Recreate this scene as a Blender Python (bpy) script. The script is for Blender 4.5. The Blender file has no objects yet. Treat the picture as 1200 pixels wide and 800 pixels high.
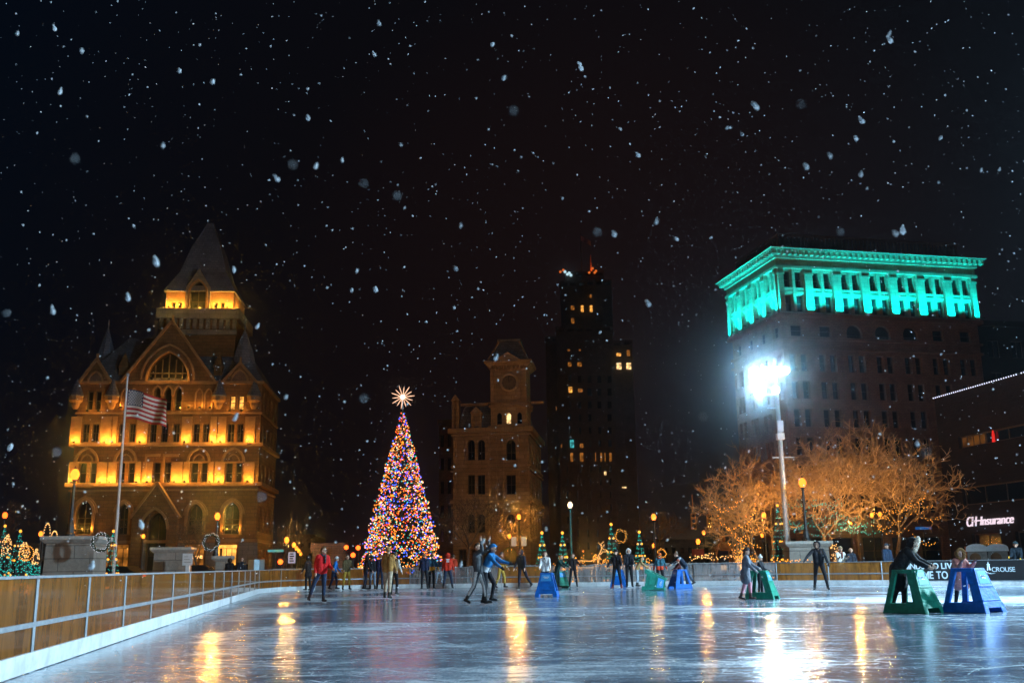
import bpy, bmesh, math, random
from mathutils import Vector, Matrix
R = math.radians
PI = math.pi
random.seed(7)
S = bpy.context.scene
COL = S.collection

# ------------------------------------------------------------------ camera
LENS = 35.0
F = LENS / 36.0 * 1200.0
TH = R(12.66)
ROLL = R(-0.8)
H = 1.1
CM = Matrix.Translation((0, 0, H)) @ Matrix.Rotation(PI / 2 + TH, 4, 'X') @ Matrix.Rotation(ROLL, 4, 'Z')
cam = bpy.data.objects.new('camera', bpy.data.cameras.new('camera'))
COL.objects.link(cam)
cam.matrix_world = CM
cam.data.lens = LENS
cam.data.sensor_width = 36
cam.data.clip_start = 0.05
cam.data.clip_end = 3000
cam.data.dof.use_dof = True
cam.data.dof.focus_distance = 42
cam.data.dof.aperture_fstop = 3.2
S.camera = cam
M3 = CM.to_3x3()
C0 = Vector((0, 0, H))


def ray(px, py):
    return M3 @ Vector(((px - 600) / F, (400 - py) / F, -1))


def at(px, py, Y):
    d = ray(px, py)
    return C0 + d * (Y / d.y)


def gnd(px, py, z=0.0):
    d = ray(px, py)
    return C0 + d * ((z - H) / d.z)


def gx(px, D, z=1.1):
    """ground point seen in column px at depth D"""
    y = 660
    for _ in range(6):
        p = at(px, y, D)
        y += (p.z - z) * F / D
    p = at(px, y, D)
    return Vector((p.x, D, 0))


# ------------------------------------------------------------------ scene organisation
def tag(o, label=None, cat=None, group=None, kind=None):
    if label:
        o['label'] = label
    if cat:
        o['category'] = cat
    if group:
        o['group'] = group
    if kind:
        o['kind'] = kind
    return o


def thing(name, label, cat, loc=(0, 0, 0), rz=0.0, group=None):
    o = bpy.data.objects.new(name, None)
    COL.objects.link(o)
    o.location = loc
    o.rotation_euler = (0, 0, rz)
    o.empty_display_size = 0.2
    return tag(o, label, cat, group)


def children_of(o):
    return [c for c in COL.objects if c.parent == o]


KIDS = {}


def link(o, parent=None):
    COL.objects.link(o)
    if parent is not None:
        o.parent = parent
        KIDS.setdefault(parent.name, []).append(o)
    return o


def dup(o, loc=None, rz=None, label=None, group=None, parent=None):
    c = o.copy()
    link(c, parent)
    if loc is not None:
        c.location = loc
    if rz is not None:
        c.rotation_euler = (0, 0, rz)
    if label:
        c['label'] = label
    if group:
        c['group'] = group
    for k in KIDS.get(o.name, []):
        dup(k, parent=c)
    return c


class MB:
    def __init__(s):
        s.v = []
        s.f = []
        s.m = []
        s.mat = 0

    def face(s, pts, m=None):
        n = len(s.v)
        s.v.extend([tuple(p) for p in pts])
        s.f.append(tuple(range(n, n + len(pts))))
        s.m.append(s.mat if m is None else m)

    def add(s, vs, fs, m=None):
        n = len(s.v)
        s.v.extend([tuple(p) for p in vs])
        for f in fs:
            s.f.append(tuple(i + n for i in f))
            s.m.append(s.mat if m is None else m)

    def box(s, x0, x1, y0, y1, z0, z1, m=None):
        vs = [(x0, y0, z0), (x1, y0, z0), (x1, y1, z0), (x0, y1, z0), (x0, y0, z1), (x1, y0, z1), (x1, y1, z1), (x0, y1, z1)]
        s.add(vs, [(0, 3, 2, 1), (4, 5, 6, 7), (0, 1, 5, 4), (1, 2, 6, 5), (2, 3, 7, 6), (3, 0, 4, 7)], m)

    def frustum(s, b, t, z0, z1, m=None):
        """b,t = (x0,x1,y0,y1)"""
        vs = [(b[0], b[2], z0), (b[1], b[2], z0), (b[1], b[3], z0), (b[0], b[3], z0), (t[0], t[2], z1), (t[1], t[2], z1), (t[1], t[3], z1), (t[0], t[3], z1)]
        s.add(vs, [(0, 3, 2, 1), (4, 5, 6, 7), (0, 1, 5, 4), (1, 2, 6, 5), (2, 3, 7, 6), (3, 0, 4, 7)], m)

    def hexa(s, p, m=None):
        s.add(p, [(0, 3, 2, 1), (4, 5, 6, 7), (0, 1, 5, 4), (1, 2, 6, 5), (2, 3, 7, 6), (3, 0, 4, 7)], m)

    def prism(s, poly, y0, y1, m=None):
        """polygon in (x,z) pulled from y0 to y1"""
        n = len(poly)
        vs = [(p[0], y0, p[1]) for p in poly] + [(p[0], y1, p[1]) for p in poly]
        fs = [tuple(range(n)), tuple(range(2 * n - 1, n - 1, -1))]
        for i in range(n):
            j = (i + 1) % n
            fs.append((j, i, i + n, j + n))
        s.add(vs, fs, m)

    def bar(s, a, b, w, h=None, m=None):
        a = Vector(a)
        b = Vector(b)
        h = h or w
        d = (b - a).normalized()
        up = Vector((0, 0, 1)) if abs(d.z) < 0.9 else Vector((0, 1, 0))
        x = d.cross(up).normalized() * w / 2
        y = x.cross(d).normalized() * h / 2
        vs = [a - x - y, a + x - y, a + x + y, a - x + y, b - x - y, b + x - y, b + x + y, b - x + y]
        s.add(vs, [(0, 3, 2, 1), (4, 5, 6, 7), (0, 1, 5, 4), (1, 2, 6, 5), (2, 3, 7, 6), (3, 0, 4, 7)], m)

    def tube(s, pts, rad, n=6, m=None, caps=True):
        pts = [Vector(p) for p in pts]
        if not hasattr(rad, '__len__'):
            rad = [rad] * len(pts)
        base = len(s.v)
        prev = None
        for i, p in enumerate(pts):
            d = (pts[min(i + 1, len(pts) - 1)] - pts[max(i - 1, 0)])
            d = d.normalized() if d.length > 1e-9 else Vector((0, 0, 1))
            if prev is None:
                up = Vector((0, 0, 1)) if abs(d.z) < 0.9 else Vector((1, 0, 0))
                x = d.cross(up).normalized()
            else:
                x = (prev - d * prev.dot(d))
                x = x.normalized() if x.length > 1e-6 else d.orthogonal().normalized()
            prev = x
            y = d.cross(x)
            for k in range(n):
                a = 2 * PI * k / n
                s.v.append(tuple(p + (x * math.cos(a) + y * math.sin(a)) * rad[i]))
        mm = s.mat if m is None else m
        for i in range(len(pts) - 1):
            for k in range(n):
                k2 = (k + 1) % n
                s.f.append((base + i * n + k, base + i * n + k2, base + (i + 1) * n + k2, base + (i + 1) * n + k))
                s.m.append(mm)
        if caps:
            s.f.append(tuple(base + k for k in range(n - 1, -1, -1)))
            s.m.append(mm)
            e = base + (len(pts) - 1) * n
            s.f.append(tuple(e + k for k in range(n)))
            s.m.append(mm)

    def lathe(s, prof, n=16, c=(0, 0, 0), m=None, rot=0.0):
        """prof list of (r,z)"""
        base = len(s.v)
        for r, z in prof:
            for k in range(n):
                a = 2 * PI * k / n + rot
                s.v.append((c[0] + r * math.cos(a), c[1] + r * math.sin(a), c[2] + z))
        mm = s.mat if m is None else m
        for i in range(len(prof) - 1):
            for k in range(n):
                k2 = (k + 1) % n
                s.f.append((base + i * n + k, base + i * n + k2, base + (i + 1) * n + k2, base + (i + 1) * n + k))
                s.m.append(mm)
        s.f.append(tuple(base + k for k in range(n - 1, -1, -1)))
        s.m.append(mm)
        e = base + (len(prof) - 1) * n
        s.f.append(tuple(e + k for k in range(n)))
        s.m.append(mm)

    def ball(s, c, r, n=8, k=5, m=None, sc=(1, 1, 1)):
        pr = [(max(0.02 * r, r * math.sin(PI * i / k)), -r * math.cos(PI * i / k)) for i in range(k + 1)]
        b = len(s.v)
        s.lathe(pr, n, (0, 0, 0), m)
        for i in range(b, len(s.v)):
            v = s.v[i]
            s.v[i] = (c[0] + v[0] * sc[0], c[1] + v[1] * sc[1], c[2] + v[2] * sc[2])

    def octa(s, c, r, m=None):
        x, y, z = c
        vs = [(x + r, y, z), (x, y + r, z), (x - r, y, z), (x, y - r, z), (x, y, z + r), (x, y, z - r)]
        s.add(vs, [(0, 1, 4), (1, 2, 4), (2, 3, 4), (3, 0, 4), (1, 0, 5), (2, 1, 5), (3, 2, 5), (0, 3, 5)], m)

    def build(s, name, mats, parent=None, loc=(0, 0, 0), smooth=False, fixn=False):
        me = bpy.data.meshes.new(name)
        me.from_pydata(s.v, [], s.f)
        if not isinstance(mats, (list, tuple)):
            mats = [mats]
        for m in mats:
            me.materials.append(m)
        if len(mats) > 1:
            me.polygons.foreach_set('material_index', s.m)
        if fixn:
            bm = bmesh.new()
            bm.from_mesh(me)
            bmesh.ops.recalc_face_normals(bm, faces=bm.faces)
            bm.to_mesh(me)
            bm.free()
        if smooth:
            me.polygons.foreach_set('use_smooth', [True] * len(me.polygons))
        me.update()
        o = bpy.data.objects.new(name, me)
        o.location = loc
        link(o, parent)
        return o


# ------------------------------------------------------------------ materials
def new_mat(name):
    m = bpy.data.materials.new(name)
    m.use_nodes = True
    nt = m.node_tree
    nt.nodes.clear()
    out = nt.nodes.new('ShaderNodeOutputMaterial')
    return m, nt, out


def N(nt, t, **kw):
    n = nt.nodes.new(t)
    for k, v in kw.items():
        if k in n.inputs:
            n.inputs[k].default_value = v
        else:
            setattr(n, k, v)
    return n


def ramp(nt, stops, fac=None):
    r = nt.nodes.new('ShaderNodeValToRGB')
    el = r.color_ramp.elements
    while len(el) < len(stops):
        el.new(0.5)
    for e, (p, c) in zip(el, stops):
        e.position = p
        e.color = (c[0], c[1], c[2], 1) if hasattr(c, '__len__') else (c, c, c, 1)
    if fac is not None:
        nt.links.new(fac, r.inputs[0])
    return r


def mat(name, col, rough=0.6, var=0.25, scale=6.0, bump=0.0, metal=0.0, spec=0.4, bscale=None, sheen=0.0, trans=0.0):
    m, nt, out = new_mat(name)
    p = N(nt, 'ShaderNodeBsdfPrincipled')
    p.inputs['Roughness'].default_value = rough
    p.inputs['Metallic'].default_value = metal
    p.inputs['Specular IOR Level'].default_value = spec
    tc = N(nt, 'ShaderNodeTexCoord')
    if var:
        no = N(nt, 'ShaderNodeTexNoise', Scale=scale, Detail=6.0, Roughness=0.65)
        nt.links.new(tc.outputs['Object'], no.inputs['Vector'])
        lo = [max(0, c * (1 - var)) for c in col]
        hi = [min(1, c * (1 + var)) for c in col]
        r = ramp(nt, [(0.3, lo), (0.7, hi)], no.outputs[0])
        nt.links.new(r.outputs[0], p.inputs['Base Color'])
    else:
        p.inputs['Base Color'].default_value = (*col, 1)
    if bump:
        nb = N(nt, 'ShaderNodeTexNoise', Scale=bscale or scale * 3, Detail=4.0)
        nt.links.new(tc.outputs['Object'], nb.inputs['Vector'])
        b = N(nt, 'ShaderNodeBump', Strength=bump, Distance=0.05)
        nt.links.new(nb.outputs[0], b.inputs['Height'])
        nt.links.new(b.outputs[0], p.inputs['Normal'])
    nt.links.new(p.outputs[0], out.inputs[0])
    return m


def emis(name, col, st, sample=True):
    m, nt, out = new_mat(name)
    e = N(nt, 'ShaderNodeEmission', Strength=st)
    e.inputs[0].default_value = (*col, 1)
    nt.links.new(e.outputs[0], out.inputs[0])
    if not sample:
        m.cycles.emission_sampling = 'NONE'
    return m


def masonry(name, c1, c2, mortar, bw=0.9, bh=0.38, rough=0.85, off=0.5, msize=0.02, band=None):
    """stone or brick courses with patchy weathering, laid out on object x/z (and y/z on the returns)"""
    m, nt, out = new_mat(name)
    p = N(nt, 'ShaderNodeBsdfPrincipled', Roughness=rough)
    p.inputs['Specular IOR Level'].default_value = 0.25
    tc = N(nt, 'ShaderNodeTexCoord')
    sep = N(nt, 'ShaderNodeSeparateXYZ')
    nt.links.new(tc.outputs['Object'], sep.inputs[0])
    ad = N(nt, 'ShaderNodeMath', operation='ADD')
    nt.links.new(sep.outputs[0], ad.inputs[0])
    nt.links.new(sep.outputs[1], ad.inputs[1])
    cb = N(nt, 'ShaderNodeCombineXYZ')
    nt.links.new(ad.outputs[0], cb.inputs[0])
    nt.links.new(sep.outputs[2], cb.inputs[1])
    br = N(nt, 'ShaderNodeTexBrick', Scale=1.0)
    br.offset = off
    br.inputs['Color1'].default_value = (*c1, 1)
    br.inputs['Color2'].default_value = (*c2, 1)
    br.inputs['Mortar'].default_value = (*mortar, 1)
    br.inputs['Mortar Size'].default_value = msize
    br.inputs['Brick Width'].default_value = bw
    br.inputs['Row Height'].default_value = bh
    nt.links.new(cb.outputs[0], br.inputs['Vector'])
    no = N(nt, 'ShaderNodeTexNoise', Scale=0.6, Detail=8.0, Roughness=0.7)
    nt.links.new(tc.outputs['Object'], no.inputs['Vector'])
    rr = ramp(nt, [(0.3, 0.55), (0.7, 1.1)], no.outputs[0])
    mx = N(nt, 'ShaderNodeMix', data_type='RGBA', blend_type='MULTIPLY')
    mx.inputs['Factor'].default_value = 1.0
    nt.links.new(br.outputs[0], mx.inputs[6])
    nt.links.new(rr.outputs[0], mx.inputs[7])
    nt.links.new(mx.outputs[2], p.inputs['Base Color'])
    bp = N(nt, 'ShaderNodeBump', Strength=0.5, Distance=0.05)
    n2 = N(nt, 'ShaderNodeTexNoise', Scale=5.0, Detail=5.0)
    nt.links.new(tc.outputs['Object'], n2.inputs['Vector'])
    mm = N(nt, 'ShaderNodeMath', operation='SUBTRACT')
    nt.links.new(n2.outputs[0], mm.inputs[0])
    nt.links.new(br.outputs[1], mm.inputs[1])
    nt.links.new(mm.outputs[0], bp.inputs['Height'])
    nt.links.new(bp.outputs[0], p.inputs['Normal'])
    nt.links.new(p.outputs[0], out.inputs[0])
    return m


def glass_pane(name, tint=(0.01, 0.012, 0.016)):
    m = mat(name, tint, rough=0.08, var=0.3, scale=0.4, spec=0.8)
    return m


def lit_pane(name, col, st):
    """a lamp-lit room behind glass: uneven, since furniture and blinds stand in it"""
    m, nt, out = new_mat(name)
    tc = N(nt, 'ShaderNodeTexCoord')
    no = N(nt, 'ShaderNodeTexNoise', Scale=1.1, Detail=3.0)
    nt.links.new(tc.outputs['Object'], no.inputs['Vector'])
    r = ramp(nt, [(0.36, 0.15), (0.5, 0.7), (0.62, 1.0)], no.outputs[0])
    e = N(nt, 'ShaderNodeEmission')
    e.inputs[0].default_value = (*col, 1)
    mu = N(nt, 'ShaderNodeMath', operation='MULTIPLY')
    mu.inputs[1].default_value = st
    nt.links.new(r.outputs[0], mu.inputs[0])
    nt.links.new(mu.outputs[0], e.inputs[1])
    nt.links.new(e.outputs[0], out.inputs[0])
    return m


M = {}
M['sandstone'] = masonry('sandstone', (0.33, 0.165, 0.07), (0.26, 0.125, 0.05), (0.14, 0.075, 0.04), 1.0, 0.42)
M['trim_stone'] = mat('trim_stone', (0.40, 0.22, 0.10), 0.8, 0.3, 1.2, 0.3)
M['slate'] = masonry('slate', (0.27, 0.27, 0.30), (0.2, 0.2, 0.23), (0.09, 0.09, 0.1), 0.5, 0.35, 0.6)
M['slate_lit'] = masonry('slate_lit', (0.34, 0.34, 0.39), (0.27, 0.27, 0.32), (0.16, 0.16, 0.18), 0.5, 0.35, 0.6)  # slate lightened for spires and tower roof, in place of floodlight on them
M['limestone'] = masonry('limestone', (0.54, 0.38, 0.25), (0.47, 0.33, 0.21), (0.24, 0.17, 0.12), 1.2, 0.5)
M['brick_brown'] = masonry('brick_brown', (0.34, 0.21, 0.15), (0.28, 0.165, 0.12), (0.17, 0.12, 0.09), 0.5, 0.22)
M['terra'] = masonry('terra', (0.42, 0.36, 0.3), (0.37, 0.32, 0.27), (0.2, 0.18, 0.15), 1.1, 0.6)
M['dark_brick'] = masonry('dark_brick', (0.19, 0.14, 0.12), (0.16, 0.12, 0.10), (0.1, 0.08, 0.07), 0.6, 0.3)
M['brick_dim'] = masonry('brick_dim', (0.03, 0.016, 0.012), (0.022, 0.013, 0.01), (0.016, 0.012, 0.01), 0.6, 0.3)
M['roof_dark'] = mat('roof_dark', (0.05, 0.05, 0.055), 0.7, 0.3, 0.8)
M['pane'] = glass_pane('pane')
M['frame'] = mat('frame', (0.10, 0.07, 0.05), 0.6, 0.2, 2)
M['lit_amber'] = lit_pane('lit_amber', (1.0, 0.42, 0.07), 2.2)
M['lit_dim'] = lit_pane('lit_dim', (1.0, 0.34, 0.05), 0.5)
M['lit_faint'] = lit_pane('lit_faint', (1.0, 0.34, 0.05), 0.13)
M['lit_warm'] = lit_pane('lit_warm', (1.0, 0.62, 0.25), 2.6)
M['lit_teal'] = lit_pane('lit_teal', (0.1, 0.75, 0.75), 0.9)
M['steel'] = mat('steel', (0.55, 0.56, 0.58), 0.38, 0.2, 8, 0.0, 0.85)
M['galv'] = mat('galv', (0.5, 0.5, 0.5), 0.5, 0.25, 12, 0.1, 0.6)
M['alu'] = mat('alu', (0.28, 0.31, 0.34), 0.45, 0.25, 9, 0.1, 0.4)
M['black_iron'] = mat('black_iron', (0.02, 0.022, 0.022), 0.45, 0.2, 8)
M['teal_iron'] = mat('teal_iron', (0.02, 0.16, 0.15), 0.45, 0.2, 8)
M['white_kick'] = mat('white_kick', (0.60, 0.61, 0.62), 0.45, 0.25, 3, 0.1)
M['granite'] = masonry('granite', (0.34, 0.29, 0.25), (0.3, 0.26, 0.22), (0.15, 0.13, 0.11), 1.3, 0.55, 0.75)
M['granite_cap'] = mat('granite_cap', (0.4, 0.36, 0.32), 0.7, 0.25, 7, 0.2)
M['globe'] = emis('globe', (1.0, 0.21, 0.02), 3.4)
M['globe_white'] = emis('globe_white', (1.0, 0.75, 0.45), 3.5)
M['lens'] = emis('lens', (0.75, 0.9, 1.0), 28)
M['red_lamp'] = emis('red_lamp', (1.0, 0.09, 0.01), 6, False)
M['amber_lamp'] = emis('amber_lamp', (1.0, 0.4, 0.05), 10, False)
M['w_teal'] = emis('bulb_teal', (0.02, 0.6, 0.5), 1.3, False)
M['w_amber'] = emis('bulb_amber', (1.0, 0.36, 0.04), 2.4, False)
M['w_warm'] = emis('bulb_warm', (1.0, 0.5, 0.16), 2.2, False)
M['w_white'] = emis('bulb_white', (0.85, 0.9, 1.0), 1.0, False)
M['b_orange'] = emis('bulb_orange', (1.0, 0.24, 0.02), 3.0)
M['b_blue'] = emis('bulb_blue', (0.05, 0.11, 1.0), 3.6)
M['b_red'] = emis('bulb_red', (1.0, 0.05, 0.02), 2.6)
M['b_green'] = emis('bulb_green', (0.03, 0.6, 0.45), 1.8)
M['b_white'] = emis('bulb_cream', (1.0, 0.62, 0.3), 3.2)
M['star'] = emis('star_light', (1.0, 0.55, 0.34), 1.5)
M['star_core'] = emis('star_core', (1.0, 0.85, 0.65), 8.0)
M['needles'] = mat('needles', (0.012, 0.035, 0.016), 0.7, 0.5, 3)
M['bark'] = mat('bark', (0.14, 0.10, 0.07), 0.9, 0.4, 5, 0.5)
M['twig'] = mat('twig', (0.45, 0.28, 0.14), 0.85, 0.35, 3)
M['asphalt'] = mat('asphalt', (0.05, 0.05, 0.052), 0.55, 0.4, 0.8, 0.4, bscale=30)
M['white_paint'] = mat('white_paint', (0.75, 0.76, 0.78), 0.5, 0.08, 4)
M['snow_cap'] = mat('snow_cap', (0.8, 0.82, 0.85), 0.8, 0.08, 6, 0.5)
M['car_paint'] = mat('car_paint', (0.015, 0.015, 0.018), 0.25, 0.1, 2, spec=0.7)
M['rubber'] = mat('rubber', (0.02, 0.02, 0.02), 0.8, 0.2, 5)
M['wood_brown'] = mat('wood_brown', (0.22, 0.11, 0.05), 0.7, 0.35, 3)


def clear_panel(name, tint, body, rough, bodycol):
    m, nt, out = new_mat(name)
    tc = N(nt, 'ShaderNodeTexCoord')
    no = N(nt, 'ShaderNodeTexNoise', Scale=2.2, Detail=7.0, Roughness=0.7)
    mp = N(nt, 'ShaderNodeMapping')
    mp.inputs['Scale'].default_value = (2.2, 2.2, 0.35)
    nt.links.new(tc.outputs['Object'], mp.inputs[0])
    nt.links.new(mp.outputs[0], no.inputs['Vector'])
    tr = N(nt, 'ShaderNodeBsdfTransparent')
    tr.inputs[0].default_value = (*tint, 1)
    df = N(nt, 'ShaderNodeBsdfDiffuse')
    tl = N(nt, 'ShaderNodeBsdfTranslucent')
    rc = ramp(nt, [(0.3, [c * 0.35 for c in bodycol]), (0.5, [c * 0.75 for c in bodycol]), (0.72, bodycol)], no.outputs[0])
    nt.links.new(rc.outputs[0], df.inputs[0])
    nt.links.new(rc.outputs[0], tl.inputs[0])
    m1 = N(nt, 'ShaderNodeMixShader')
    m1.inputs[0].default_value = 0.5
    nt.links.new(df.outputs[0], m1.inputs[1])
    nt.links.new(tl.outputs[0], m1.inputs[2])
    m2 = N(nt, 'ShaderNodeMixShader')
    rb = ramp(nt, [(0.25, max(0, body - 0.15)), (0.8, min(1, body + 0.2))], no.outputs[0])
    nt.links.new(rb.outputs[0], m2.inputs[0])
    nt.links.new(tr.outputs[0], m2.inputs[1])
    nt.links.new(m1.outputs[0], m2.inputs[2])
    gl = N(nt, 'ShaderNodeBsdfGlossy', Roughness=rough)
    fr = N(nt, 'ShaderNodeFresnel', IOR=1.45)
    m3 = N(nt, 'ShaderNodeMixShader')
    nt.links.new(fr.outputs[0], m3.inputs[0])
    nt.links.new(m2.outputs[0], m3.inputs[1])
    nt.links.new(gl.outputs[0], m3.inputs[2])
    nt.links.new(m3.outputs[0], out.inputs[0])
    return m


M['plexi'] = clear_panel('plexi', (0.9, 0.92, 0.92), 0.42, 0.08, (0.6, 0.62, 0.65))
M['plexi_tan'] = clear_panel('plexi_tan', (0.85, 0.6, 0.3), 0.8, 0.07, (0.50, 0.20, 0.04))  # tan body; for the clear near-left panels, orange reflections put into the colour


def sun_free_point(name, loc, power, col, rad=0.2, parent=None):
    l = bpy.data.lights.new(name, 'POINT')
    l.energy = power
    l.color = col
    l.shadow_soft_size = rad
    o = bpy.data.objects.new(name, l)
    o.location = loc
    link(o, parent)
    return o


def spot(name, loc, target, power, col, ang=100, blend=0.4, rad=0.15, parent=None):
    l = bpy.data.lights.new(name, 'SPOT')
    l.energy = power
    l.color = col
    l.spot_size = R(ang)
    l.spot_blend = blend
    l.shadow_soft_size = rad
    o = bpy.data.objects.new(name, l)
    o.location = loc
    o.rotation_euler = (Vector(target) - Vector(loc)).to_track_quat('-Z', 'Y').to_euler()
    link(o, parent)
    return o


AMBER = (1.0, 0.44, 0.055)
SODIUM = (1.0, 0.42, 0.07)
COOL = (0.52, 0.80, 1.0)
TEAL = (0.0, 1.0, 0.95)

# ------------------------------------------------------------------ people
CL = {}


def cloth(col, rough=0.85, name='cloth'):
    k = (tuple(col), rough)
    if k not in CL:
        CL[k] = mat(name, col, rough, 0.38, 7, 0.8, bscale=11, spec=0.2)
    return CL[k]


SKIN = mat('skin', (0.52, 0.30, 0.21), 0.55, 0.1, 20)
BLADE = M['steel']


def capsule(mb, a, b, ra, rb, n=12):
    a = Vector(a)
    b = Vector(b)
    d = b - a
    if d.length < 1e-4:
        d = Vector((0, 0, 1e-4))
        b = a + d
    d.normalize()
    pts, rr = [], []
    for i in range(4):
        t = PI / 2 * i / 3.0
        pts.append(a - d * ra * math.cos(t))
        rr.append(max(0.002, ra * math.sin(t)))
    for i in range(4):
        t = PI / 2 * (1 - i / 3.0)
        pts.append(b + d * rb * math.cos(t))
        rr.append(max(0.002, rb * math.sin(t)))
    mb.tube(pts, rr, n)


def cap_dist(p, pr):
    a, b, ra, rb = pr[1], pr[2], pr[3], pr[4]
    ab = b - a
    t = 0 if ab.length_squared < 1e-9 else max(0, min(1, (p - a).dot(ab) / ab.length_squared))
    return (p - (a + ab * t)).length - (ra + (rb - ra) * t)


def fuse(prims, voxel=0.014):
    """tapered limbs grown into one continuous skin"""
    mb = MB()
    for pr in prims:
        capsule(mb, pr[1], pr[2], pr[3], pr[4])
    me = bpy.data.meshes.new('tmp')
    me.from_pydata(mb.v, [], mb.f)
    o = bpy.data.objects.new('tmp', me)
    COL.objects.link(o)
    rm = o.modifiers.new('r', 'REMESH')
    rm.mode = 'VOXEL'
    rm.voxel_size = voxel
    sm = o.modifiers.new('s', 'SMOOTH')
    sm.factor = 0.5
    sm.iterations = 2
    dg = bpy.context.evaluated_depsgraph_get()
    out = bpy.data.meshes.new_from_object(o.evaluated_get(dg))
    bpy.data.objects.remove(o)
    bpy.data.meshes.remove(me)
    return out


def shell(name, c, r, keep, mat_, parent, sub=3, sc=None, thick=0.012, jitter=0.0):
    """part of a sphere (hair, hat, hood) with a turned-in edge"""
    bm = bmesh.new()
    bmesh.ops.create_icosphere(bm, subdivisions=sub, radius=1.0)
    kill = [f for f in bm.faces if not keep(f.calc_center_median().normalized())]
    bmesh.ops.delete(bm, geom=kill, context='FACES')
    rnd = random.Random(int(c[0] * 1000) + 3)
    for v in bm.verts:
        k = 1 + rnd.uniform(-jitter, jitter)
        v.co = Vector((v.co.x * r * k * (sc[0] if sc else 1), v.co.y * r * k * (sc[1] if sc else 1), v.co.z * r * k * (sc[2] if sc else 1))) + Vector(c)
    if thick:
        bmesh.ops.solidify(bm, geom=bm.faces[:], thickness=thick)
    me = bpy.data.meshes.new(name)
    bm.to_mesh(me)
    bm.free()
    me.materials.append(mat_)
    me.polygons.foreach_set('use_smooth', [True] * len(me.polygons))
    o = bpy.data.objects.new(name, me)
    return link(o, parent)


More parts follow.
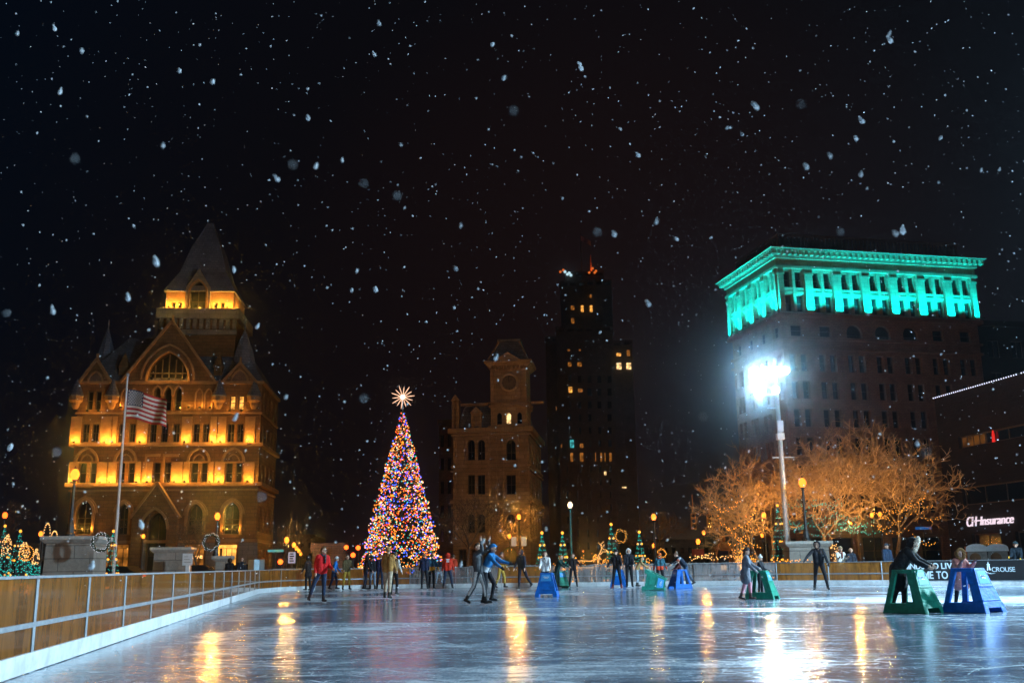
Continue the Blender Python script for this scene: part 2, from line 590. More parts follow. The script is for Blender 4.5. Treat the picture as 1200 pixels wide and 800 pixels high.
def person(label, pos, yaw=0, h=1.75, top=(0.1, 0.1, 0.1), leg=(0.03, 0.04, 0.07), shoe=(0.02, 0.02, 0.02), lean=0.08, side=0.0,
           legs=((0.1, 0.05, 0.15), (0.0, 0.05, 0.1)), arms=((0.2, 0.15, 0.4), (0.2, 0.15, 0.4)), head=(0.0, 0.0), hair=(0.05, 0.03, 0.02),
           hat=None, hood=None, fur=None, longhair=False, coat=0.0, bulk=1.0, hem=None, accent=None, gloves=None, stripe=None, skates=True,
           glasses=False, pompom=None, scarf=None, ground_z=0.004, group=None):
    """yaw: 0 faces the camera, 90 faces the right of the picture. legs/arms: (flex, spread, bend) for the left then the right limb"""
    s = h / 1.75
    yw = R(yaw)
    fw = Vector((math.sin(yw), -math.cos(yw), 0))
    lf = Vector((math.cos(yw), math.sin(yw), 0))
    up = Vector((0, 0, 1))

    def dr(flex, spread, sd):
        return fw * (math.sin(flex) * math.cos(spread)) + lf * (math.sin(spread) * sd) - up * (math.cos(flex) * math.cos(spread))
    tdir = (fw * math.sin(lean) + lf * math.sin(side) + up * math.cos(lean) * math.cos(side)).normalized()
    tfw = (fw - tdir * fw.dot(tdir)).normalized()
    tlf = tdir.cross(tfw) * -1
    if tlf.dot(lf) < 0:
        tlf = -tlf
    P = []
    hip = Vector((0, 0, 0))
    feet = []
    shoes = []
    for i, sd in ((0, 1), (1, -1)):
        fl, spd, bend = legs[i]
        hj = hip + lf * 0.088 * sd * s
        kn = hj + dr(fl, spd, sd) * 0.43 * s
        sh = dr(fl - bend, spd * 0.8, sd)
        an = kn + sh * 0.41 * s
        P.append(('leg', hj, kn, 0.094 * s * min(bulk, 1.1), 0.066 * s))
        P.append(('leg', kn, an - sh * 0.03 * s, 0.066 * s, 0.050 * s))
        if accent and accent[0] == 'leg%d' % i:
            pass
        # boot: ankle shaft, heel, toe
        tdirf = (fw * math.cos(0.25 * sd * 0.6) + lf * math.sin(0.25 * sd * 0.6))
        tilt = max(-0.7, min(0.9, (bend - fl) * 0.6))
        td = (tdirf * math.cos(tilt) - up * math.sin(tilt)).normalized()
        P.append(('shoe', an - sh * 0.07 * s, an + sh * 0.03 * s, 0.056 * s, 0.05 * s))
        heel = an + sh * 0.045 * s - td * 0.035 * s
        toe = an + sh * 0.055 * s + td * 0.15 * s
        P.append(('shoe', heel, toe, 0.045 * s, 0.036 * s))
        feet.append((heel, toe, sh))
    # trunk
    neck = hip + tdir * 0.52 * s
    chest = hip + tdir * 0.36 * s
    b = bulk
    for sd in (1, -1):
        P.append(('top', hip + tlf * 0.075 * sd * s + tdir * 0.03 * s, chest + tlf * 0.085 * sd * s, 0.105 * s * b, 0.112 * s * b))
        P.append(('top', chest + tlf * 0.085 * sd * s, neck + tlf * 0.10 * sd * s - tdir * 0.05 * s, 0.112 * s * b, 0.075 * s * b))
    P.append(('top', neck - tdir * 0.04 * s, neck + tdir * 0.03 * s, 0.085 * s, 0.058 * s))
    if coat:
        avg = ((dr(legs[0][0], 0, 1) + dr(legs[1][0], 0, -1)) * 0.5)
        dn = (avg.normalized() * 0.6 - up * 0.4).normalized()
        for sd in (1, -1):
            P.append(('top', hip + lf * 0.07 * sd * s, hip + dn * coat * s + lf * 0.11 * sd * s, 0.115 * s * b, 0.125 * s * b))
            P.append(('top', hip + lf * 0.03 * sd * s - fw * 0.03, hip + dn * coat * s + lf * 0.05 * sd * s - fw * 0.05 * s, 0.11 * s * b, 0.12 * s * b))
    # arms and hands
    handpos = []
    for i, sd in ((0, 1), (1, -1)):
        fl, spd, bend = arms[i]
        sj = neck + tlf * 0.165 * sd * s - tdir * 0.05 * s
        el = sj + dr(fl, spd, sd) * 0.28 * s
        fd = dr(fl + bend, spd * 0.7, sd)
        wr = el + fd * 0.24 * s
        P.append(('top', sj, el, 0.066 * s * b, 0.052 * s * b))
        P.append(('top', el, wr, 0.052 * s * b, 0.040 * s * b))
        acr = fd.cross(lf).normalized() if abs(fd.dot(lf)) < 0.95 else fw
        htag = 'glove' if gloves else 'skin'
        P.append((htag, wr - fd * 0.01, wr + fd * 0.075 * s, 0.030 * s, 0.034 * s))
        P.append((htag, wr + acr * 0.022 * s + fd * 0.02 * s, wr + acr * 0.022 * s + fd * 0.07 * s, 0.022 * s, 0.02 * s))
        for k in range(4):
            off = acr * (0.030 - 0.019 * k) * s
            b0 = wr + fd * 0.08 * s + off
            cl_ = (fd * 0.8 - lf * sd * 0.25 + fw * 0.25).normalized()
            b1 = b0 + fd * 0.03 * s
            P.append((htag, b0, b1, 0.011 * s, 0.010 * s))
            P.append((htag, b1, b1 + cl_ * (0.04, 0.05, 0.045, 0.035)[k] * s, 0.010 * s, 0.008 * s))
        P.append((htag, wr + fd * 0.02 * s + acr * 0.02 * s, wr + fd * 0.06 * s + acr * 0.062 * s, 0.014 * s, 0.011 * s))
        handpos.append(wr + fd * 0.09 * s)
    # head
    pit, trn = head
    hy = yw + trn
    hfw = Vector((math.sin(hy), -math.cos(hy), 0))
    hup = (up * math.cos(pit) + hfw * math.sin(pit)).normalized()
    hf = (hfw * math.cos(pit) - up * math.sin(pit)).normalized()
    hl = hup.cross(hf) * -1
    nb = neck + tdir * 0.02 * s
    hc = nb + (tdir * 0.5 + hup * 0.5).normalized() * 0.135 * s + hf * 0.018 * s
    P.append(('skin', nb, hc - hf * 0.02 * s, 0.052 * s, 0.05 * s))
    P.append(('skin', hc - hf * 0.012 * s + hup * 0.03 * s, hc + hf * 0.008 * s - hup * 0.055 * s, 0.092 * s, 0.062 * s))
    P.append(('skin', hc + hf * 0.06 * s - hup * 0.075 * s, hc + hf * 0.062 * s - hup * 0.07 * s, 0.028 * s, 0.028 * s))
    P.append(('skin', hc + hf * 0.085 * s + hup * 0.0 * s, hc + hf * 0.103 * s - hup * 0.028 * s, 0.011 * s, 0.014 * s))
    for sd in (1, -1):
        P.append(('skin', hc + hl * 0.088 * sd * s + hup * 0.01 * s, hc + hl * 0.09 * sd * s - hup * 0.03 * s, 0.018 * s, 0.013 * s))
    zmin = min(min(f[0].z - 0.045 * s, f[1].z - 0.036 * s) for f in feet)
    lift = -zmin + (0.028 if skates else 0.0) + ground_z
    # centre the feet on the place they stand on
    fc = (feet[0][0] + feet[0][1] + feet[1][0] + feet[1][1]) / 4
    off = Vector((-fc.x, -fc.y, lift))
    P = [(p[0], p[1] + off, p[2] + off, p[3], p[4]) for p in P]
    hc = hc + off
    me = fuse(P, 0.0125 if h > 1.3 else 0.011)
    tags = ['top', 'leg', 'skin', 'shoe', 'glove', 'accent']
    mats = [cloth(top), cloth(leg), SKIN, cloth(shoe, 0.5), cloth(gloves or (0.02, 0.02, 0.02)), cloth((accent[1] if accent else top))]
    for m in mats:
        me.materials.append(m)
    bb = [tuple([(min(p[1][i], p[2][i]) - max(p[3], p[4]) - 0.05, max(p[1][i], p[2][i]) + max(p[3], p[4]) + 0.05) for i in range(3)]) for p in P]
    mi = []
    for poly in me.polygons:
        c = poly.center
        best, bt = 9, 'top'
        for pr, bx in zip(P, bb):
            if bx[0][0] < c.x < bx[0][1] and bx[1][0] < c.y < bx[1][1] and bx[2][0] < c.z < bx[2][1]:
                d = cap_dist(c, pr)
                if pr[0] == 'leg':
                    d += 0.012
                if d < best:
                    best, bt = d, pr[0]
        if bt == 'leg' and stripe:
            # pale stripe down the outside of each trouser leg
            q = (c - off)
            if (poly.normal.dot(lf) > 0.82 or poly.normal.dot(lf) < -0.82):
                bt = 'accent'
        if bt == 'top' and accent and accent[0] == 'waist' and (c - off - hip).dot(tdir) < 0.14 * s:
            bt = 'accent'
        if bt == 'top' and accent and accent[0] == 'sleeves':
            q = c - off - hip
            if abs(q.dot(tlf)) > 0.2 * s:
                bt = 'accent'
        mi.append(tags.index(bt))
    me.polygons.foreach_set('material_index', mi)
    me.polygons.foreach_set('use_smooth', [True] * len(me.polygons))
    me.update()
    t = thing('person', label, 'person', pos, 0, group)
    me.name = 'body'
    link(bpy.data.objects.new('body', me), t)
    # eyes
    mb = MB()
    for sd in (1, -1):
        c = hc + hf * 0.080 * s + hl * 0.034 * sd * s + hup * 0.012 * s
        mb.ball(c, 0.011 * s, 6, 4)
    mb.build('eyes', M['rubber'], t, smooth=True)
    if glasses:
        mb = MB()
        for sd in (1, -1):
            c = hc + hf * 0.097 * s + hl * 0.036 * sd * s + hup * 0.012 * s
            ring = [c + hl * math.cos(a) * 0.026 * s + hup * math.sin(a) * 0.019 * s for a in [2 * PI * k / 10 for k in range(11)]]
            mb.tube(ring, 0.004 * s, 4)
            mb.tube([c + hl * 0.026 * sd * s, hc + hl * 0.1 * sd * s + hup * 0.012 * s], 0.004 * s, 4)
        mb.build('glasses', M['rubber'], t)

    def k_hair(d):
        return d.dot(hup) * 0.75 - d.dot(hf) * 0.65 > 0.02

    if hood is None:
        shell('hair', hc - hf * 0.008 * s + hup * 0.02 * s, 0.105 * s, k_hair, cloth(hair, 0.6, 'hair'), t, 3, None, 0.01, 0.03)
    if longhair:
        mb = MB()
        for k in range(-3, 4):
            a = hc - hf * (0.075 - 0.008 * abs(k)) * s + hl * 0.026 * k * s + hup * 0.03 * s
            mb.tube([a, a - up * 0.1 * s - hf * 0.025 * s, a - up * 0.2 * s - hf * 0.02 * s, a - up * 0.29 * s - hf * 0.01 * s + hl * 0.01 * (k % 2)], [0.04 * s, 0.048 * s, 0.04 * s, 0.016 * s], 7)
        mb.build('long_hair', cloth(hair, 0.6, 'hair'), t, smooth=True)
    if hat:
        o = shell('knit_hat', hc + hup * 0.03 * s - hf * 0.01 * s, 0.112 * s, lambda d: d.dot(hup) - 0.25 * d.dot(hf) > 0.0, cloth(hat), t, 3, (1, 1, 1.08), 0.014)
        mb = MB()
        ring = []
        for k in range(13):
            a = 2 * PI * k / 12
            ring.append(hc + hup * (0.035 + 0.028 * math.cos(a)) * s - hf * 0.01 * s + (hf * math.cos(a) + hl * math.sin(a)) * 0.109 * s)
        mb.tube(ring, 0.017 * s, 6)
        mb.build('hat_cuff', cloth(hat), o, smooth=True)
        if pompom:
            mb = MB()
            mb.ball(hc + hup * 0.16 * s, 0.04 * s, 8, 6)
            mb.build('pompom', cloth(pompom), o, smooth=True)
    if hood:
        o = shell('hood', hc - hf * 0.022 * s + hup * 0.005 * s, 0.13 * s, lambda d: d.dot(hf) < 0.55, cloth(hood), t, 3, (1, 1, 1.08), 0.014)
        if fur:
            mb = MB()
            rnd = random.Random(5)
            c = hc + hf * 0.055 * s
            for k in range(260):
                a = rnd.uniform(0, 2 * PI)
                q = c + (hl * math.cos(a) * 0.115 + hup * math.sin(a) * 0.135) * s
                d = (hl * math.cos(a) + hup * math.sin(a) + hf * rnd.uniform(-0.2, 1.2) + Vector((rnd.uniform(-.5, .5), rnd.uniform(-.5, .5), rnd.uniform(-.5, .5)))).normalized()
                mb.tube([q - d * 0.02, q + d * 0.03 * s, q + d * 0.065 * s], [0.016 * s, 0.012 * s, 0.003], 4)
            mb.build('fur_trim', cloth(fur, 0.9), o, smooth=True)
    if scarf:
        mb = MB()
        nk = neck + off + tdir * 0.005 * s
        ring = [nk + (tlf * math.cos(a) * 0.078 + tfw * math.sin(a) * 0.075) * s + tdir * 0.012 * math.sin(a * 3) * s for a in [2 * PI * k / 14 for k in range(15)]]
        mb.tube(ring, 0.034 * s, 7)
        e0 = nk + tfw * 0.1 * s + tlf * 0.03 * s
        mb.tube([e0, e0 + tfw * 0.03 * s - tdir * 0.09 * s, e0 + tfw * 0.035 * s - tdir * 0.24 * s], [0.03 * s, 0.036 * s, 0.03 * s], 7)
        mb.build('scarf', cloth(scarf), t, smooth=True)
    if skates:
        for (hl_, to_, sh) in feet:
            mb = MB()
            a = hl_ + off
            b_ = to_ + off
            d = (b_ - a).normalized()
            n = (-(up - d * up.dot(d))).normalized()
            a2 = a - d * 0.03 * s + n * 0.05 * s
            b2 = b_ + d * 0.02 * s + n * 0.04 * s
            mb.bar(a2 + n * 0.014, b2 + n * 0.014, 0.006, 0.026)
            mb.bar(a + n * 0.03 * s, a + n * 0.055 * s, 0.02, 0.03)
            mb.bar(b_ - d * 0.03 + n * 0.025 * s, b_ - d * 0.03 + n * 0.05 * s, 0.02, 0.03)
            mb.build('skate_blade', BLADE, t)
    return t


# ------------------------------------------------------------------ skating aids
def skate_aid(label, pos, rz, col, name_group='plastic skating aids on the ice', tipped=False, s=1.0):
    m = mat('aid_plastic', col, 0.6, 0.4, 5, 0.25, spec=0.22)
    t = thing('skating_aid', label, 'skating aid', pos, rz, name_group)
    # local: x across, y front (-) to back (+), z up; solid front panel, open back
    W, Wt, Lb, Z = 0.42 * s, 0.20 * s, 0.95 * s, 0.86 * s
    fb, ft = -0.42 * s, -0.16 * s   # front at base / top
    bb, bt = 0.50 * s, 0.26 * s
    mb = MB()
    # U-shaped foot
    for sd in (1, -1):
        xo, xi = W * sd, (W - 0.13 * s) * sd
        xot = (W - 0.035 * s) * sd
        xit = (W - 0.12 * s) * sd
        z1 = 0.20 * s
        q = [(xo, fb, 0), (xi, fb + 0.02, 0), (xi, bb, 0), (xo, bb, 0), (xot, fb + 0.05 * s, z1), (xit, fb + 0.06 * s, z1), (xit, bb - 0.05 * s, z1), (xot, bb - 0.05 * s, z1)]
        if sd < 0:
            q = [q[1], q[0], q[3], q[2], q[5], q[4], q[7], q[6]]
        mb.hexa(q)
    mb.build('foot_rail', m, t, fixn=True)
    mb = MB()

    def fx(z):
        k = z / Z
        return W + (Wt - W) * k

    def fy(z):
        return fb + (ft - fb) * z / Z
    th = 0.05 * s
    # front panel with a notch at the foot so that it stands on two toes
    zz = [0.0, 0.10 * s, 0.22 * s, 0.55 * s, Z]
    for i in range(len(zz) - 1):
        a, b_ = zz[i], zz[i + 1]
        segs = [(-1, 1)] if i > 0 else [(-1, -0.62), (0.62, 1)]
        for (k0, k1) in segs:
            q = [(fx(a) * k0, fy(a), a), (fx(a) * k1, fy(a), a), (fx(a) * k1, fy(a) + th, a), (fx(a) * k0, fy(a) + th, a),
                 (fx(b_) * k0, fy(b_), b_), (fx(b_) * k1, fy(b_), b_), (fx(b_) * k1, fy(b_) + th, b_), (fx(b_) * k0, fy(b_) + th, b_)]
            mb.hexa(q)
    # raised rib across the panel and a border round the label
    for z0, z1, kk in ((0.50 * s, 0.525 * s, 0.86), (0.235 * s, 0.26 * s, 0.95)):
        q = [(-fx(z0) * kk, fy(z0) - 0.014, z0), (fx(z0) * kk, fy(z0) - 0.014, z0), (fx(z0) * kk, fy(z0) - 0.002, z0), (-fx(z0) * kk, fy(z0) - 0.002, z0),
             (-fx(z1) * kk, fy(z1) - 0.014, z1), (fx(z1) * kk, fy(z1) - 0.014, z1), (fx(z1) * kk, fy(z1) - 0.002, z1), (-fx(z1) * kk, fy(z1) - 0.002, z1)]
        mb.hexa(q)
    # cheeks that wrap round to the sides
    for sd in (1, -1):
        for i in range(1, len(zz) - 1):
            a, b_ = zz[i], zz[i + 1]
            w0, w1 = 0.16 * s, 0.14 * s
            q = [((fx(a) - 0.045 * s) * sd, fy(a) + th - .002, a), (fx(a) * sd, fy(a) + th - .002, a), ((fx(a) - .004) * sd, fy(a) + th + w0, a), ((fx(a) - 0.045 * s) * sd, fy(a) + th + w0, a),
                 ((fx(b_) - 0.045 * s) * sd, fy(b_) + th - .002, b_), (fx(b_) * sd, fy(b_) + th - .002, b_), ((fx(b_) - .004) * sd, fy(b_) + th + w1, b_), ((fx(b_) - 0.045 * s) * sd, fy(b_) + th + w1, b_)]
            mb.hexa(q)
    mb.build('front_panel', m, t, fixn=True)
    for sd in (1, -1):
        mb = MB()
        mb.bar((fx(0.18 * s) * sd * 0.94, bb - 0.11 * s, 0.18 * s), (fx(Z) * sd, bt, Z - 0.04 * s), 0.075 * s, 0.11 * s)
        mb.build('rear_leg', m, t)
        mb = MB()
        mb.bar((fx(Z) * sd * 0.98, ft + 0.03 * s, Z - 0.035 * s), (fx(Z) * sd * 0.98, bt + 0.06 * s, Z - 0.035 * s), 0.075 * s, 0.075 * s)
        mb.build('hand_rail', m, t)
    # label with pale marks on the upper panel
    mb = MB()
    z0, z1 = 0.56 * s, 0.80 * s
    g = 0.004
    k = 0.72
    q0 = [(-fx(z0) * k, fy(z0) - g, z0), (fx(z0) * k, fy(z0) - g, z0), (fx(z1) * k, fy(z1) - g, z1), (-fx(z1) * k, fy(z1) - g, z1)]
    mb.face(q0)
    st = mb.build('sticker', LABEL_BLUE, t)
    mb = MB()
    for (za, pts) in ((0.70, ((-.10, 0), (-.06, .025), (-.03, -.012), (0, .02), (.03, -.01), (.07, .018), (.11, .0))), (0.665, ((-.06, 0), (-.01, .008), (.05, -.004), (.08, .002)))):
        mb.tube([(x * s, fy((za + z) * s) - g - 0.004, (za + z) * s) for x, z in pts], 0.0095 * s, 4)
    mb.build('sticker_mark', M['white_paint'], st)
    for o_ in KIDS[t.name]:
        if o_.name.split('.')[0] in ('foot_rail', 'front_panel', 'rear_leg', 'hand_rail'):
            bv = o_.modifiers.new('bevel', 'BEVEL')
            bv.width = 0.014 * s
            bv.segments = 2
            bv.limit_method = 'ANGLE'
    if tipped:
        t.rotation_euler = tipped
    return t


LABEL_BLUE = mat('label_blue', (0.05, 0.28, 0.62), 0.35, 0.1, 4)

# ------------------------------------------------------------------ ground and ice
def structure(name, mb, m, **k):
    o = mb.build(name, m, **k)
    o['kind'] = 'structure'
    return o


def ground_mat():
    m, nt, out = new_mat('pavement')
    p = N(nt, 'ShaderNodeBsdfPrincipled', Roughness=0.6)
    tc = N(nt, 'ShaderNodeTexCoord')
    n1 = N(nt, 'ShaderNodeTexNoise', Scale=0.25, Detail=9.0, Roughness=0.65)
    nt.links.new(tc.outputs['Object'], n1.inputs['Vector'])
    r = ramp(nt, [(0.42, (0.07, 0.068, 0.066)), (0.56, (0.14, 0.135, 0.13)), (0.7, (0.5, 0.5, 0.52))], n1.outputs[0])
    nt.links.new(r.outputs[0], p.inputs['Base Color'])
    b = N(nt, 'ShaderNodeBump', Strength=0.5, Distance=0.03)
    n2 = N(nt, 'ShaderNodeTexNoise', Scale=9.0, Detail=6.0)
    nt.links.new(tc.outputs['Object'], n2.inputs['Vector'])
    nt.links.new(n2.outputs[0], b.inputs['Height'])
    nt.links.new(b.outputs[0], p.inputs['Normal'])
    nt.links.new(p.outputs[0], out.inputs[0])
    return m


def ice_mat():
    m, nt, out = new_mat('ice')
    p = N(nt, 'ShaderNodeBsdfPrincipled')
    p.inputs['IOR'].default_value = 1.31
    tc = N(nt, 'ShaderNodeTexCoord')
    L = nt.links.new

    def noise(scale, detail=6.0, rough=0.6, stretch=None, dist=0.0, rot=0.0):
        n = N(nt, 'ShaderNodeTexNoise', Scale=scale, Detail=detail, Roughness=rough, Distortion=dist)
        if stretch:
            mp = N(nt, 'ShaderNodeMapping')
            mp.inputs['Scale'].default_value = stretch
            mp.inputs['Rotation'].default_value = (0, 0, rot)
            L(tc.outputs['Object'], mp.inputs[0])
            L(mp.outputs[0], n.inputs['Vector'])
        else:
            L(tc.outputs['Object'], n.inputs['Vector'])
        return n

    def math_(op, a, b):
        n = N(nt, 'ShaderNodeMath', operation=op)
        for i, x in enumerate((a, b)):
            if isinstance(x, (int, float)):
                n.inputs[i].default_value = x
            else:
                L(x, n.inputs[i])
        n.use_clamp = False
        return n.outputs[0]
    # large wet / frosted patches, swept across by skaters
    big = noise(0.11, 6.0, 0.6, None, 0.8)
    mid = noise(0.9, 9.0, 0.68, (0.3, 2.2, 1), 1.2, 0.15)
    fine = noise(5.0, 8.0, 0.75, (0.7, 1.3, 1), 0.4)
    grain = noise(26.0, 4.0, 0.7)
    # skate cuts: thin curved lines from two warped cell patterns
    cuts = []
    for sc, seed, wid in ((0.35, 0.0, 0.010), (0.8, 7.3, 0.014), (1.9, 3.1, 0.02)):
        wn = noise(sc * 0.9, 2.0, 0.5)
        mp = N(nt, 'ShaderNodeMapping')
        mp.inputs['Location'].default_value = (seed, seed * 1.7, 0)
        mp.inputs['Rotation'].default_value = (0, 0, seed)
        mp.inputs['Scale'].default_value = (0.75, 1.25, 1)
        mx = N(nt, 'ShaderNodeMix', data_type='VECTOR')
        mx.inputs['Factor'].default_value = 0.35
        L(tc.outputs['Object'], mx.inputs[4])
        sc_ = N(nt, 'ShaderNodeVectorMath', operation='SCALE')
        sc_.inputs['Scale'].default_value = 6.0
        L(wn.outputs[1], sc_.inputs[0])
        L(sc_.outputs[0], mx.inputs[5])
        L(mx.outputs[1], mp.inputs[0])
        v = N(nt, 'ShaderNodeTexVoronoi', Scale=sc * 1.3, feature='DISTANCE_TO_EDGE')
        L(mp.outputs[0], v.inputs['Vector'])
        r = ramp(nt, [(0.0, 1.0), (wid, 0.0)], v.outputs[0])
        k = noise(sc * 2.0, 3.0)
        rk = ramp(nt, [(0.45, 0.0), (0.6, 1.0)], k.outputs[0])
        cuts.append(math_('MULTIPLY', r.outputs[0], rk.outputs[0]))
    cut = math_('MAXIMUM', math_('MAXIMUM', cuts[0], cuts[1]), cuts[2])
    # families of blade arcs: thin rings about far-off centres, broken up by noise
    for cx_, cy_, sc, sd in ((-9, 4, 0.55, 1.3), (11, 22, 0.7, 4.1), (2, -6, 0.42, 2.2), (-3, 30, 0.9, 6.0), (7, 9, 1.25, 8.0)):
        mp = N(nt, 'ShaderNodeMapping')
        mp.inputs['Location'].default_value = (-cx_, -cy_, 0)
        L(tc.outputs['Object'], mp.inputs[0])
        wv = N(nt, 'ShaderNodeTexWave', wave_type='RINGS', rings_direction='Z', Scale=sc, Distortion=5.0, Detail=2.0)
        wv.inputs['Detail Scale'].default_value = 0.35
        L(mp.outputs[0], wv.inputs['Vector'])
        r = ramp(nt, [(0.975, 0.0), (1.0, 1.0)], wv.outputs[1])
        k = noise(0.8 + sd * .1, 3.0)
        rk = ramp(nt, [(0.55, 0.0), (0.66, 1.0)], k.outputs[0])
        cut = math_('MAXIMUM', cut, math_('MULTIPLY', r.outputs[0], rk.outputs[0]))
    wear = ramp(nt, [(0.40, 0.4), (0.60, 1.0)], noise(0.3, 4.0, 0.6, None, 1.0).outputs[0])
    cut = math_('MULTIPLY', cut, wear.outputs[0])
    fr0 = math_('ADD', math_('MULTIPLY', big.outputs[0], 0.70), math_('MULTIPLY', mid.outputs[0], 0.38))
    fr0 = math_('ADD', fr0, math_('MULTIPLY', fine.outputs[0], 0.27))
    frost = ramp(nt, [(0.632, 0.0), (0.745, 0.42), (0.875, 1.0)], fr0)
    dust = ramp(nt, [(0.45, 0.0), (0.72, 1.0)], grain.outputs[0])
    fz = math_('ADD', frost.outputs[0], math_('MULTIPLY', dust.outputs[0], 0.26))
    fz = math_('ADD', fz, math_('MULTIPLY', cut, 0.7))
    cr = ramp(nt, [(0.0, (0.08, 0.13, 0.19)), (0.35, (0.30, 0.38, 0.47)), (1.0, (0.80, 0.86, 0.90))], fz)
    L(cr.outputs[0], p.inputs['Base Color'])
    rr = ramp(nt, [(0.0, 0.075), (0.3, 0.15), (0.6, 0.34), (1.0, 0.5)], fz)
    p.inputs['Specular IOR Level'].default_value = 0.85
    L(rr.outputs[0], p.inputs['Roughness'])
    hgt = math_('ADD', math_('MULTIPLY', mid.outputs[0], 0.7), math_('MULTIPLY', fine.outputs[0], 0.45))
    hgt = math_('SUBTRACT', hgt, math_('MULTIPLY', cut, 0.12))
    b = N(nt, 'ShaderNodeBump', Strength=0.22, Distance=0.02)
    L(hgt, b.inputs['Height'])
    L(b.outputs[0], p.inputs['Normal'])
    L(p.outputs[0], out.inputs[0])
    return m


mb = MB()
mb.face([(-700, -120, -0.012), (700, -120, -0.012), (700, 900, -0.012), (-700, 900, -0.012)])
structure('ground', mb, ground_mat())

# path of the boards: left straight, rounded corner, far side, then back towards the right
LX = lambda y: -5.4 - 0.177 * (y - 11.2)
path = []
y = 11.75 - 2.48 * 6
while y < 47.5:
    path.append((LX(y), y))
    y += 2.48
n_left = len(path) - 1
path += [(-11.5, 50.2), (-10.2, 52.3), (-7.9, 53.4)]
xs = -5.5
while xs < 10.5:
    path.append((xs, 53.4 - 0.16 * (xs + 5.5)))
    xs += 2.4
n_far = len(path) - 1
path += [(12.6, 49.3), (14.7, 48.0), (16.7, 46.6), (18.7, 45.1), (20.6, 43.5), (22.4, 41.7), (24.0, 39.7), (25.3, 37.4), (26.1, 35.0), (26.6, 32.5)]
mb = MB()
ice = [(path[0][0], -14)] + path + [(27, 12), (26, -14)]
mb.face([(x, y, 0.0) for x, y in reversed(ice)])
structure('ice_rink', mb, ice_mat())


def barrier(label, pts, panel_mat, kick=True, rail=M['alu'], posth=1.07):
    o0 = Vector((*pts[0], 0))
    t = thing('rink_barrier', label, 'barrier', o0, 0, None)
    P2 = [Vector((x, y, 0)) - o0 for x, y in pts]
    # outward side (away from the ice)
    mk, mr, mm = MB(), MB(), MB()
    for i in range(len(P2) - 1):
        a, b = P2[i], P2[i + 1]
        d = (b - a).normalized()
        up = Vector((0, 0, 1))
        mk.bar(a + up * 0.115, b + up * 0.115, 0.06, 0.21)
        mr.bar(a + up * 1.045, b + up * 1.045, 0.055, 0.03)
        mm.bar(a + up * 0.52, b + up * 0.52, 0.045, 0.055)
        pm = panel_mat(i) if callable(panel_mat) else panel_mat
        mp = MB()
        mp.face([a + up * .222 + d * .012, b + up * .222 - d * .012, b + up * 1.035 - d * .012, a + up * 1.035 + d * .012])
        mp.build('panel', pm, t)
    mk.build('kick_plate', M['white_kick'], t)
    mr.build('top_rail', rail, t)
    mm.build('mid_rail', rail, t)
    for i, a in enumerate(P2):
        mp = MB()
        mp.box(a.x - 0.018, a.x + 0.018, a.y - 0.03, a.y + 0.03, 0.0, 1.02)
        mp.build('post', rail, t)
    return t


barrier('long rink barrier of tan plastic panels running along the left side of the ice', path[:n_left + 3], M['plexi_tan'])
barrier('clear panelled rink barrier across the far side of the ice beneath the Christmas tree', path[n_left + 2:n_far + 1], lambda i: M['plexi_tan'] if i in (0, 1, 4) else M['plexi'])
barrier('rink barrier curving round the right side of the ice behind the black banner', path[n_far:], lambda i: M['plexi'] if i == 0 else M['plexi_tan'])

# ------------------------------------------------------------------ building kit
class Fac:
    """a facade plane; photo pixels on it become local (u, z) metres"""

    def __init__(s, px, D, ang):
        p = gx(px, D)
        s.o = Vector((p.x, D, 0))
        s.a = R(ang)
        s.t = Vector((math.cos(s.a), math.sin(s.a), 0))
        s.n = Vector((math.sin(s.a), -math.cos(s.a), 0))

    def uv(s, px, py):
        d = ray(px, py)
        k = (s.o - C0).dot(s.n) / d.dot(s.n)
        p = C0 + d * k
        return (p - s.o).dot(s.t), p.z

    def u(s, px, py=600):
        return s.uv(px, py)[0]

    def z(s, py, px):
        return s.uv(px, py)[1]

    def rect(s, x0, x1, y0, y1):
        """pixel rectangle -> u0,u1,z0,z1"""
        ym = (y0 + y1) / 2
        xm = (x0 + x1) / 2
        return s.u(x0, ym), s.u(x1, ym), s.z(y1, xm), s.z(y0, xm)

    def world(s, u, w, z):
        return s.o + s.t * u - s.n * w + Vector((0, 0, z))


def arch_pts(u0, u1, zs, h, n=7):
    w = u1 - u0
    h = max(h, w / 2 * 1.001)
    Rr = (h * h + w * w / 4) / w
    a1 = math.asin(min(1, h / Rr))
    L = []
    for i in range(n + 1):
        a = a1 * i / n
        L.append((u0 + Rr - Rr * math.cos(a), zs + Rr * math.sin(a)))
    Rl = [(u0 + u1 - x, z) for x, z in L[:-1]][::-1]
    return L + Rl


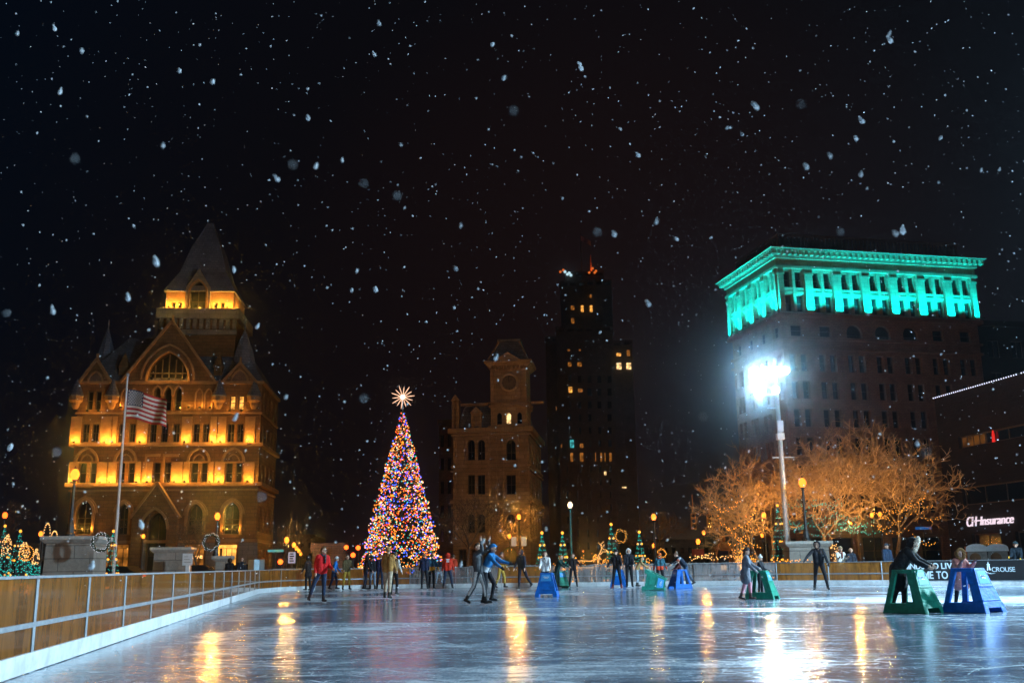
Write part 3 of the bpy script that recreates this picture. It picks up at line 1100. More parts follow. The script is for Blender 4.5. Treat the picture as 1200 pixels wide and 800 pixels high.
def wall(mb, u0, u1, z0, z1, holes, y=0.0, depth=0.4):
    """wall face with real openings and reveals. hole = (ua,ub,za,zb,archheight)"""
    us = sorted(set([u0, u1] + [h[0] for h in holes] + [h[1] for h in holes]))
    zs = sorted(set([z0, z1] + [h[2] for h in holes] + [h[3] for h in holes]))
    us = [u for u in us if u0 <= u <= u1]
    zs = [z for z in zs if z0 <= z <= z1]
    for i in range(len(us) - 1):
        run = None
        for j in range(len(zs) - 1):
            cu, cz = (us[i] + us[i + 1]) / 2, (zs[j] + zs[j + 1]) / 2
            inside = any(h[0] < cu < h[1] and h[2] < cz < h[3] for h in holes)
            if not inside:
                run = [zs[j], zs[j + 1]] if run is None else [run[0], zs[j + 1]]
            if (inside or j == len(zs) - 2) and run:
                mb.face([(us[i], y, run[0]), (us[i + 1], y, run[0]), (us[i + 1], y, run[1]), (us[i], y, run[1])])
                run = None
    for (a, b, c, d, ah) in holes:
        zt = d - ah
        mb.face([(a, y, c), (a, y, zt), (a, y + depth, zt), (a, y + depth, c)])
        mb.face([(b, y, c), (b, y + depth, c), (b, y + depth, zt), (b, y, zt)])
        mb.face([(a, y, c), (a, y + depth, c), (b, y + depth, c), (b, y, c)])
        if ah <= 0:
            mb.face([(a, y, d), (b, y, d), (b, y + depth, d), (a, y + depth, d)])
        else:
            pts = arch_pts(a, b, zt, ah)
            h2 = len(pts) // 2
            for i in range(len(pts) - 1):
                p, q = pts[i], pts[i + 1]
                mb.face([(p[0], y, p[1]), (q[0], y, q[1]), (q[0], y + depth, q[1]), (p[0], y + depth, p[1])])
                corner = a if i < h2 else b
                mb.face([(p[0], y, p[1]), (corner, y, d), (q[0], y, q[1])])


WCACHE = {}


def window(parent, u0, u1, z0, z1, y, ah=0.0, pane=None, frame=None, bars=(1, 1), fw=0.12, xf=None):
    """frame part with a pane sub-part; equal windows share their mesh. xf: angle for returns"""
    pane = pane or M['pane']
    frame = frame or M['frame']
    key = (round(u1 - u0, 2), round(z1 - z0, 2), round(ah, 2), pane.name, frame.name, bars, fw)
    if key in WCACHE:
        src = WCACHE[key]
        f = src.copy()
        link(f, parent)
        f.location = (u0, y, z0)
        f.rotation_euler = (0, 0, 0)
        for k in KIDS.get(src.name, []):
            c = k.copy()
            link(c, f)
        return f
    w, h = u1 - u0, z1 - z0
    mb = MB()
    zt = h - ah
    mb.box(0, fw, 0, 0.1, 0, zt)
    mb.box(w - fw, w, 0, 0.1, 0, zt)
    mb.box(fw, w - fw, 0, 0.1, 0, fw)
    if ah <= 0:
        mb.box(fw, w - fw, 0, 0.1, h - fw, h)
    else:
        pts = arch_pts(0, w, zt, ah)
        for i in range(len(pts) - 1):
            mb.bar((pts[i][0], 0.05, pts[i][1]), (pts[i + 1][0], 0.05, pts[i + 1][1]), 0.1, fw * 1.3)
    nx, nz = bars
    for i in range(1, nx + 1):
        x = w * i / (nx + 1)
        mb.box(x - fw * 0.3, x + fw * 0.3, 0.01, 0.08, fw, h - (fw if ah <= 0 else ah * 0.3))
    for i in range(1, nz + 1):
        z = zt * i / (nz + 1) if ah else h * i / (nz + 1)
        mb.box(fw, w - fw, 0.015, 0.075, z - fw * 0.3, z + fw * 0.3)
    f = mb.build('window', frame, parent, (u0, y, z0))
    mb = MB()
    if ah <= 0:
        mb.face([(0, 0.06, 0), (w, 0.06, 0), (w, 0.06, h), (0, 0.06, h)])
    else:
        mb.face([(0, 0.06, 0), (w, 0.06, 0)] + [(p[0], 0.06, p[1]) for p in arch_pts(0, w, zt, ah)][::-1])
    mb.build('pane', pane, f)
    WCACHE[key] = f
    return f


def archband(mb, u0, u1, zs, h, wid, y0, y1, legs=0.0, keep=None):
    """moulding that runs round an arch"""
    pi = arch_pts(u0, u1, zs, h, 9)
    po = arch_pts(u0 - wid, u1 + wid, zs, h + wid, 9)
    for i in range(len(pi) - 1):
        a, b, c, d = pi[i], pi[i + 1], po[i + 1], po[i]
        q = [(a[0], y0, a[1]), (b[0], y0, b[1]), (b[0], y1, b[1]), (a[0], y1, a[1]), (d[0], y0, d[1]), (c[0], y0, c[1]), (c[0], y1, c[1]), (d[0], y1, d[1])]
        mb.hexa(q)
    if legs:
        mb.box(u0 - wid, u0, y0, y1, zs - legs, zs)
        mb.box(u1, u1 + wid, y0, y1, zs - legs, zs)


# ------------------------------------------------------------------ the gothic bank on the left
B = Fac(79, 118, 5)
bank = thing('gothic_bank', 'sandstone gothic bank with pointed gables and a slate spire, lit in bands by amber floodlights', 'building', B.o, B.a)
r_ = B.rect
W0, W1 = B.u(79, 620), B.u(300, 620)
zc1 = B.z(636, 190)     # ground floor top
zc2 = B.z(567.5, 190)    # ledge below row 3
zc3 = B.z(521, 190)     # ledge below row 4
zev = B.z(447, 190)     # eaves
DEP = 13.5
fs, ts = M['sandstone'], M['trim_stone']
mb = MB()
holes = []
wins = []


def hole(x0, x1, y0, y1, arch=0.0, pane=None, bars=(1, 1), fw=0.12, shift=0):
    a, b, c, d = r_(x0, x1, y0, y1)
    ah = 0 if arch == 0 else max((b - a) * 0.5 * 1.001, (b - a) * arch)
    holes.append((a, b, c, d, ah))
    wins.append((a, b, c, d, ah, pane, bars, fw))


# row 4 pairs
for x0, x1 in ((96, 104.5), (107, 115.5), (139, 146), (150.5, 158.5), (175.6, 183.5), (188.5, 197), (202, 210.5), (226, 234), (237, 245), (266.5, 274.5), (277, 285)):
    hole(x0, x1, 496, 518)
# lancets above
for x0, x1 in ((180, 188.5), (192, 201), (204.5, 213)):
    hole(x0, x1, 453, 481, 0.8, bars=(0, 1))
for x0, x1 in ((102, 109), (111.5, 118.5)):
    hole(x0, x1, 458, 480, bars=(0, 1))
for x0, x1 in ((269, 276), (279, 286)):
    hole(x0, x1, 463, 480, 0, M['lit_amber'], bars=(0, 1))
# row 3 pairs
for x0, x1 in ((92.5, 101), (104.5, 112.5), (138, 146), (149.5, 157.5), (179.5, 188), (191.5, 200), (223.5, 232), (235, 243), (264, 272.5), (275.5, 283.5)):
    hole(x0, x1, 541, 566.5, bars=(0, 1))
# row 2 tall arches
hole(89, 108.5, 586, 626, 0.75, bars=(1, 3))
hole(138, 151, 590, 626, 0.75, bars=(1, 2))
hole(220, 238, 590, 626, 0.6, bars=(1, 2))
hole(262, 281, 588, 626, 0.75, bars=(1, 3))
# ground floor shops
for x0, x1, pn in ((86, 108, 'lit_dim'), (128, 150, 'lit_dim'), (219, 239, 'lit_dim'), (258, 277, 'lit_amber')):
    hole(x0, x1, 641, 669, 0, M[pn], bars=(2, 0))
hole(172, 197, 600, 669, 0.6, M['pane'], bars=(1, 2))
wall(mb, W0, W1, 0, zev, holes, 0, 0.45)
# returns and back
for (a, b) in ((W1, W1 + 0.0), (W0, W0)):
    pass
rh = []
rwin = []
for k in range(4):
    c = 2.0 + k * 3.1
    for z0, z1, ah in ((1.0, 3.4, 0), (B.z(622, 300), B.z(590, 300), 0.6), (B.z(566, 300), B.z(541, 300), 0), (B.z(518, 300), B.z(497, 300), 0), (B.z(480, 300), B.z(456, 300), 0.5)):
        rh.append((c - 0.55, c + 0.55, z0, z1, ah))
mw = MB()
wall(mw, 0, DEP, 0, zev, rh, 0, 0.4)
# turn: local x -> +y at u=W1, y -> -x
for i in range(len(mw.v)):
    x, y_, z = mw.v[i]
    mw.v[i] = (W1 - y_, x, z)
n = len(mb.v)
mb.add(mw.v, mw.f)
mb.face([(W0, 0, 0), (W0, 0, zev), (W0, DEP, zev), (W0, DEP, 0)])
mb.face([(W0, DEP, 0), (W0, DEP, zev), (W1, DEP, zev), (W1, DEP, 0)])
mb.build('wall', fs, bank)
for (a, b, c, d, ah, pn, bars, fw) in wins:
    window(bank, a, b, c, d, 0.34, ah, pn, None, bars, fw)
for (a, b, c, d, ah) in rh:
    f = window(bank, a, b, c, d, 0, ah, None, None, (1, 1))
    f.location = (W1 - 0.34, a, c)
    f.rotation_euler = (0, 0, PI / 2)
# floor slab against see-through and slate roof
mb = MB()
zr = zev + 6.5
mb.add([(W0 - .2, -.1, zev), (W1 + .2, -.1, zev), (W1 + .2, DEP + .2, zev), (W0 - .2, DEP + .2, zev), (W0 + 4, 5, zr), (W1 - 4, 5, zr), (W1 - 4, DEP - 4, zr), (W0 + 4, DEP - 4, zr)],
       [(0, 1, 5, 4), (1, 2, 6, 5), (2, 3, 7, 6), (3, 0, 4, 7), (4, 5, 6, 7), (3, 2, 1, 0)])
mb.build('roof', M['slate'], bank)
# ledges and cornices
mb = MB()
for z, hh, out in ((zc1, 0.35, 0.25), (zc2 - 0.25, 0.45, 0.55), (zc3 - 0.2, 0.4, 0.5), (B.z(485, 190), 0.22, 0.15), (zev - 0.3, 0.35, 0.3), (B.z(574, 190) - .1, 0.2, 0.2)):
    mb.box(W0 - out, W1 + out, -out, -0.003, z, z + hh)
    mb.box(W1 + 0.003, W1 + out, 0.0, DEP, z, z + hh)
mb.build('cornice', ts, bank)
# plinth
mb = MB()
xd0, xd1 = B.u(172, 660), B.u(197, 660)
prev_ = W0
for x0_, x1_ in ((84, 110), (126, 152), (170, 199), (217, 241), (256, 279)):
    a_, b_ = B.u(x0_, 660), B.u(x1_, 660)
    mb = MB()
    mb.box(prev_ - .1, a_, -0.3, -0.004, 0, zc1 - 0.05)
    mb.build('plinth', M['granite'], bank)
    prev_ = b_ + .1
mb = MB()
mb.box(prev_ - .1, W1 + .3, -0.3, -0.004, 0, zc1 - 0.05)
mb.build('plinth', M['granite'], bank)
# shopfront frames that glow themselves, in place of yellow light on them
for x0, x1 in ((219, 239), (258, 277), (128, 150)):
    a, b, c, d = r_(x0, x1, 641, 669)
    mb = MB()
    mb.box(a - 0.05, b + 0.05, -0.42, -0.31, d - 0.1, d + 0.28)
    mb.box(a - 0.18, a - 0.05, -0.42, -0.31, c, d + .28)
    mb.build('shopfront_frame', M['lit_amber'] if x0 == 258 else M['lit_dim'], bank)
# pilaster strips between the windows of rows 3 and 4
mb = MB()
for x0, x1 in ((83, 95.5), (118, 130.5), (132, 137), (160.5, 173.5), (213, 225), (247, 254), (255.5, 265), (287, 299)):
    a, b, c, d = r_(x0, x1, 488, 518)
    mb = MB()
    mb.box(a, b, -0.16, -0.004, zc3 + 0.2, d)
    mb.build('pilaster', ts, bank)
for x0, x1 in ((81, 91.5), (114, 125), (127, 136.5), (159, 165), (167, 178.5), (201, 213.5), (215, 222), (245, 250), (252, 263), (285.5, 298)):
    a, b, c, d = r_(x0, x1, 541, 566.5)
    mb = MB()
    mb.box(a, b, -0.16, -0.004, zc2 + 0.2, d)
    mb.build('pilaster', ts, bank)
# arches over the row 3 pairs
for xc in (102.5, 148, 233.5, 274):
    a, b, c, d = r_(xc - 13.5, xc + 13.5, 523, 541)
    mb = MB()
    archband(mb, a + 0.25, b - 0.25, c, d - c - 0.35, 0.28, -0.35, -0.003)
    archband(mb, a + 0.75, b - 0.75, c, d - c - 1.0, 0.15, -0.2, -0.003)
    mb.box(a + .2, b - .2, -0.25, -0.003, c - 0.12, c + 0.06)
    mb.build('arch_moulding', ts, bank)
# big arches row 2
for x0, x1, y0, y1 in ((89, 108.5, 586, 626), (138, 151, 590, 626), (220, 238, 590, 626), (262, 281, 588, 626)):
    a, b, c, d = r_(x0, x1, y0, y1)
    ah = (b - a) * 0.75
    mb = MB()
    archband(mb, a, b, d - ah, ah, 0.3, -0.4, -0.003, d - ah - c)
    archband(mb, a - .32, b + .32, d - ah, ah + .32, 0.2, -0.2, -0.003)
    mb.build('arch_moulding', ts, bank)
# lit rectangular frames in the middle of row 3
for x0, x1 in ((170, 187.5), (191, 209)):
    a, b, c, d = r_(x0, x1, 532, 566)
    mb = MB()
    mb.box(a, b, -0.4, -0.18, d - 0.3, d)
    mb.box(a, a + 0.22, -0.4, -0.18, c, d - 0.3)
    mb.build('lintel_frame', ts, bank)
# entrance porch gable
a, _ = B.uv(159, 606)
b, _ = B.uv(211, 606)
zp0 = B.z(606, 185)
zp1 = B.z(568, 185)
ad, bd, cd, dd = r_(170, 199, 600, 669)
mb = MB()
mid = (a + b) / 2
for s_ in (-1, 1):
    x = mid + s_ * (b - a) / 2
    xi = mid + s_ * (bd - ad) / 2
    mb.box(min(x, xi), max(x, xi), -1.4, -0.31, 0, zp0)
ap = arch_pts(mid - (bd - ad) / 2, mid + (bd - ad) / 2, zp0 - 1.4, 2.2, 8)
zlow = zp0
for i in range(len(ap) - 1):
    p, q = ap[i], ap[i + 1]
    def top(x):
        return zp0 + (zp1 - zp0) * (1 - abs(x - mid) / ((b - a) / 2))
    mb.hexa([(p[0], -1.4, max(p[1], 0)), (q[0], -1.4, q[1]), (q[0], -0.31, q[1]), (p[0], -0.31, p[1]), (p[0], -1.4, top(p[0])), (q[0], -1.4, top(q[0])), (q[0], -0.31, top(q[0])), (p[0], -0.31, top(p[0]))])
for s_ in (-1, 1):
    x = mid + s_ * (b - a) / 2
    xi = mid + s_ * (bd - ad) / 2
    mb.hexa([(x, -1.4, zp0 + .002), (xi, -1.4, zp0 + .002), (xi, -0.31, zp0 + .002), (x, -0.31, zp0 + .002), (x, -1.4, zp0 + 0.05), (xi, -1.4, top(xi)), (xi, -0.31, top(xi)), (x, -0.31, zp0 + .05)])
o = mb.build('porch', fs, bank, fixn=True)
mb = MB()
archband(mb, mid - (bd - ad) / 2, mid + (bd - ad) / 2, zp0 - 1.4, 2.2, 0.3, -1.62, -1.41)
for s_ in (-1, 1):
    mb.bar((mid + s_ * ((b - a) / 2 + .2), -1.0, zp0 - .1), (mid, -1.0, zp1 + .2), 1.1, 0.28)
mb.build('coping', ts, o)


def gable(name, xl, xr, yb, xa, ya, depth, arch=None, y=-0.25):
    a, zb = B.uv(xl, yb)
    b, _ = B.uv(xr, yb)
    c, zt = B.uv(xa, ya)
    c = (a + b) / 2
    mb = MB()
    if arch:
        h0, h1, hz0, hh = arch
        pts = arch_pts(h0, h1, hz0, hh, 10)
        zb2 = zb

        def top(x):
            return zb + (zt - zb) * (1 - abs(x - c) / ((b - a) / 2))
        xs = [a] + [p[0] for p in pts] + [b]
        lo = [zb] + [p[1] for p in pts] + [zb]
        for i in range(len(xs) - 1):
            if i == 0 or i == len(xs) - 2:
                l0 = l1 = zb
            else:
                l0, l1 = lo[i], lo[i + 1]
            mb.hexa([(xs[i], y, l0), (xs[i + 1], y, l1), (xs[i + 1], y + depth, l1), (xs[i], y + depth, l0),
                     (xs[i], y, max(l0 + .01, top(xs[i]))), (xs[i + 1], y, max(l1 + .01, top(xs[i + 1]))), (xs[i + 1], y + depth, max(l1 + .01, top(xs[i + 1]))), (xs[i], y + depth, max(l0 + .01, top(xs[i])))])
    else:
        mb.prism([(a, zb), (b, zb), (c, zt)], y, y + depth)
    g = mb.build('gable', fs, bank, fixn=True)
    mb = MB()
    for s_ in (-1, 1):
        mb.bar((c + s_ * ((b - a) / 2 + 0.3), y + 0.1, zb - .15), (c, y + 0.1, zt + 0.25), 0.7, 0.3)
    mb.box(c - 0.12, c + 0.12, y, y + .3, zt + .2, zt + 1.0)
    mb.build('coping', ts, g)
    # gable roof running back
    mb = MB()
    L = 5.5
    for s_ in (-1, 1):
        e = c + s_ * (b - a) / 2
        mb.add([(e, y + depth, zb), (c, y + depth, zt - .05), (c, y + depth + L, zt - .05), (e, y + depth + L, zb)], [(0, 1, 2, 3)])
    mb.add([(a, y + depth + L, zb), (b, y + depth + L, zb), (c, y + depth + L, zt - .05)], [(0, 1, 2)])
    mb.build('gable_roof', M['slate'], g)
    return a, b, c, zb, zt, g


# big central gable with its great arch
h0, _ = B.uv(173, 446)
h1, _ = B.uv(221, 446)
zar = B.z(413, 198) - zev
a, b, c, zb, zt, g = gable('gable', 145, 251, 447, 200, 379, 0.6, (h0, h1, zev, zar))
mb = MB()
archband(mb, h0, h1, zev, zar, 0.22, -0.45, -0.26)
archband(mb, h0 - 0.6, h1 + .6, zev + 0.2, zar + .6, 0.25, -0.45, -0.26)
mb.build('arch_moulding', ts, g)
mb = MB()
mb.face([(h0 - .2, 0.3, zev), (h1 + .2, 0.3, zev)] + [(p[0], 0.3, p[1]) for p in arch_pts(h0 - .2, h1 + .2, zev, zar + .2)][::-1])
mb.build('arch_glazing', M['pane'], g)
mb = MB()
for k in range(1, 6):
    x = h0 + (h1 - h0) * k / 6
    mb.box(x - .07, x + .07, 0.15, 0.28, zev, zev + zar * (1 - abs(k - 3) / 3.0 * 0.55) - .2)
mb.box(h0, h1, 0.15, 0.285, zev + 1.0, zev + 1.15)
mb.build('tracery', M['frame'], g)
for xl, xr, xa, ya in ((97, 128, 114.5, 424), (263.5, 299, 281, 428)):
    a, b, c, zb, zt, g = gable('gable', xl, xr, 447, xa, ya, 0.6)
    mb = MB()
    w = (b - a) * 0.24
    archband(mb, c - w, c + w, zb - 0.1, w * 1.6, 0.2, -0.45, -0.26)
    mb.build('arch_moulding', ts, g)
    mb = MB()
    mb.face([(c - w, -0.27, zb), (c + w, -0.27, zb)] + [(p[0], -0.27, p[1]) for p in arch_pts(c - w, c + w, zb, w * 1.5)][::-1])
    mb.build('blind_arch', M['brick_brown'], g)
# corbelled corner turrets with little caps
for x in (90, 132, 257, 298):
    u_, z_ = B.uv(x, 470)
    zt = B.z(453, x)
    mb = MB()
    mb.lathe([(0.25, -1.0), (0.45, -0.6), (0.5, -0.3), (0.8, 0.0), (0.8, 0.5)], 10, (u_, -0.3, z_))
    t_ = mb.build('corbel_turret', ts, bank)
    mb = MB()
    mb.lathe([(0.86, 0.5), (0.9, 0.62), (0.05, zt - z_ + 0.9)], 10, (u_, -0.3, z_))
    mb.build('turret_cap', M['slate'], t_)
# the two slate cones behind the pavilion gables
for x, ya, xb0, xb1, yb in ((123.5, 386, 107, 136, 440), (285, 392, 266, 301, 446)):
    w = 3.4
    fu = lambda px, py: B.uv(px, py)
    u_, z_ = fu((xb0 + xb1) / 2, yb)
    k = 1 + w / 118.0
    rad = (fu(xb1, yb)[0] - fu(xb0, yb)[0]) / 2 * k * 1.22
    zt = fu(x, ya)[1] * k + .6
    uc = fu((xb0 + xb1) / 2, yb)[0] * k - (k - 1) * (-(B.o.x))
    p = at(x, 430, 118 + w + 1.5)
    loc = (p - B.o)
    uc = loc.dot(B.t)
    wc = -loc.dot(B.n)
    mb = MB()
    mb.lathe([(rad * 0.92, zev - 3), (rad * 0.92, zev + 0.2)], 8, (uc, wc, 0))
    t_ = mb.build('corner_turret', fs, bank)
    mb = MB()
    mb.lathe([(rad * 1.05, zev + 0.1), (rad * 0.9, zev + 0.6), (rad * 0.52, zev + (zt - zev) * 0.6), (0.04, zt)], 8, (uc, wc, 0))
    mb.lathe([(0.05, zt - .1), (0.12, zt + 0.3), (0.02, zt + 1.0)], 6, (uc, wc, 0))
    mb.build('turret_spire', M['slate_lit'], t_)
# blind lit arches beside the lancets
for x0, x1 in ((230, 237), (241, 248), (143, 150), (153, 160)):
    a, b, c, d = r_(x0, x1, 455, 479)
    mb = MB()
    archband(mb, a, b, d - 0.9, 0.8, 0.16, -0.25, -0.003, d - 0.9 - c)
    mb.build('arch_moulding', ts, bank)
for x0, x1 in ((180, 188.5), (192, 201), (204.5, 213)):
    a, b, c, d = r_(x0, x1, 453, 481)
    ah = (b - a) * 0.8
    mb = MB()
    archband(mb, a, b, d - ah, ah, 0.18, -0.25, -0.003, 0.4)
    mb.build('arch_moulding', ts, bank)
# chimney pinnacles
for x in (142, 254):
    u_, z_ = B.uv(x, 440)
    mb = MB()
    mb.box(u_ - .5, u_ + .5, 0.6, 1.6, zev - .5, z_ + 1.2)
    mb.frustum((u_ - .6, u_ + .6, 0.5, 1.7), (u_ - .05, u_ + .05, 1.05, 1.15), z_ + 1.2, z_ + 3.0)
    mb.build('pinnacle', fs, bank)

# the great tower, standing back
TB = 3.0
tf = Fac(181, 118 + TB, 5)


def tw(px, py):
    d = ray(px, py)
    k = (tf.o - C0).dot(tf.n) / d.dot(tf.n)
    p = C0 + d * k - B.o
    return p.dot(B.t), -p.dot(B.n), p.z


ua, wa, _ = tw(183, 400)
ub, _, _ = tw(277, 400)
z360 = tw(230, 361)[2]
z372 = tw(230, 373)[2]
z340 = tw(230, 340)[2]
ztip = tw(241, 248)[2]
TD = (ub - ua)
mb = MB()
mb.box(ua + .3, ub - .3, wa + 0.6, wa + TD - .3, zev - 2, z372)
mb.build('tower_shaft', fs, bank)
mb = MB()
mb.box(ua - .2, ub + .2, wa, wa + TD + .2, z372, z360)
for k in range(12):
    x = ua + (ub - ua) * (k + 0.5) / 12
    mb.box(x - .22, x + .22, wa + 0.15, wa + .58, z372 - 1.3, z372 - .003)
mb.box(ua + .1, ub - .1, wa + .2, wa + .59, z372 - 2.0, z372 - 1.4)
mb.build('tower_parapet', M['granite'], bank)
la, _, _ = tw(192.5, 350)
lb, _, _ = tw(272, 350)
hl_ = []
for x0, x1 in ((199.5, 204), (207, 211.5), (249.5, 254), (257.5, 262)):
    hl_.append((tw(x0, 350)[0], tw(x1, 350)[0], tw(200, 358.5)[2], tw(200, 352)[2], 0))
mb = MB()
fy_ = wa + 0.9
wall(mb, la, lb, z360 - .02, z340, hl_, fy_, 0.3)
mb.face([(lb, fy_, z360), (lb, fy_ + TD - 2, z360), (lb, fy_ + TD - 2, z340), (lb, fy_, z340)])
mb.face([(la, fy_, z360), (la, fy_, z340), (la, fy_ + TD - 2, z340), (la, fy_ + TD - 2, z360)])
mb.face([(la, fy_ + TD - 2, z360), (la, fy_ + TD - 2, z340), (lb, fy_ + TD - 2, z340), (lb, fy_ + TD - 2, z360)])
mb.build('belfry_wall', ts, bank)
for h_ in hl_:
    window(bank, h_[0], h_[1], h_[2], h_[3], fy_ + .22, 0, None, None, (0, 0), 0.06)
# steep slate roof, bell-cast at the foot, flat-tipped
cu, cw = (la + lb) / 2, fy_ + (TD - 2) / 2
hw = (lb - la) / 2
mb = MB()
prof = [(hw * 1.06, z340), (hw * 1.02, z340 + 0.35), (hw * 0.70, z340 + 0.28 * (ztip - z340)), (hw * 0.46, z340 + 0.62 * (ztip - z340)), (hw * 0.12, ztip - .4), (hw * 0.10, ztip)]
q2 = math.sqrt(2)
mb.lathe([(r0 * q2, z) for r0, z in prof], 4, (cu, cw, 0), rot=PI / 4)
mb.build('tower_roof', M['slate_lit'], bank)
# belfry dormer with pointed window
da, db = tw(216.5, 345)[0], tw(245.5, 345)[0]
dz = tw(231, 336)[2]
dt = tw(231, 313)[2]
wa0, wb0 = tw(221.5, 350)[0], tw(240.5, 350)[0]
wt = tw(231, 328)[2]
mb = MB()
dy = fy_ - 0.55
sp = z360 + (wt - z360) * 0.55
pts = arch_pts(wa0, wb0, sp, wt - sp, 8)
mc = (da + db) / 2
mb.box(da, wa0, dy, fy_ - .004, z360 - .01, dz)
mb.box(wb0, db, dy, fy_ - .004, z360 - .01, dz)


def top(x):
    return dz + (dt - dz) * (1 - abs(x - mc) / ((db - da) / 2))


for i in range(len(pts) - 1):
    p, q = pts[i], pts[i + 1]
    mb.hexa([(p[0], dy, p[1]), (q[0], dy, q[1]), (q[0], fy_ + 3, q[1]), (p[0], fy_ + 3, p[1]), (p[0], dy, top(p[0])), (q[0], dy, top(q[0])), (q[0], fy_ + 3, top(q[0])), (p[0], fy_ + 3, top(p[0]))])
for x, xi in ((da, wa0), (db, wb0)):
    mb.hexa([(x, dy, dz + .003), (xi, dy, dz + .003), (xi, fy_ + 3, dz + .003), (x, fy_ + 3, dz + .003), (x, dy, dz + .02), (xi, dy, top(xi)), (xi, fy_ + 3, top(xi)), (x, fy_ + 3, dz + .02)])
dm = mb.build('belfry_dormer', M['granite'], bank, fixn=True)
mb = MB()
archband(mb, wa0, wb0, sp, wt - sp, 0.22, dy - .2, dy - .003, sp - z360)
mb.build('arch_moulding', ts, dm)
f = window(bank, wa0, wb0, z360 + .02, wt, dy + .35, wt - sp, None, None, (1, 1), 0.12)
# amber floodlights on the ledges
fl = 0
FX = M['black_iron']


def ledge_light(u, w, z, pw, rad=0.12, col=AMBER):
    mb = MB()
    mb.box(-.13, .13, -.1, .1, -0.12, 0.1)
    o = mb.build('floodlight', FX, bank, (u, w - .12, z - 0.12))
    sun_free_point('floodlight_lamp', (0, .0, 0.22), pw, col, rad, o)


PW = 230
for x in (89, 124, 134, 166, 218, 250, 260, 292.5):
    u_, _ = B.uv(x, 517)
    ledge_light(u_, -0.62, zc3 + 0.42, PW)
for x in (86, 119.5, 131, 162, 174, 206, 218, 247, 257.5, 291.5):
    u_, _ = B.uv(x, 565)
    ledge_light(u_, -0.66, zc2 + 0.40, PW)
for x in (197, 210, 252, 266):
    u_, w_, z_ = tw(x, 359)
    ledge_light(u_, fy_ - 0.55, z360 + 0.35, PW * 1.2)
ledge_light(lb + 0.6, fy_ + 2.5, z360 + .4, PW)
ledge_light((wa0 + wb0) / 2, dy - .4, z360 + .35, PW * 0.35)
for x in (172, 222, 184.5, 208, 143, 235, 247):
    u_, z_ = B.uv(x, 480)
    ledge_light(u_, -0.4, z_ + 0.35, PW * 0.16, 0.08)
for x in (104, 270, 284, 117):
    u_, z_ = B.uv(x, 484)
    ledge_light(u_, -0.45, z_ + 0.35, PW * 0.12, 0.08)
for x in (180, 200, 217):
    u_, z_ = B.uv(x, 446)
    ledge_light(u_, -0.8, z_ + 0.2, PW * 0.14, 0.1)
for x in (91, 107, 263, 279):
    u_, z_ = B.uv(x, 623)
    ledge_light(u_, -0.55, z_ + 0.3, PW * 0.22, 0.08)

# ------------------------------------------------------------------ the clock tower building
Gf = Fac(531, 125, -7)
G_o = thing('clock_tower_building', 'dim limestone building with arched windows and a clock tower under a mansard roof', 'building', Gf.o, Gf.a)
r_ = Gf.rect
gu0, gu1 = Gf.u(531, 620), Gf.u(621, 620)
gz = Gf.z(504, 575)
GD = 16
holes, wins = [], []
for x0, x1 in ((548, 556.5), (559.5, 568.5), (593, 604.5)):
    for y0, y1, ar in ((515, 539, 0.52), (556, 579, 0), (602, 624, 0.52)):
        hole(x0, x1, y0, y1, ar, None, (1, 1), 0.1)
hole(588, 606, 640, 668, 0.52, None, (1, 1))
for x0 in (537, 552, 566):
    hole(x0, x0 + 10, 643, 668, 0, None, (1, 1))
mb = MB()
wall(mb, gu0, gu1, 0, gz, holes, 0, 0.5)
rh = [(2 + k * 3.4, 3.3 + k * 3.4, z0, z1, 0.66) for k in range(4) for z0, z1 in ((Gf.z(539, 630), Gf.z(515, 630)), (Gf.z(579, 630), Gf.z(556, 630)), (Gf.z(624, 630), Gf.z(602, 630)))]
mw = MB()
wall(mw, 0, GD, 0, gz, rh, 0, 0.5)
mb.add([(gu1 - y_, x, z) for x, y_, z in mw.v], mw.f)
mb.face([(gu0, 0, 0), (gu0, 0, gz), (gu0, GD, gz), (gu0, GD, 0)])
mb.face([(gu0, GD, 0), (gu0, GD, gz), (gu1, GD, gz), (gu1, GD, 0)])
mb.build('wall', M['limestone'], G_o)
for (a, b, c, d, ah, pn, bars, fw) in wins:
    window(G_o, a, b, c, d, 0.38, ah, pn, None, bars, fw)
for (a, b, c, d, ah) in rh:
    f = window(G_o, a, b, c, d, 0, ah)
    f.location = (gu1 - 0.38, a, c)
    f.rotation_euler = (0, 0, PI / 2)
mb = MB()
for py, hh, out in ((504, 0.6, 0.6), (509, 0.25, 0.25), (546, 0.3, 0.25), (551, 0.2, 0.3), (587, 0.4, 0.35), (594, 0.2, 0.2), (634, 0.4, 0.3)):
    z = Gf.z(py, 575)
    mb.box(gu0 - out, gu1 + out, -out, -.003, z - hh / 2, z + hh / 2)
    mb.box(gu1 + .003, gu1 + out, 0, GD, z - hh / 2, z + hh / 2)
mb.build('cornice', M['limestone'], G_o)
mb = MB()
for x0, x1 in ((531, 535), (540, 545), (570.5, 574), (578, 583), (588, 591), (606, 609.5), (616.5, 621)):
    a, b, c, d = r_(x0, x1, 510, 632)
    k = 0
    z = c
    mb = MB()
    while z < d - .7:
        mb.box(a + (0.08 if k % 2 else 0), b - (0.08 if k % 2 else 0), -0.2, -.004, z, z + 0.7)
        z += 0.7
        k += 1
    mb.build('quoin', M['limestone'], G_o)
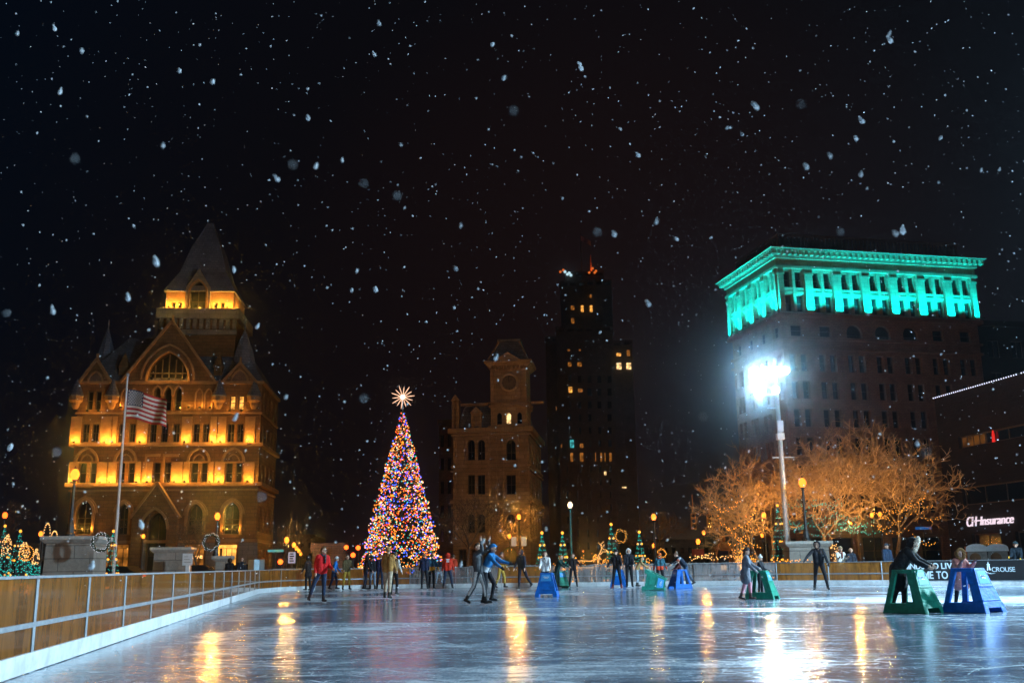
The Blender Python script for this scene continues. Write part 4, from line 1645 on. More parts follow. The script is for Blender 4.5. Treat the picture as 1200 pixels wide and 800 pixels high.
for (x0, x1, y0, y1) in [(548, 556.5, 515, 539), (559.5, 568.5, 515, 539), (593, 604.5, 515, 539), (548, 556.5, 602, 624), (559.5, 568.5, 602, 624), (593, 604.5, 602, 624)]:
    a, b, c, d = r_(x0, x1, y0, y1)
    mb = MB()
    ah = (b - a) * .52
    archband(mb, a, b, d - ah, ah, 0.22, -0.25, -.003, 0.5)
    mb.build('arch_moulding', M['limestone'], G_o)
# mansard attic
mz0 = gz + .35
mz1 = Gf.z(474, 555)
mb = MB()
mb.frustum((gu0 + .2, gu1 - .2, 0.2, GD - .2), (gu0 + 1.3, gu1 - 1.2, 1.4, GD - 1.4), mz0, mz1)
mb.build('mansard_roof', M['slate'], G_o)
for xc, ww in ((558, 12), (533.5, 8)):
    a, b, c, d = r_(xc - ww / 2, xc + ww / 2, 478 if ww == 12 else 464, 503)
    mb = MB()
    mb.box(a, a + .35, -0.05, 1.2, mz0, d - .6)
    mb.box(b - .35, b, -0.05, 1.2, mz0, d - .6)
    mb.box(a + .35, b - .35, 0.3, 1.2, mz0, d - .6)
    mb.prism([(a - .15, d - .6), (b + .15, d - .6), ((a + b) / 2, d + .2)], -0.1, 1.3)
    dmr = mb.build('dormer', M['limestone'], G_o)
for x0, x1 in ((538, 570), (621, 636)):
    a, b, c, d = r_(x0, x1, 474, 478)
    mb = MB()
    mb.box(a, b, 1.1, 1.4, mz1, mz1 + .35)
    mb.build('ridge_crest', M['limestone'], G_o)
# tower
ta, tb = Gf.u(575.5, 470), Gf.u(617.5, 470)
tz0, tz1 = gz + .3, Gf.z(431, 596)
tw_ = tb - ta
th_ = [(Gf.u(x0, 489), Gf.u(x1, 489), Gf.z(497, 596), Gf.z(483, 596), 0.5) for x0, x1 in ((582.5, 588.5), (593, 599.5), (606, 612))]
mb = MB()
wall(mb, ta, tb, tz0, tz1, th_, -0.3, 0.4)
mb.face([(tb, -.3, tz0), (tb, tw_ - .3, tz0), (tb, tw_ - .3, tz1), (tb, -.3, tz1)])
mb.face([(ta, -.3, tz0), (ta, -.3, tz1), (ta, tw_ - .3, tz1), (ta, tw_ - .3, tz0)])
mb.face([(ta, tw_ - .3, tz0), (ta, tw_ - .3, tz1), (tb, tw_ - .3, tz1), (tb, tw_ - .3, tz0)])
mb.build('tower_wall', M['limestone'], G_o)
for i, (a, b, c, d, ah) in enumerate(th_):
    window(G_o, a, b, c, d, 0.0, ah, M['lit_warm'] if i == 1 else None, None, (0, 1), 0.08)
mb = MB()
for py, hh, out in ((500, 0.35, 0.3), (476, 0.3, 0.25), (472, .15, .35)):
    z = Gf.z(py, 596)
    mb = MB()
    mb.box(ta - out, tb + out, -.3 - out, -.304, z - hh / 2, z + hh / 2)
    mb.box(tb + .003, tb + out, -.3, tw_ - .3, z - hh / 2, z + hh / 2)
    mb.build('tower_ledge', M['limestone'], G_o)
mb = MB()
mb.frustum((ta - .05, tb + .05, -.35, tw_ - .25), (ta - .75, tb + .75, -1.05, tw_ + .4), tz1 - .1, tz1 + .6)
mb.box(ta - .75, tb + .75, -1.05, tw_ + .4, tz1 + .6, tz1 + .85)
for k in range(9):
    x = ta + tw_ * (k + .5) / 9
    mb.box(x - .1, x + .1, -.75, -.36, tz1 - .35, tz1 + .2)
cm = (ta + tb) / 2
mb.prism([(ta + .6, tz1 + .852), (tb - .6, tz1 + .852), (cm, tz1 + 1.9)], -1.0, -0.5)
mb.build('tower_cornice', M['limestone'], G_o)
for x in (ta, tb - .5):
    mb = MB()
    mb.box(x, x + .5, -.5, -.304, Gf.z(471, 596), tz1 - .12)
    mb.build('pilaster', M['limestone'], G_o)
mb = MB()
ra, rb_ = Gf.u(583.5, 398), Gf.u(607.5, 398)
zt = Gf.z(396, 596)
rt = (rb_ - ra) / 2
mb.frustum((ta - .3, tb + .3, -.6, tw_), (cm - rt, cm + rt, tw_ / 2 - .3 - rt, tw_ / 2 - .3 + rt), tz1 + .85, zt - .3)
mb.box(cm - rt - .15, cm + rt + .15, tw_ / 2 - .45 - rt, tw_ / 2 - .15 + rt, zt - .3, zt)
rf = mb.build('tower_roof', M['slate'], G_o)
mb = MB()
for sx in (-1, 1):
    mb.bar((cm + sx * (tw_ / 2 + .3), -.62, tz1 + .85), (cm + sx * rt, tw_ / 2 - .3 - rt, zt - .3), .18, .18)
mb.build('roof_ridge', M['limestone'], rf)
# clock
cx_, cz_ = Gf.uv(597, 448.5)
rc = 1.05
mb = MB()
ring = [(cx_ + math.cos(a) * rc, -.36, cz_ + math.sin(a) * rc) for a in [2 * PI * k / 24 for k in range(25)]]
mb.tube(ring, 0.16, 5)
mb.build('clock_rim', mat('clock_rim', (0.5, 0.38, 0.26), 0.6, 0.2, 3), G_o)
mb = MB()
mb.face([(cx_ + math.cos(-a) * rc, -.33, cz_ + math.sin(-a) * rc) for a in [2 * PI * k / 24 for k in range(24)]], 0)
ck = mb.build('clock_face', mat('clock_face', (0.22, 0.17, 0.12), 0.5, 0.2, 3), G_o)
mb = MB()
for k in range(12):
    a = 2 * PI * k / 12
    mb.bar((cx_ + math.cos(a) * rc * .68, -.35, cz_ + math.sin(a) * rc * .68), (cx_ + math.cos(a) * rc * .92, -.35, cz_ + math.sin(a) * rc * .92), .09, .02)
mb.bar((cx_, -.37, cz_), (cx_ + .35, -.37, cz_ + .45), .08, .02)
mb.bar((cx_, -.37, cz_), (cx_ - .12, -.37, cz_ + .85), .06, .02)
mb.build('clock_hand', M['black_iron'], ck)

# ------------------------------------------------------------------ office block with the teal-lit crown
zcor = at(903, 289, 122).z


def depth_for(px, py, z, lo=60, hi=260):
    for _ in range(50):
        m_ = (lo + hi) / 2
        if at(px, py, m_).z < z:
            lo = m_
        else:
            hi = m_
    return lo


pc = at(903, 289, 122)
Dr = depth_for(1149, 306.5, zcor)
pr = at(1149, 306.5, Dr)
Dl = depth_for(843, 333.5, zcor)
pl = at(843, 333.5, Dl)
angr = math.degrees(math.atan2(pr.y - pc.y, pr.x - pc.x))
angl = math.degrees(math.atan2(pl.y - pc.y, pl.x - pc.x))
print('green', zcor, Dr, Dl, angr, angl, (pr - pc).length, (pl - pc).length)
ga = 0.5 * (angr + angl - 90)
OV = 1.5     # cornice overhang
K = Fac(903, 122, ga)
# wall corner sits inside the cornice corner
wc_ = pc + K.t * OV - K.n * OV
K.o = Vector((wc_.x, wc_.y, 0))
office = thing('office_block', 'tall brown office block whose top two storeys glow teal under a heavy cornice', 'building', K.o, K.a)
LR = (pr - pc).length - 2 * OV
LL = (pl - pc).length - 2 * OV
zT = zcor
zP1 = K.z(317, 960)     # pilaster tops / underside of entablature
zP0 = K.z(371, 1030)    # ledge at the pilasters' feet
NB, NL = 7, 4
bw_ = LR / NB


def side_tf(v):
    """local points of the right-hand facade (x along, y in) -> left return, running back from the corner"""
    x, y_, z = v
    return (y_, LL - x, z) if False else (y_, x, z)


def office_face(L, NB, left):
    bw_ = L / NB
    hs, hw_ = [], []
    # crown: paired windows in two tiers between pilasters
    pw = bw_ * 0.27
    for k in range(NB):
        x0, x1 = k * bw_ + pw / 2 + .12, (k + 1) * bw_ - pw / 2 - .12
        m_ = (x0 + x1) / 2
        hgt = zP1 - zP0
        for (a, b) in ((x0 + .1, m_ - .28), (m_ + .28, x1 - .1)):
            hs.append((a, b, zP0 + .25, zP0 + hgt * .42, 0))
            hs.append((a, b, zP0 + hgt * .56, zP1 - .25, 0))
    # attic storey under the crown: single wide windows, three of them arched
    zA1 = K.z(384, 1030)
    zA0 = K.z(397, 1030)
    for k in range(NB):
        c = (k + .5) * bw_
        ar = (not left) and k in (2, 3, 4)
        w = bw_ * (.27 if ar else .2)
        hs.append((c - w, c + w, zA0, zA1 + (.25 if ar else 0), (w * 1.002 if ar else 0)))
    # shaft: paired windows
    ph = K.z(449, 1030) - K.z(481, 1030)
    z1 = K.z(417, 1030)
    wh = K.z(417, 1030) - K.z(437, 1030)
    r = 0
    while z1 - wh > 4.5:
        for k in range(NB):
            c = (k + .5) * bw_
            for s_ in (-1, 1):
                a = c + s_ * bw_ * .185
                hs.append((a - bw_ * .115, a + bw_ * .115, z1 - wh, z1, 0))
        z1 -= ph
        r += 1
    for k in range(NB):
        c = (k + .5) * bw_
        hs.append((c - bw_ * .36, c + bw_ * .36, .6, 3.9, 0))
    return hs


LITP = {}
for left, L, nb in ((False, LR, NB), (True, LL, NL)):
    hs = office_face(L, nb, left)
    zcut = zP0 - .2
    for nm, mt, za, zb_ in (('wall', M['brick_brown'], 0, zcut), ('crown_wall', M['terra'], zcut, zT - .4)):
        mb = MB()
        wall(mb, 0, L, za, zb_, [h_ for h_ in hs if za <= h_[2] and h_[3] <= zb_ + .01], 0, .45)
        if left:
            mb.v = [(y_, x, z) for x, y_, z in mb.v]
        mb.build(nm, mt, office)
    crown, attic = [], []
    for i, h_ in enumerate(hs):
        pane = M['pane']
        f = window(office, h_[0], h_[1], h_[2], h_[3], .36, h_[4], pane, None, (0, 1), .09)
        if left:
            f.location = (.36, h_[1], h_[2])
            f.rotation_euler = (0, 0, -PI / 2)
    # pilasters and mullions of the crown
    bw_ = L / nb
    pw = bw_ * .27
    for k in range(nb + 1):
        mb = MB()
        c = k * bw_
        x0, x1 = max(-.15 if not left else 0.0, c - pw / 2), min(L + .15, c + pw / 2)
        if left and k == 0:
            x0 = 0.0
        mb.box(x0, x1, -.45, -.003, zP0 - .1, zP1 - .9)
        mb.box(x0 - .1, x1 + .1, -.55, -.003, zP1 - .85, zP1 - .55)
        mb.box(x0, x1, -.48, -.003, zP1 - .54, zP1 - .03)
        if left:
            mb.v = [(y_, x, z) for x, y_, z in mb.v]
        mb.build('pilaster', M['terra'], office)
    for k in range(nb):
        mb = MB()
        c = (k + .5) * bw_
        hgt = zP1 - zP0
        mb.box(c - .2, c + .2, -.25, -.003, zP0 + .1, zP1 - .05)
        a = bw_ / 2 - pw / 2 - .15
        for zz0 in (zP0 + hgt * .435, zP0 + hgt * .52):
            mb.box(c - a, c - .21, -.22, -.003, zz0, zz0 + .3)
            mb.box(c + .21, c + a, -.22, -.003, zz0, zz0 + .3)
        if left:
            mb.v = [(y_, x, z) for x, y_, z in mb.v]
        mb.build('mullion', M['terra'], office)
# entablature and cornice as rings round the block
W_, L_ = LR, LL


def ring(mb, out, z0, z1, inn=0.3):
    mb.box(-out, W_ + out, -out, inn, z0, z1)
    mb.box(-out, inn, inn, L_ + out, z0, z1)
    mb.box(W_ - inn, W_ + out, inn, L_ + out, z0, z1)
    mb.box(inn, W_ - inn, L_ - inn, L_ + out, z0, z1)


mb = MB()
ring(mb, .5, zP1 - .028, zP1 + .35)
ring(mb, .3, zP1 + .35, zP1 + 1.3)
ring(mb, .55, zP1 + 1.3, zP1 + 1.55)
mb.build('entablature', M['terra'], office)
zk = zP1 + 1.55
mb = MB()
ring(mb, OV - .25, zk + .65, zk + .95)
ring(mb, OV, zk + .95, zT)
k = 0
x = -OV + .4
while x < W_ + OV - .3:
    mb.box(x, x + .34, -OV + .3, -.55, zk + .12, zk + .65)
    x += .78
x = -OV + .4
while x < L_ + OV - .3:
    mb.box(-OV + .3, -.55, x, x + .34, zk + .12, zk + .65)
    x += .78
ring(mb, .56, zk, zk + .65)
mb.build('main_cornice', M['terra'], office)
# ledges lower down
for o_, za, zb_ in ((.55, zP0 - .55, zP0 - .1), (.3, K.z(400, 1030) - .15, K.z(400, 1030) + .15), (.3, K.z(411, 1030) - .15, K.z(411, 1030) + .15), (.35, 4.1, 4.6)):
    mb = MB()
    ring(mb, o_, za, zb_, -.003)
    mb.build('ledge', M['brick_brown'], office)
mb = MB()
mb.box(0.32, W_ - .32, .32, L_ - .32, zT - .6, zT - .2)
mb.build('roof', M['roof_dark'], office)
# roof parapet behind the cornice
mb = MB()
pz = at(905, 271, 124).z
for (x0, x1, y0, y1) in ((.8, W_ - .8, .8, 1.1), (.8, 1.1, 1.1, L_ - .8), (W_ - 1.1, W_ - .8, 1.1, L_ - .8)):
    mb.box(x0, x1, y0, y1, zT - .2, zT + .4)
    mb.box(x0, x1, y0, y1, pz - .35, pz)
x = .8
while x < W_ - .9:
    mb.box(x, x + .22, .82, 1.08, zT + .4, pz - .35)
    x += .55
y = 1.2
while y < L_ - .9:
    mb.box(.82, 1.08, y, y + .22, zT + .4, pz - .35)
    y += .55
mb.box(4, 14, 6, 14, zT - .2, pz + 1.2)
mb.build('roof_balustrade', M['brick_brown'], office)
mb = MB()
mb.add([(W_, 0, 0), (W_, L_, 0), (W_, L_, zT - .4), (W_, 0, zT - .4)], [(0, 1, 2, 3)])
mb.add([(0, L_, 0), (W_, L_, 0), (W_, L_, zT - .4), (0, L_, zT - .4)], [(3, 2, 1, 0)])
mb.build('rear_wall', M['brick_brown'], office)
# teal uplights at the pilasters' feet
for left, L, nb in ((False, LR, NB), (True, LL, NL)):
    bw_ = L / nb
    for k in range(nb + 1):
        if not left and k == 0:
            continue
        c = min(max(k * bw_, .3), L - .1)
        for dx_, pw_ in ((0, 1.0),):
            loc = (c, -1.5, zP0 - .02)
            tg = (c, -.05, zP0 + 5.5)
            if left:
                loc = (loc[1], loc[0], loc[2])
                tg = (tg[1], tg[0], tg[2])
            mb = MB()
            mb.box(loc[0] - .18, loc[0] + .18, loc[1] - .18, loc[1] + .18, zP0 - .5 + .42, zP0 + .02)
            o = mb.build('floodlight', FX, office)
            spot('floodlight_lamp', (loc[0], loc[1], loc[2] + .12), tg, 4200, TEAL, 125, .5, .12, office)
# two lit offices
for f in KIDS[office.name]:
    pass

# ------------------------------------------------------------------ the dark setback tower
Tf = Fac(642, 300, -3)
tower = thing('setback_tower', 'tall dark art deco tower in steps with scattered lit windows and roof masts', 'building', Tf.o, Tf.a)


def tbox(name, x0, x1, ytop, y0, dep, pm, parent=tower, zb=0.0, pier=2.6):
    a, b = Tf.u(x0, (ytop + 640) / 2 if zb == 0 else ytop + 20), Tf.u(x1, (ytop + 640) / 2 if zb == 0 else ytop + 20)
    z = Tf.z(ytop, (x0 + x1) / 2)
    mb = MB()
    mb.box(a, b, y0, y0 + dep, zb, z)
    n = max(2, int((b - a) / pier))
    for k in range(n + 1):
        c = a + (b - a) * k / n
        mb.box(max(a, c - .45), min(b, c + .45), y0 - .4, y0 - .004, zb, z + .8)
    mb.box(a - .2, b + .2, y0 - .5, y0 + dep, z + .802, z + 1.5)
    return mb.build(name, pm, parent), a, b, z


db = M['dark_brick']
tbox('main_shaft', 655, 722, 388, 0, 40, db)
tbox('wing', 641.5, 655, 398, 2.5, 34, db)
tbox('wing', 722.5, 746, 402, 2.5, 34, db)
_, a_, b_, z_ = tbox('upper_shaft', 657, 718, 330, 4, 30, db, zb=Tf.z(389, 690))
tbox('crown', 662, 709, 316, 7, 22, db, zb=Tf.z(331, 690))
lit = [(667.5, 673.5, 354, 360, 'lit_dim'), (667.5, 673.5, 369, 376, 'lit_dim'), (686, 689.5, 341, 346, 'lit_dim'), (691, 694, 341, 346, 'lit_dim'),
       (680.5, 684.5, 354, 362.5, 'lit_amber'), (686, 689, 354, 362.5, 'lit_amber'), (691, 695, 354, 362.5, 'lit_amber'), (697, 699, 356, 362, 'lit_dim'),
       (664, 670, 424, 430, 'lit_dim'), (676, 682, 424, 430, 'lit_dim'), (664, 671, 453, 460.5, 'lit_amber'), (676, 683, 455, 460, 'lit_dim'),
       (722.5, 728.5, 411.5, 416, 'lit_amber'), (734.5, 739, 408, 416, 'lit_dim'), (722.5, 729, 423, 431.5, 'lit_warm'), (734, 740.5, 423, 431.5, 'lit_warm'),
       (666, 673, 515, 525, 'lit_teal'), (679, 684, 519, 525, 'lit_dim'), (666.5, 672, 530, 541, 'lit_dim'), (678, 684, 530, 541, 'lit_dim'),
       (697, 700, 530, 541, 'lit_dim'), (703, 706, 530, 541, 'lit_dim'), (708, 711.5, 530, 541, 'lit_dim'), (713.5, 717, 530, 541, 'lit_dim'),
       (707.5, 711.5, 552, 557, 'lit_warm'), (653.5, 655, 456, 463, 'lit_dim'), (651, 653, 474, 480, 'lit_dim'), (699, 701, 488, 492, 'lit_dim'),
       (664, 668, 409, 412, 'lit_dim'), (678, 681, 409, 412, 'lit_dim'), (729, 735, 569, 571.5, 'lit_warm'), (657, 659, 520, 525, 'lit_dim')]
for x0, x1, y0, y1, pn in lit:
    yy = -.44 if y0 > 388 else 3.55
    if x0 > 722 or x1 < 655.5:
        yy = 2.05
    D0 = Tf.o
    # window plane sits at local y = yy
    k = (300 + yy) / 300
    a, b, c, d = Tf.rect(x0, x1, y0, y1)
    ox = -Tf.o.dot(Tf.t)
    f_ = lambda u: (u - ox) * k + ox if False else u
    window(tower, a, b, c, d, yy, 0, M[pn], None, (1, 0), .12)
# unlit windows in the bays between the piers
for px in (664, 676, 688, 699.5, 711.5):
    for py in range(440, 640, 15):
        if any(l[0] - 3 < px + 3 < l[1] + 3 and l[2] - 6 < py + 4 < l[3] + 6 for l in lit):
            continue
        a, b, c, d = Tf.rect(px, px + 5.5, py, py + 9)
        window(tower, a, b, c, d, -.44, 0, None, None, (0, 0), .12)
# masts and lights on the roof
zt = Tf.z(316, 685)
mb = MB()
u_, z1 = Tf.uv(693, 283)
mb.tube([(u_, 14, zt), (u_, 14, zt + (z1 - zt) * .5), (u_, 14, z1)], [.5, .3, .12], 6)
mb.build('mast', M['red_lamp'] if False else mat('mast_red', (0.45, 0.12, 0.05), .6, .1, 3), tower)
sun_free_point('mast_lamp', (u_ + .8, 12.5, zt + 2), 1600, (1, .3, .06), .3, tower)
mb = MB()
u2, z2 = Tf.uv(674.5, 300)
mb.tube([(u2, 12, zt), (u2, 12, z2)], [.25, .1], 5)
u4, z4 = Tf.uv(681, 257)
mb.tube([(u4, 16, zt), (u4, 16, z4 + 1)], [.22, .1], 5)
mb.build('mast', M['black_iron'], tower)
mb = MB()
n0 = len(mb.v)
for i in range(6):
    x0 = u4 + i * .55
    mb.add([(x0, 16 + .2 * math.sin(i), z4 - i * .35), (x0 + .55, 16 + .2 * math.sin(i + 1), z4 - (i + 1) * .35), (x0 + .55, 16 + .2 * math.sin(i + 1), z4 - (i + 1) * .35 - 1.6), (x0, 16 + .2 * math.sin(i), z4 - i * .35 - 1.6)], [(0, 1, 2, 3)])
mb.build('roof_flag', mat('faded_cloth', (0.3, 0.2, 0.25), .8, .4, 1.5), tower)
mb = MB()
for px, py in ((660, 310), (656.5, 312), (699, 311), (695, 308), (697.5, 313), (691, 313)):
    u_, z_ = Tf.uv(px, py)
    mb.ball((u_, 6, z_), .42, 6, 4)
mb.build('warning_light', emis('warning', (1, .2, .03), .8, False), tower)
mb = MB()
for px, py in ((662, 312), (665, 315), (667, 313.5), (669, 316)):
    u_, z_ = Tf.uv(px, py)
    mb.ball((u_, 6, z_), .5, 6, 4)
mb.build('roof_light', emis('roof_light', (.6, .9, 1), 1.0, False), tower)


# ------------------------------------------------------------------ plain dark blocks behind
def block(label, px0, px1, ytop, D, ang, dep, m, rows=0, cols=0, lit_=(), cat='building', pane=None):
    f = Fac(px0, D, ang)
    o = thing('dark_building', label, cat, f.o, f.a)
    u1 = f.u(px1, (ytop + 650) / 2)
    z = f.z(ytop, px0)
    hs = []
    if rows:
        rh_ = z / (rows + .4)
        cw = u1 / cols
        for r in range(rows):
            for c in range(cols):
                hs.append((c * cw + cw * .25, c * cw + cw * .75, r * rh_ + rh_ * .3, r * rh_ + rh_ * .85, 0))
    mb = MB()
    wall(mb, 0, u1, 0, z, hs, 0, .3)
    mb.box(0, u1, .31, dep, z - .3, z - .01)
    mb.face([(0, 0, 0), (0, 0, z), (0, dep, z), (0, dep, 0)])
    mb.face([(u1, 0, 0), (u1, dep, 0), (u1, dep, z), (u1, 0, z)])
    mb.face([(0, dep, 0), (0, dep, z), (u1, dep, z), (u1, dep, 0)])
    mb.build('wall', m, o)
    mb = MB()
    mb.box(-.2, u1 + .2, -.25, -.003, z - .5, z + .3)
    mb.box(-.2, u1 + .2, 0, .3, z + .001, z + .3)
    mb.build('parapet', m, o)
    for i, h_ in enumerate(hs):
        window(o, h_[0], h_[1], h_[2], h_[3], .22, 0, M[lit_[i]] if i in lit_ else None, None, (1, 0), .1)
    return o


block('faint dark brown building just left of the clock tower building', 514, 531, 494, 150, 3, 20, M['brick_brown'], 6, 2)
block('low dark shed at the far left edge behind the light figures', -40, 60, 640, 120, 4, 14, db, 1, 6)
block('far dark office building between the bank and the Christmas tree', 330, 368, 628, 210, 4, 20, db, 3, 4)
block('low reddish brick hoarding wall left of the Christmas tree', 366, 402, 640, 95, 4, 3, M['brick_brown'])
block('long low dark terrace far behind the lit displays in the middle', 748, 842, 634, 190, 5, 18, db, 2, 10)
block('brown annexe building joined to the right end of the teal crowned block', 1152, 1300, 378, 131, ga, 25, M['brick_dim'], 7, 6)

# ------------------------------------------------------------------ insurance building at the right edge
z_in = at(1115, 467, 82).z
D2 = depth_for(1200, 443.5, z_in, 30, 82)
pA = at(1115, 467, 82)
pB = at(1200, 443.5, D2)
ia = math.degrees(math.atan2(pB.y - pA.y, pB.x - pA.x))
print('insurance', z_in, D2, ia)
I = Fac(1115, 82, ia)
ins = thing('insurance_building', 'dark brick building at the right edge with strip windows and a lit script sign', 'building', I.o, I.a)
iu1 = 34.0
w1 = I.rect(1123, 1152, 512, 523)
zb1, zt1 = I.z(523, 1137), I.z(509, 1137)
zb2, zt2 = I.z(590, 1150), I.z(568, 1150)
uw = I.u(1123, 516)
hs = [(uw, iu1 - 1, zb1, zt1, 0), (I.u(1128, 580), iu1 - 1, zb2, zt2, 0)]
hs += [(3 + k * 5.2, 6.5 + k * 5.2, .4, 3.0, 0) for k in range(5)]
mb = MB()
wall(mb, 0, iu1, 0, z_in, hs, 0, .35)
mb.face([(0, 0, 0), (0, 0, z_in), (0, 14, z_in), (0, 14, 0)])
mb.face([(iu1, 0, 0), (iu1, 14, 0), (iu1, 14, z_in), (iu1, 0, z_in)])
mb.face([(0, 14, 0), (0, 14, z_in), (iu1, 14, z_in), (iu1, 14, 0)])
mb.box(0.02, iu1 - .02, .36, 13.98, z_in - .5, z_in - .1)
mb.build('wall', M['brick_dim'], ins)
ub = I.u(1152, 516)
nn = 0
for (za, zb_) in ((zb1, zt1), (zb2, zt2)):
    u0 = uw if za == zb1 else I.u(1128, 580)
    if za == zb1:
        window(ins, uw, ub, za, zb_, .25, 0, M['lit_faint'], None, (3, 0), .09)
        window(ins, ub, iu1 - 1, za, zb_, .25, 0, None, None, (9, 0), .09)
    else:
        window(ins, u0, iu1 - 1, za, zb_, .25, 0, None, None, (11, 0), .09)
for h_ in hs[2:]:
    window(ins, h_[0], h_[1], h_[2], h_[3], .25, 0, None, None, (1, 0), .09)
mb = MB()
for k in range(120):
    u_ = k * iu1 / 119
    if 37 < k < 39:
        continue
    mb.octa((u_, -.08, z_in + .06), .06)
e = mb.build('roofline_light', emis('roofline', (.75, .75, 1), 2.2, False), ins)
e['kind'] = 'stuff'
# red neon figure in the window
u_, zz = I.uv(1162, 514)
mb = MB()
mb.prism([(u_ - .22, zz - .5), (u_ + .25, zz - .5), (u_ + .12, zz - .1), (u_ + .14, zz + .3), (u_ + .04, zz + .7), (u_ - .08, zz + .3), (u_ - .1, zz - .1)], .1, .2)
mb.build('neon_sign', emis('neon', (1, .03, .02), .8, False), ins)


def text_obj(name, txt, size, mat_, parent=None, loc=(0, 0, 0), rot=(PI / 2, 0, 0), shear=0.0, ext=0.03, offs=0.0, space=1.0, xs=1.0, bold=0.0):
    c = bpy.data.curves.new(name, 'FONT')
    c.body = txt
    c.size = size
    c.shear = shear
    c.extrude = ext
    c.offset = bold
    c.space_character = space
    o = bpy.data.objects.new(name, c)
    COL.objects.link(o)
    dg = bpy.context.evaluated_depsgraph_get()
    me = bpy.data.meshes.new_from_object(o.evaluated_get(dg))
    bpy.data.objects.remove(o)
    me.materials.clear()
    me.materials.append(mat_)
    o = bpy.data.objects.new(name, me)
    o.location = loc
    o.rotation_euler = rot
    o.scale = (xs, 1, 1)
    return link(o, parent)


neonw = emis('sign_white', (1.0, .8, .9), 1.0, False)
us0, zs0 = I.uv(1134, 616)
us1, _ = I.uv(1190, 612)
s1 = text_obj('sign_letters', 'Insurance', 1.0, neonw, ins, shear=.3, ext=.05, bold=.0)
wI = s1.dimensions.x or max(v.co.x for v in s1.data.vertices)
wI = max(v.co.x for v in s1.data.vertices)
x_i = us0 + (us1 - us0) * .30
sc = (us1 - x_i) / wI
hI = max(v.co.y for v in s1.data.vertices)
zh = I.z(605, 1150) - zs0
s1.scale = (sc, zh / hI, 1)
s1.location = (x_i, -.12, zs0)
s2 = text_obj('sign_letters', 'CH', 1.0, neonw, ins, shear=.3, ext=.05, bold=.0)
w2 = max(v.co.x for v in s2.data.vertices)
h2 = max(v.co.y for v in s2.data.vertices)
s2.scale = ((us1 - us0) * .25 / w2, zh * 1.15 / h2, 1)
s2.location = (us0, -.12, zs0 - .05)
mb = MB()
mb.bar((us0 + (us1 - us0) * .2, -.12, zs0 + zh * .55), (us0 + (us1 - us0) * .33, -.12, zs0 + zh * .55), .1, .1)
mb.build('sign_bar', neonw, ins)

# ------------------------------------------------------------------ street lamps
LAMPS = []


def street_lamp(label, p, h, power=0, globe=None, iron=None, gr=0.2, group='acorn street lamps round the square', tealtop=False, base=True, col=SODIUM, head=True):
    iron = iron or M['black_iron']
    gr = gr * .8
    t = thing('street_lamp', label, 'street lamp', p, 0, group)
    mb = MB()
    zb = 0
    prof = [(.22, 0), (.22, .12), (.17, .18), (.15, .55), (.11, .65), (.085, .8), (.07, h * .6), (.06, h - gr * 2.6), (.1, h - gr * 2.5), (.07, h - gr * 2.2), (.13, h - gr * 1.9), (.13, h - gr * 1.75)]
    k = gr / .2
    prof = [(r * k, z) for r, z in prof]
    mb.lathe(prof, 10)
    mb.build('pole', iron, t, smooth=False)
    if head:
        mb = MB()
        mb.lathe([(gr * .55, h - gr * 1.75), (gr * .95, h - gr * .9), (gr, h - gr * .3), (gr * .72, h + gr * .4), (gr * .3, h + gr * .75), (gr * .1, h + gr * .85)], 12)
        g = mb.build('globe', globe or M['globe'], t, smooth=True)
        mb = MB()
        mb.lathe([(gr * .32, h + gr * .75), (gr * .3, h + gr * .95), (gr * .08, h + gr * 1.25), (gr * .05, h + gr * 1.5)], 8)
        mb.build('finial', iron, t)
    if power:
        o = sun_free_point('lamp_light', (0, 0, h - gr * .3), power, col, gr * 1.02, t)
    return t


def lamp_at(label, px, py, D, power, gr=.2, basez=0.0, **k):
    p = at(px, py, D)
    return street_lamp(label, (p.x, D, basez), p.z - basez, power, gr=gr, **k)


# granite pedestals that carry the big lamps
def pedestal(label, px0, px1, ytop, D, dep, ang=8):
    f = Fac(px0, D, ang)
    o = thing('granite_pedestal', label, 'pedestal', f.o, f.a)
    w = f.u(px1, 660)
    z = f.z(ytop, px0)
    mb = MB()
    mb.frustum((0, w, 0, dep), (.06, w - .06, .06, dep - .06), 0, z - .3)
    mb.box(-.06, w + .06, -.06, dep + .06, 0, .28)
    mb.build('shaft', M['granite'], o)
    mb = MB()
    mb.frustum((-.0, w, 0, dep), (-.16, w + .16, -.16, dep + .16), z - .3, z - .14)
    mb.box(-.16, w + .16, -.16, dep + .16, z - .14, z)
    mb.build('cap', M['granite_cap'], o)
    return f, w, z, dep, o


f, w, z, dep, _ = pedestal('broad granite pedestal under the big lamp, behind the left barrier', 49, 110, 628, 44, 2.6, 10)
pl_ = at(86, 630, 45.2)
lamp_at('big orange street lamp on the broad pedestal in front of the bank', 88, 553, 45.2, 8000, .24, z, group=None)
f2, w2_, z2_, d2_, _ = pedestal('low granite wall block behind the left barrier before the bank door', 178, 220, 641, 58, 1.6, 8)
f3, w3, z3, d3, _ = pedestal('small granite block under the lamp in front of the bank corner', 251, 268, 651, 58, 1.0, 8)
f4, w4, z4, d4, _ = pedestal('pale granite pedestal under the floodlight mast, behind the far barrier', 925, 974, 634, 55, 2.2, -6)
lamp_at('dark street lamp on the pale granite pedestal beside the floodlight mast', 940, 563, 56.0, 4500, .26, z4, group=None)
lamp_at('street lamp on the small granite block with a lit wreath', 255, 603, 58.5, 10000, .2, z3, group=None)
lamp_at('street lamp before the arched bank door', 168, 627, 95, 6000, .2, group=None)
lamp_at('street lamp in front of the clock tower building carrying two white banners', 608, 604, 95, 27000, .24, group=None)
lamp_at('short ornamented street lamp left of the lamp with the white banners', 597, 627, 96, 9000, .2, group=None)
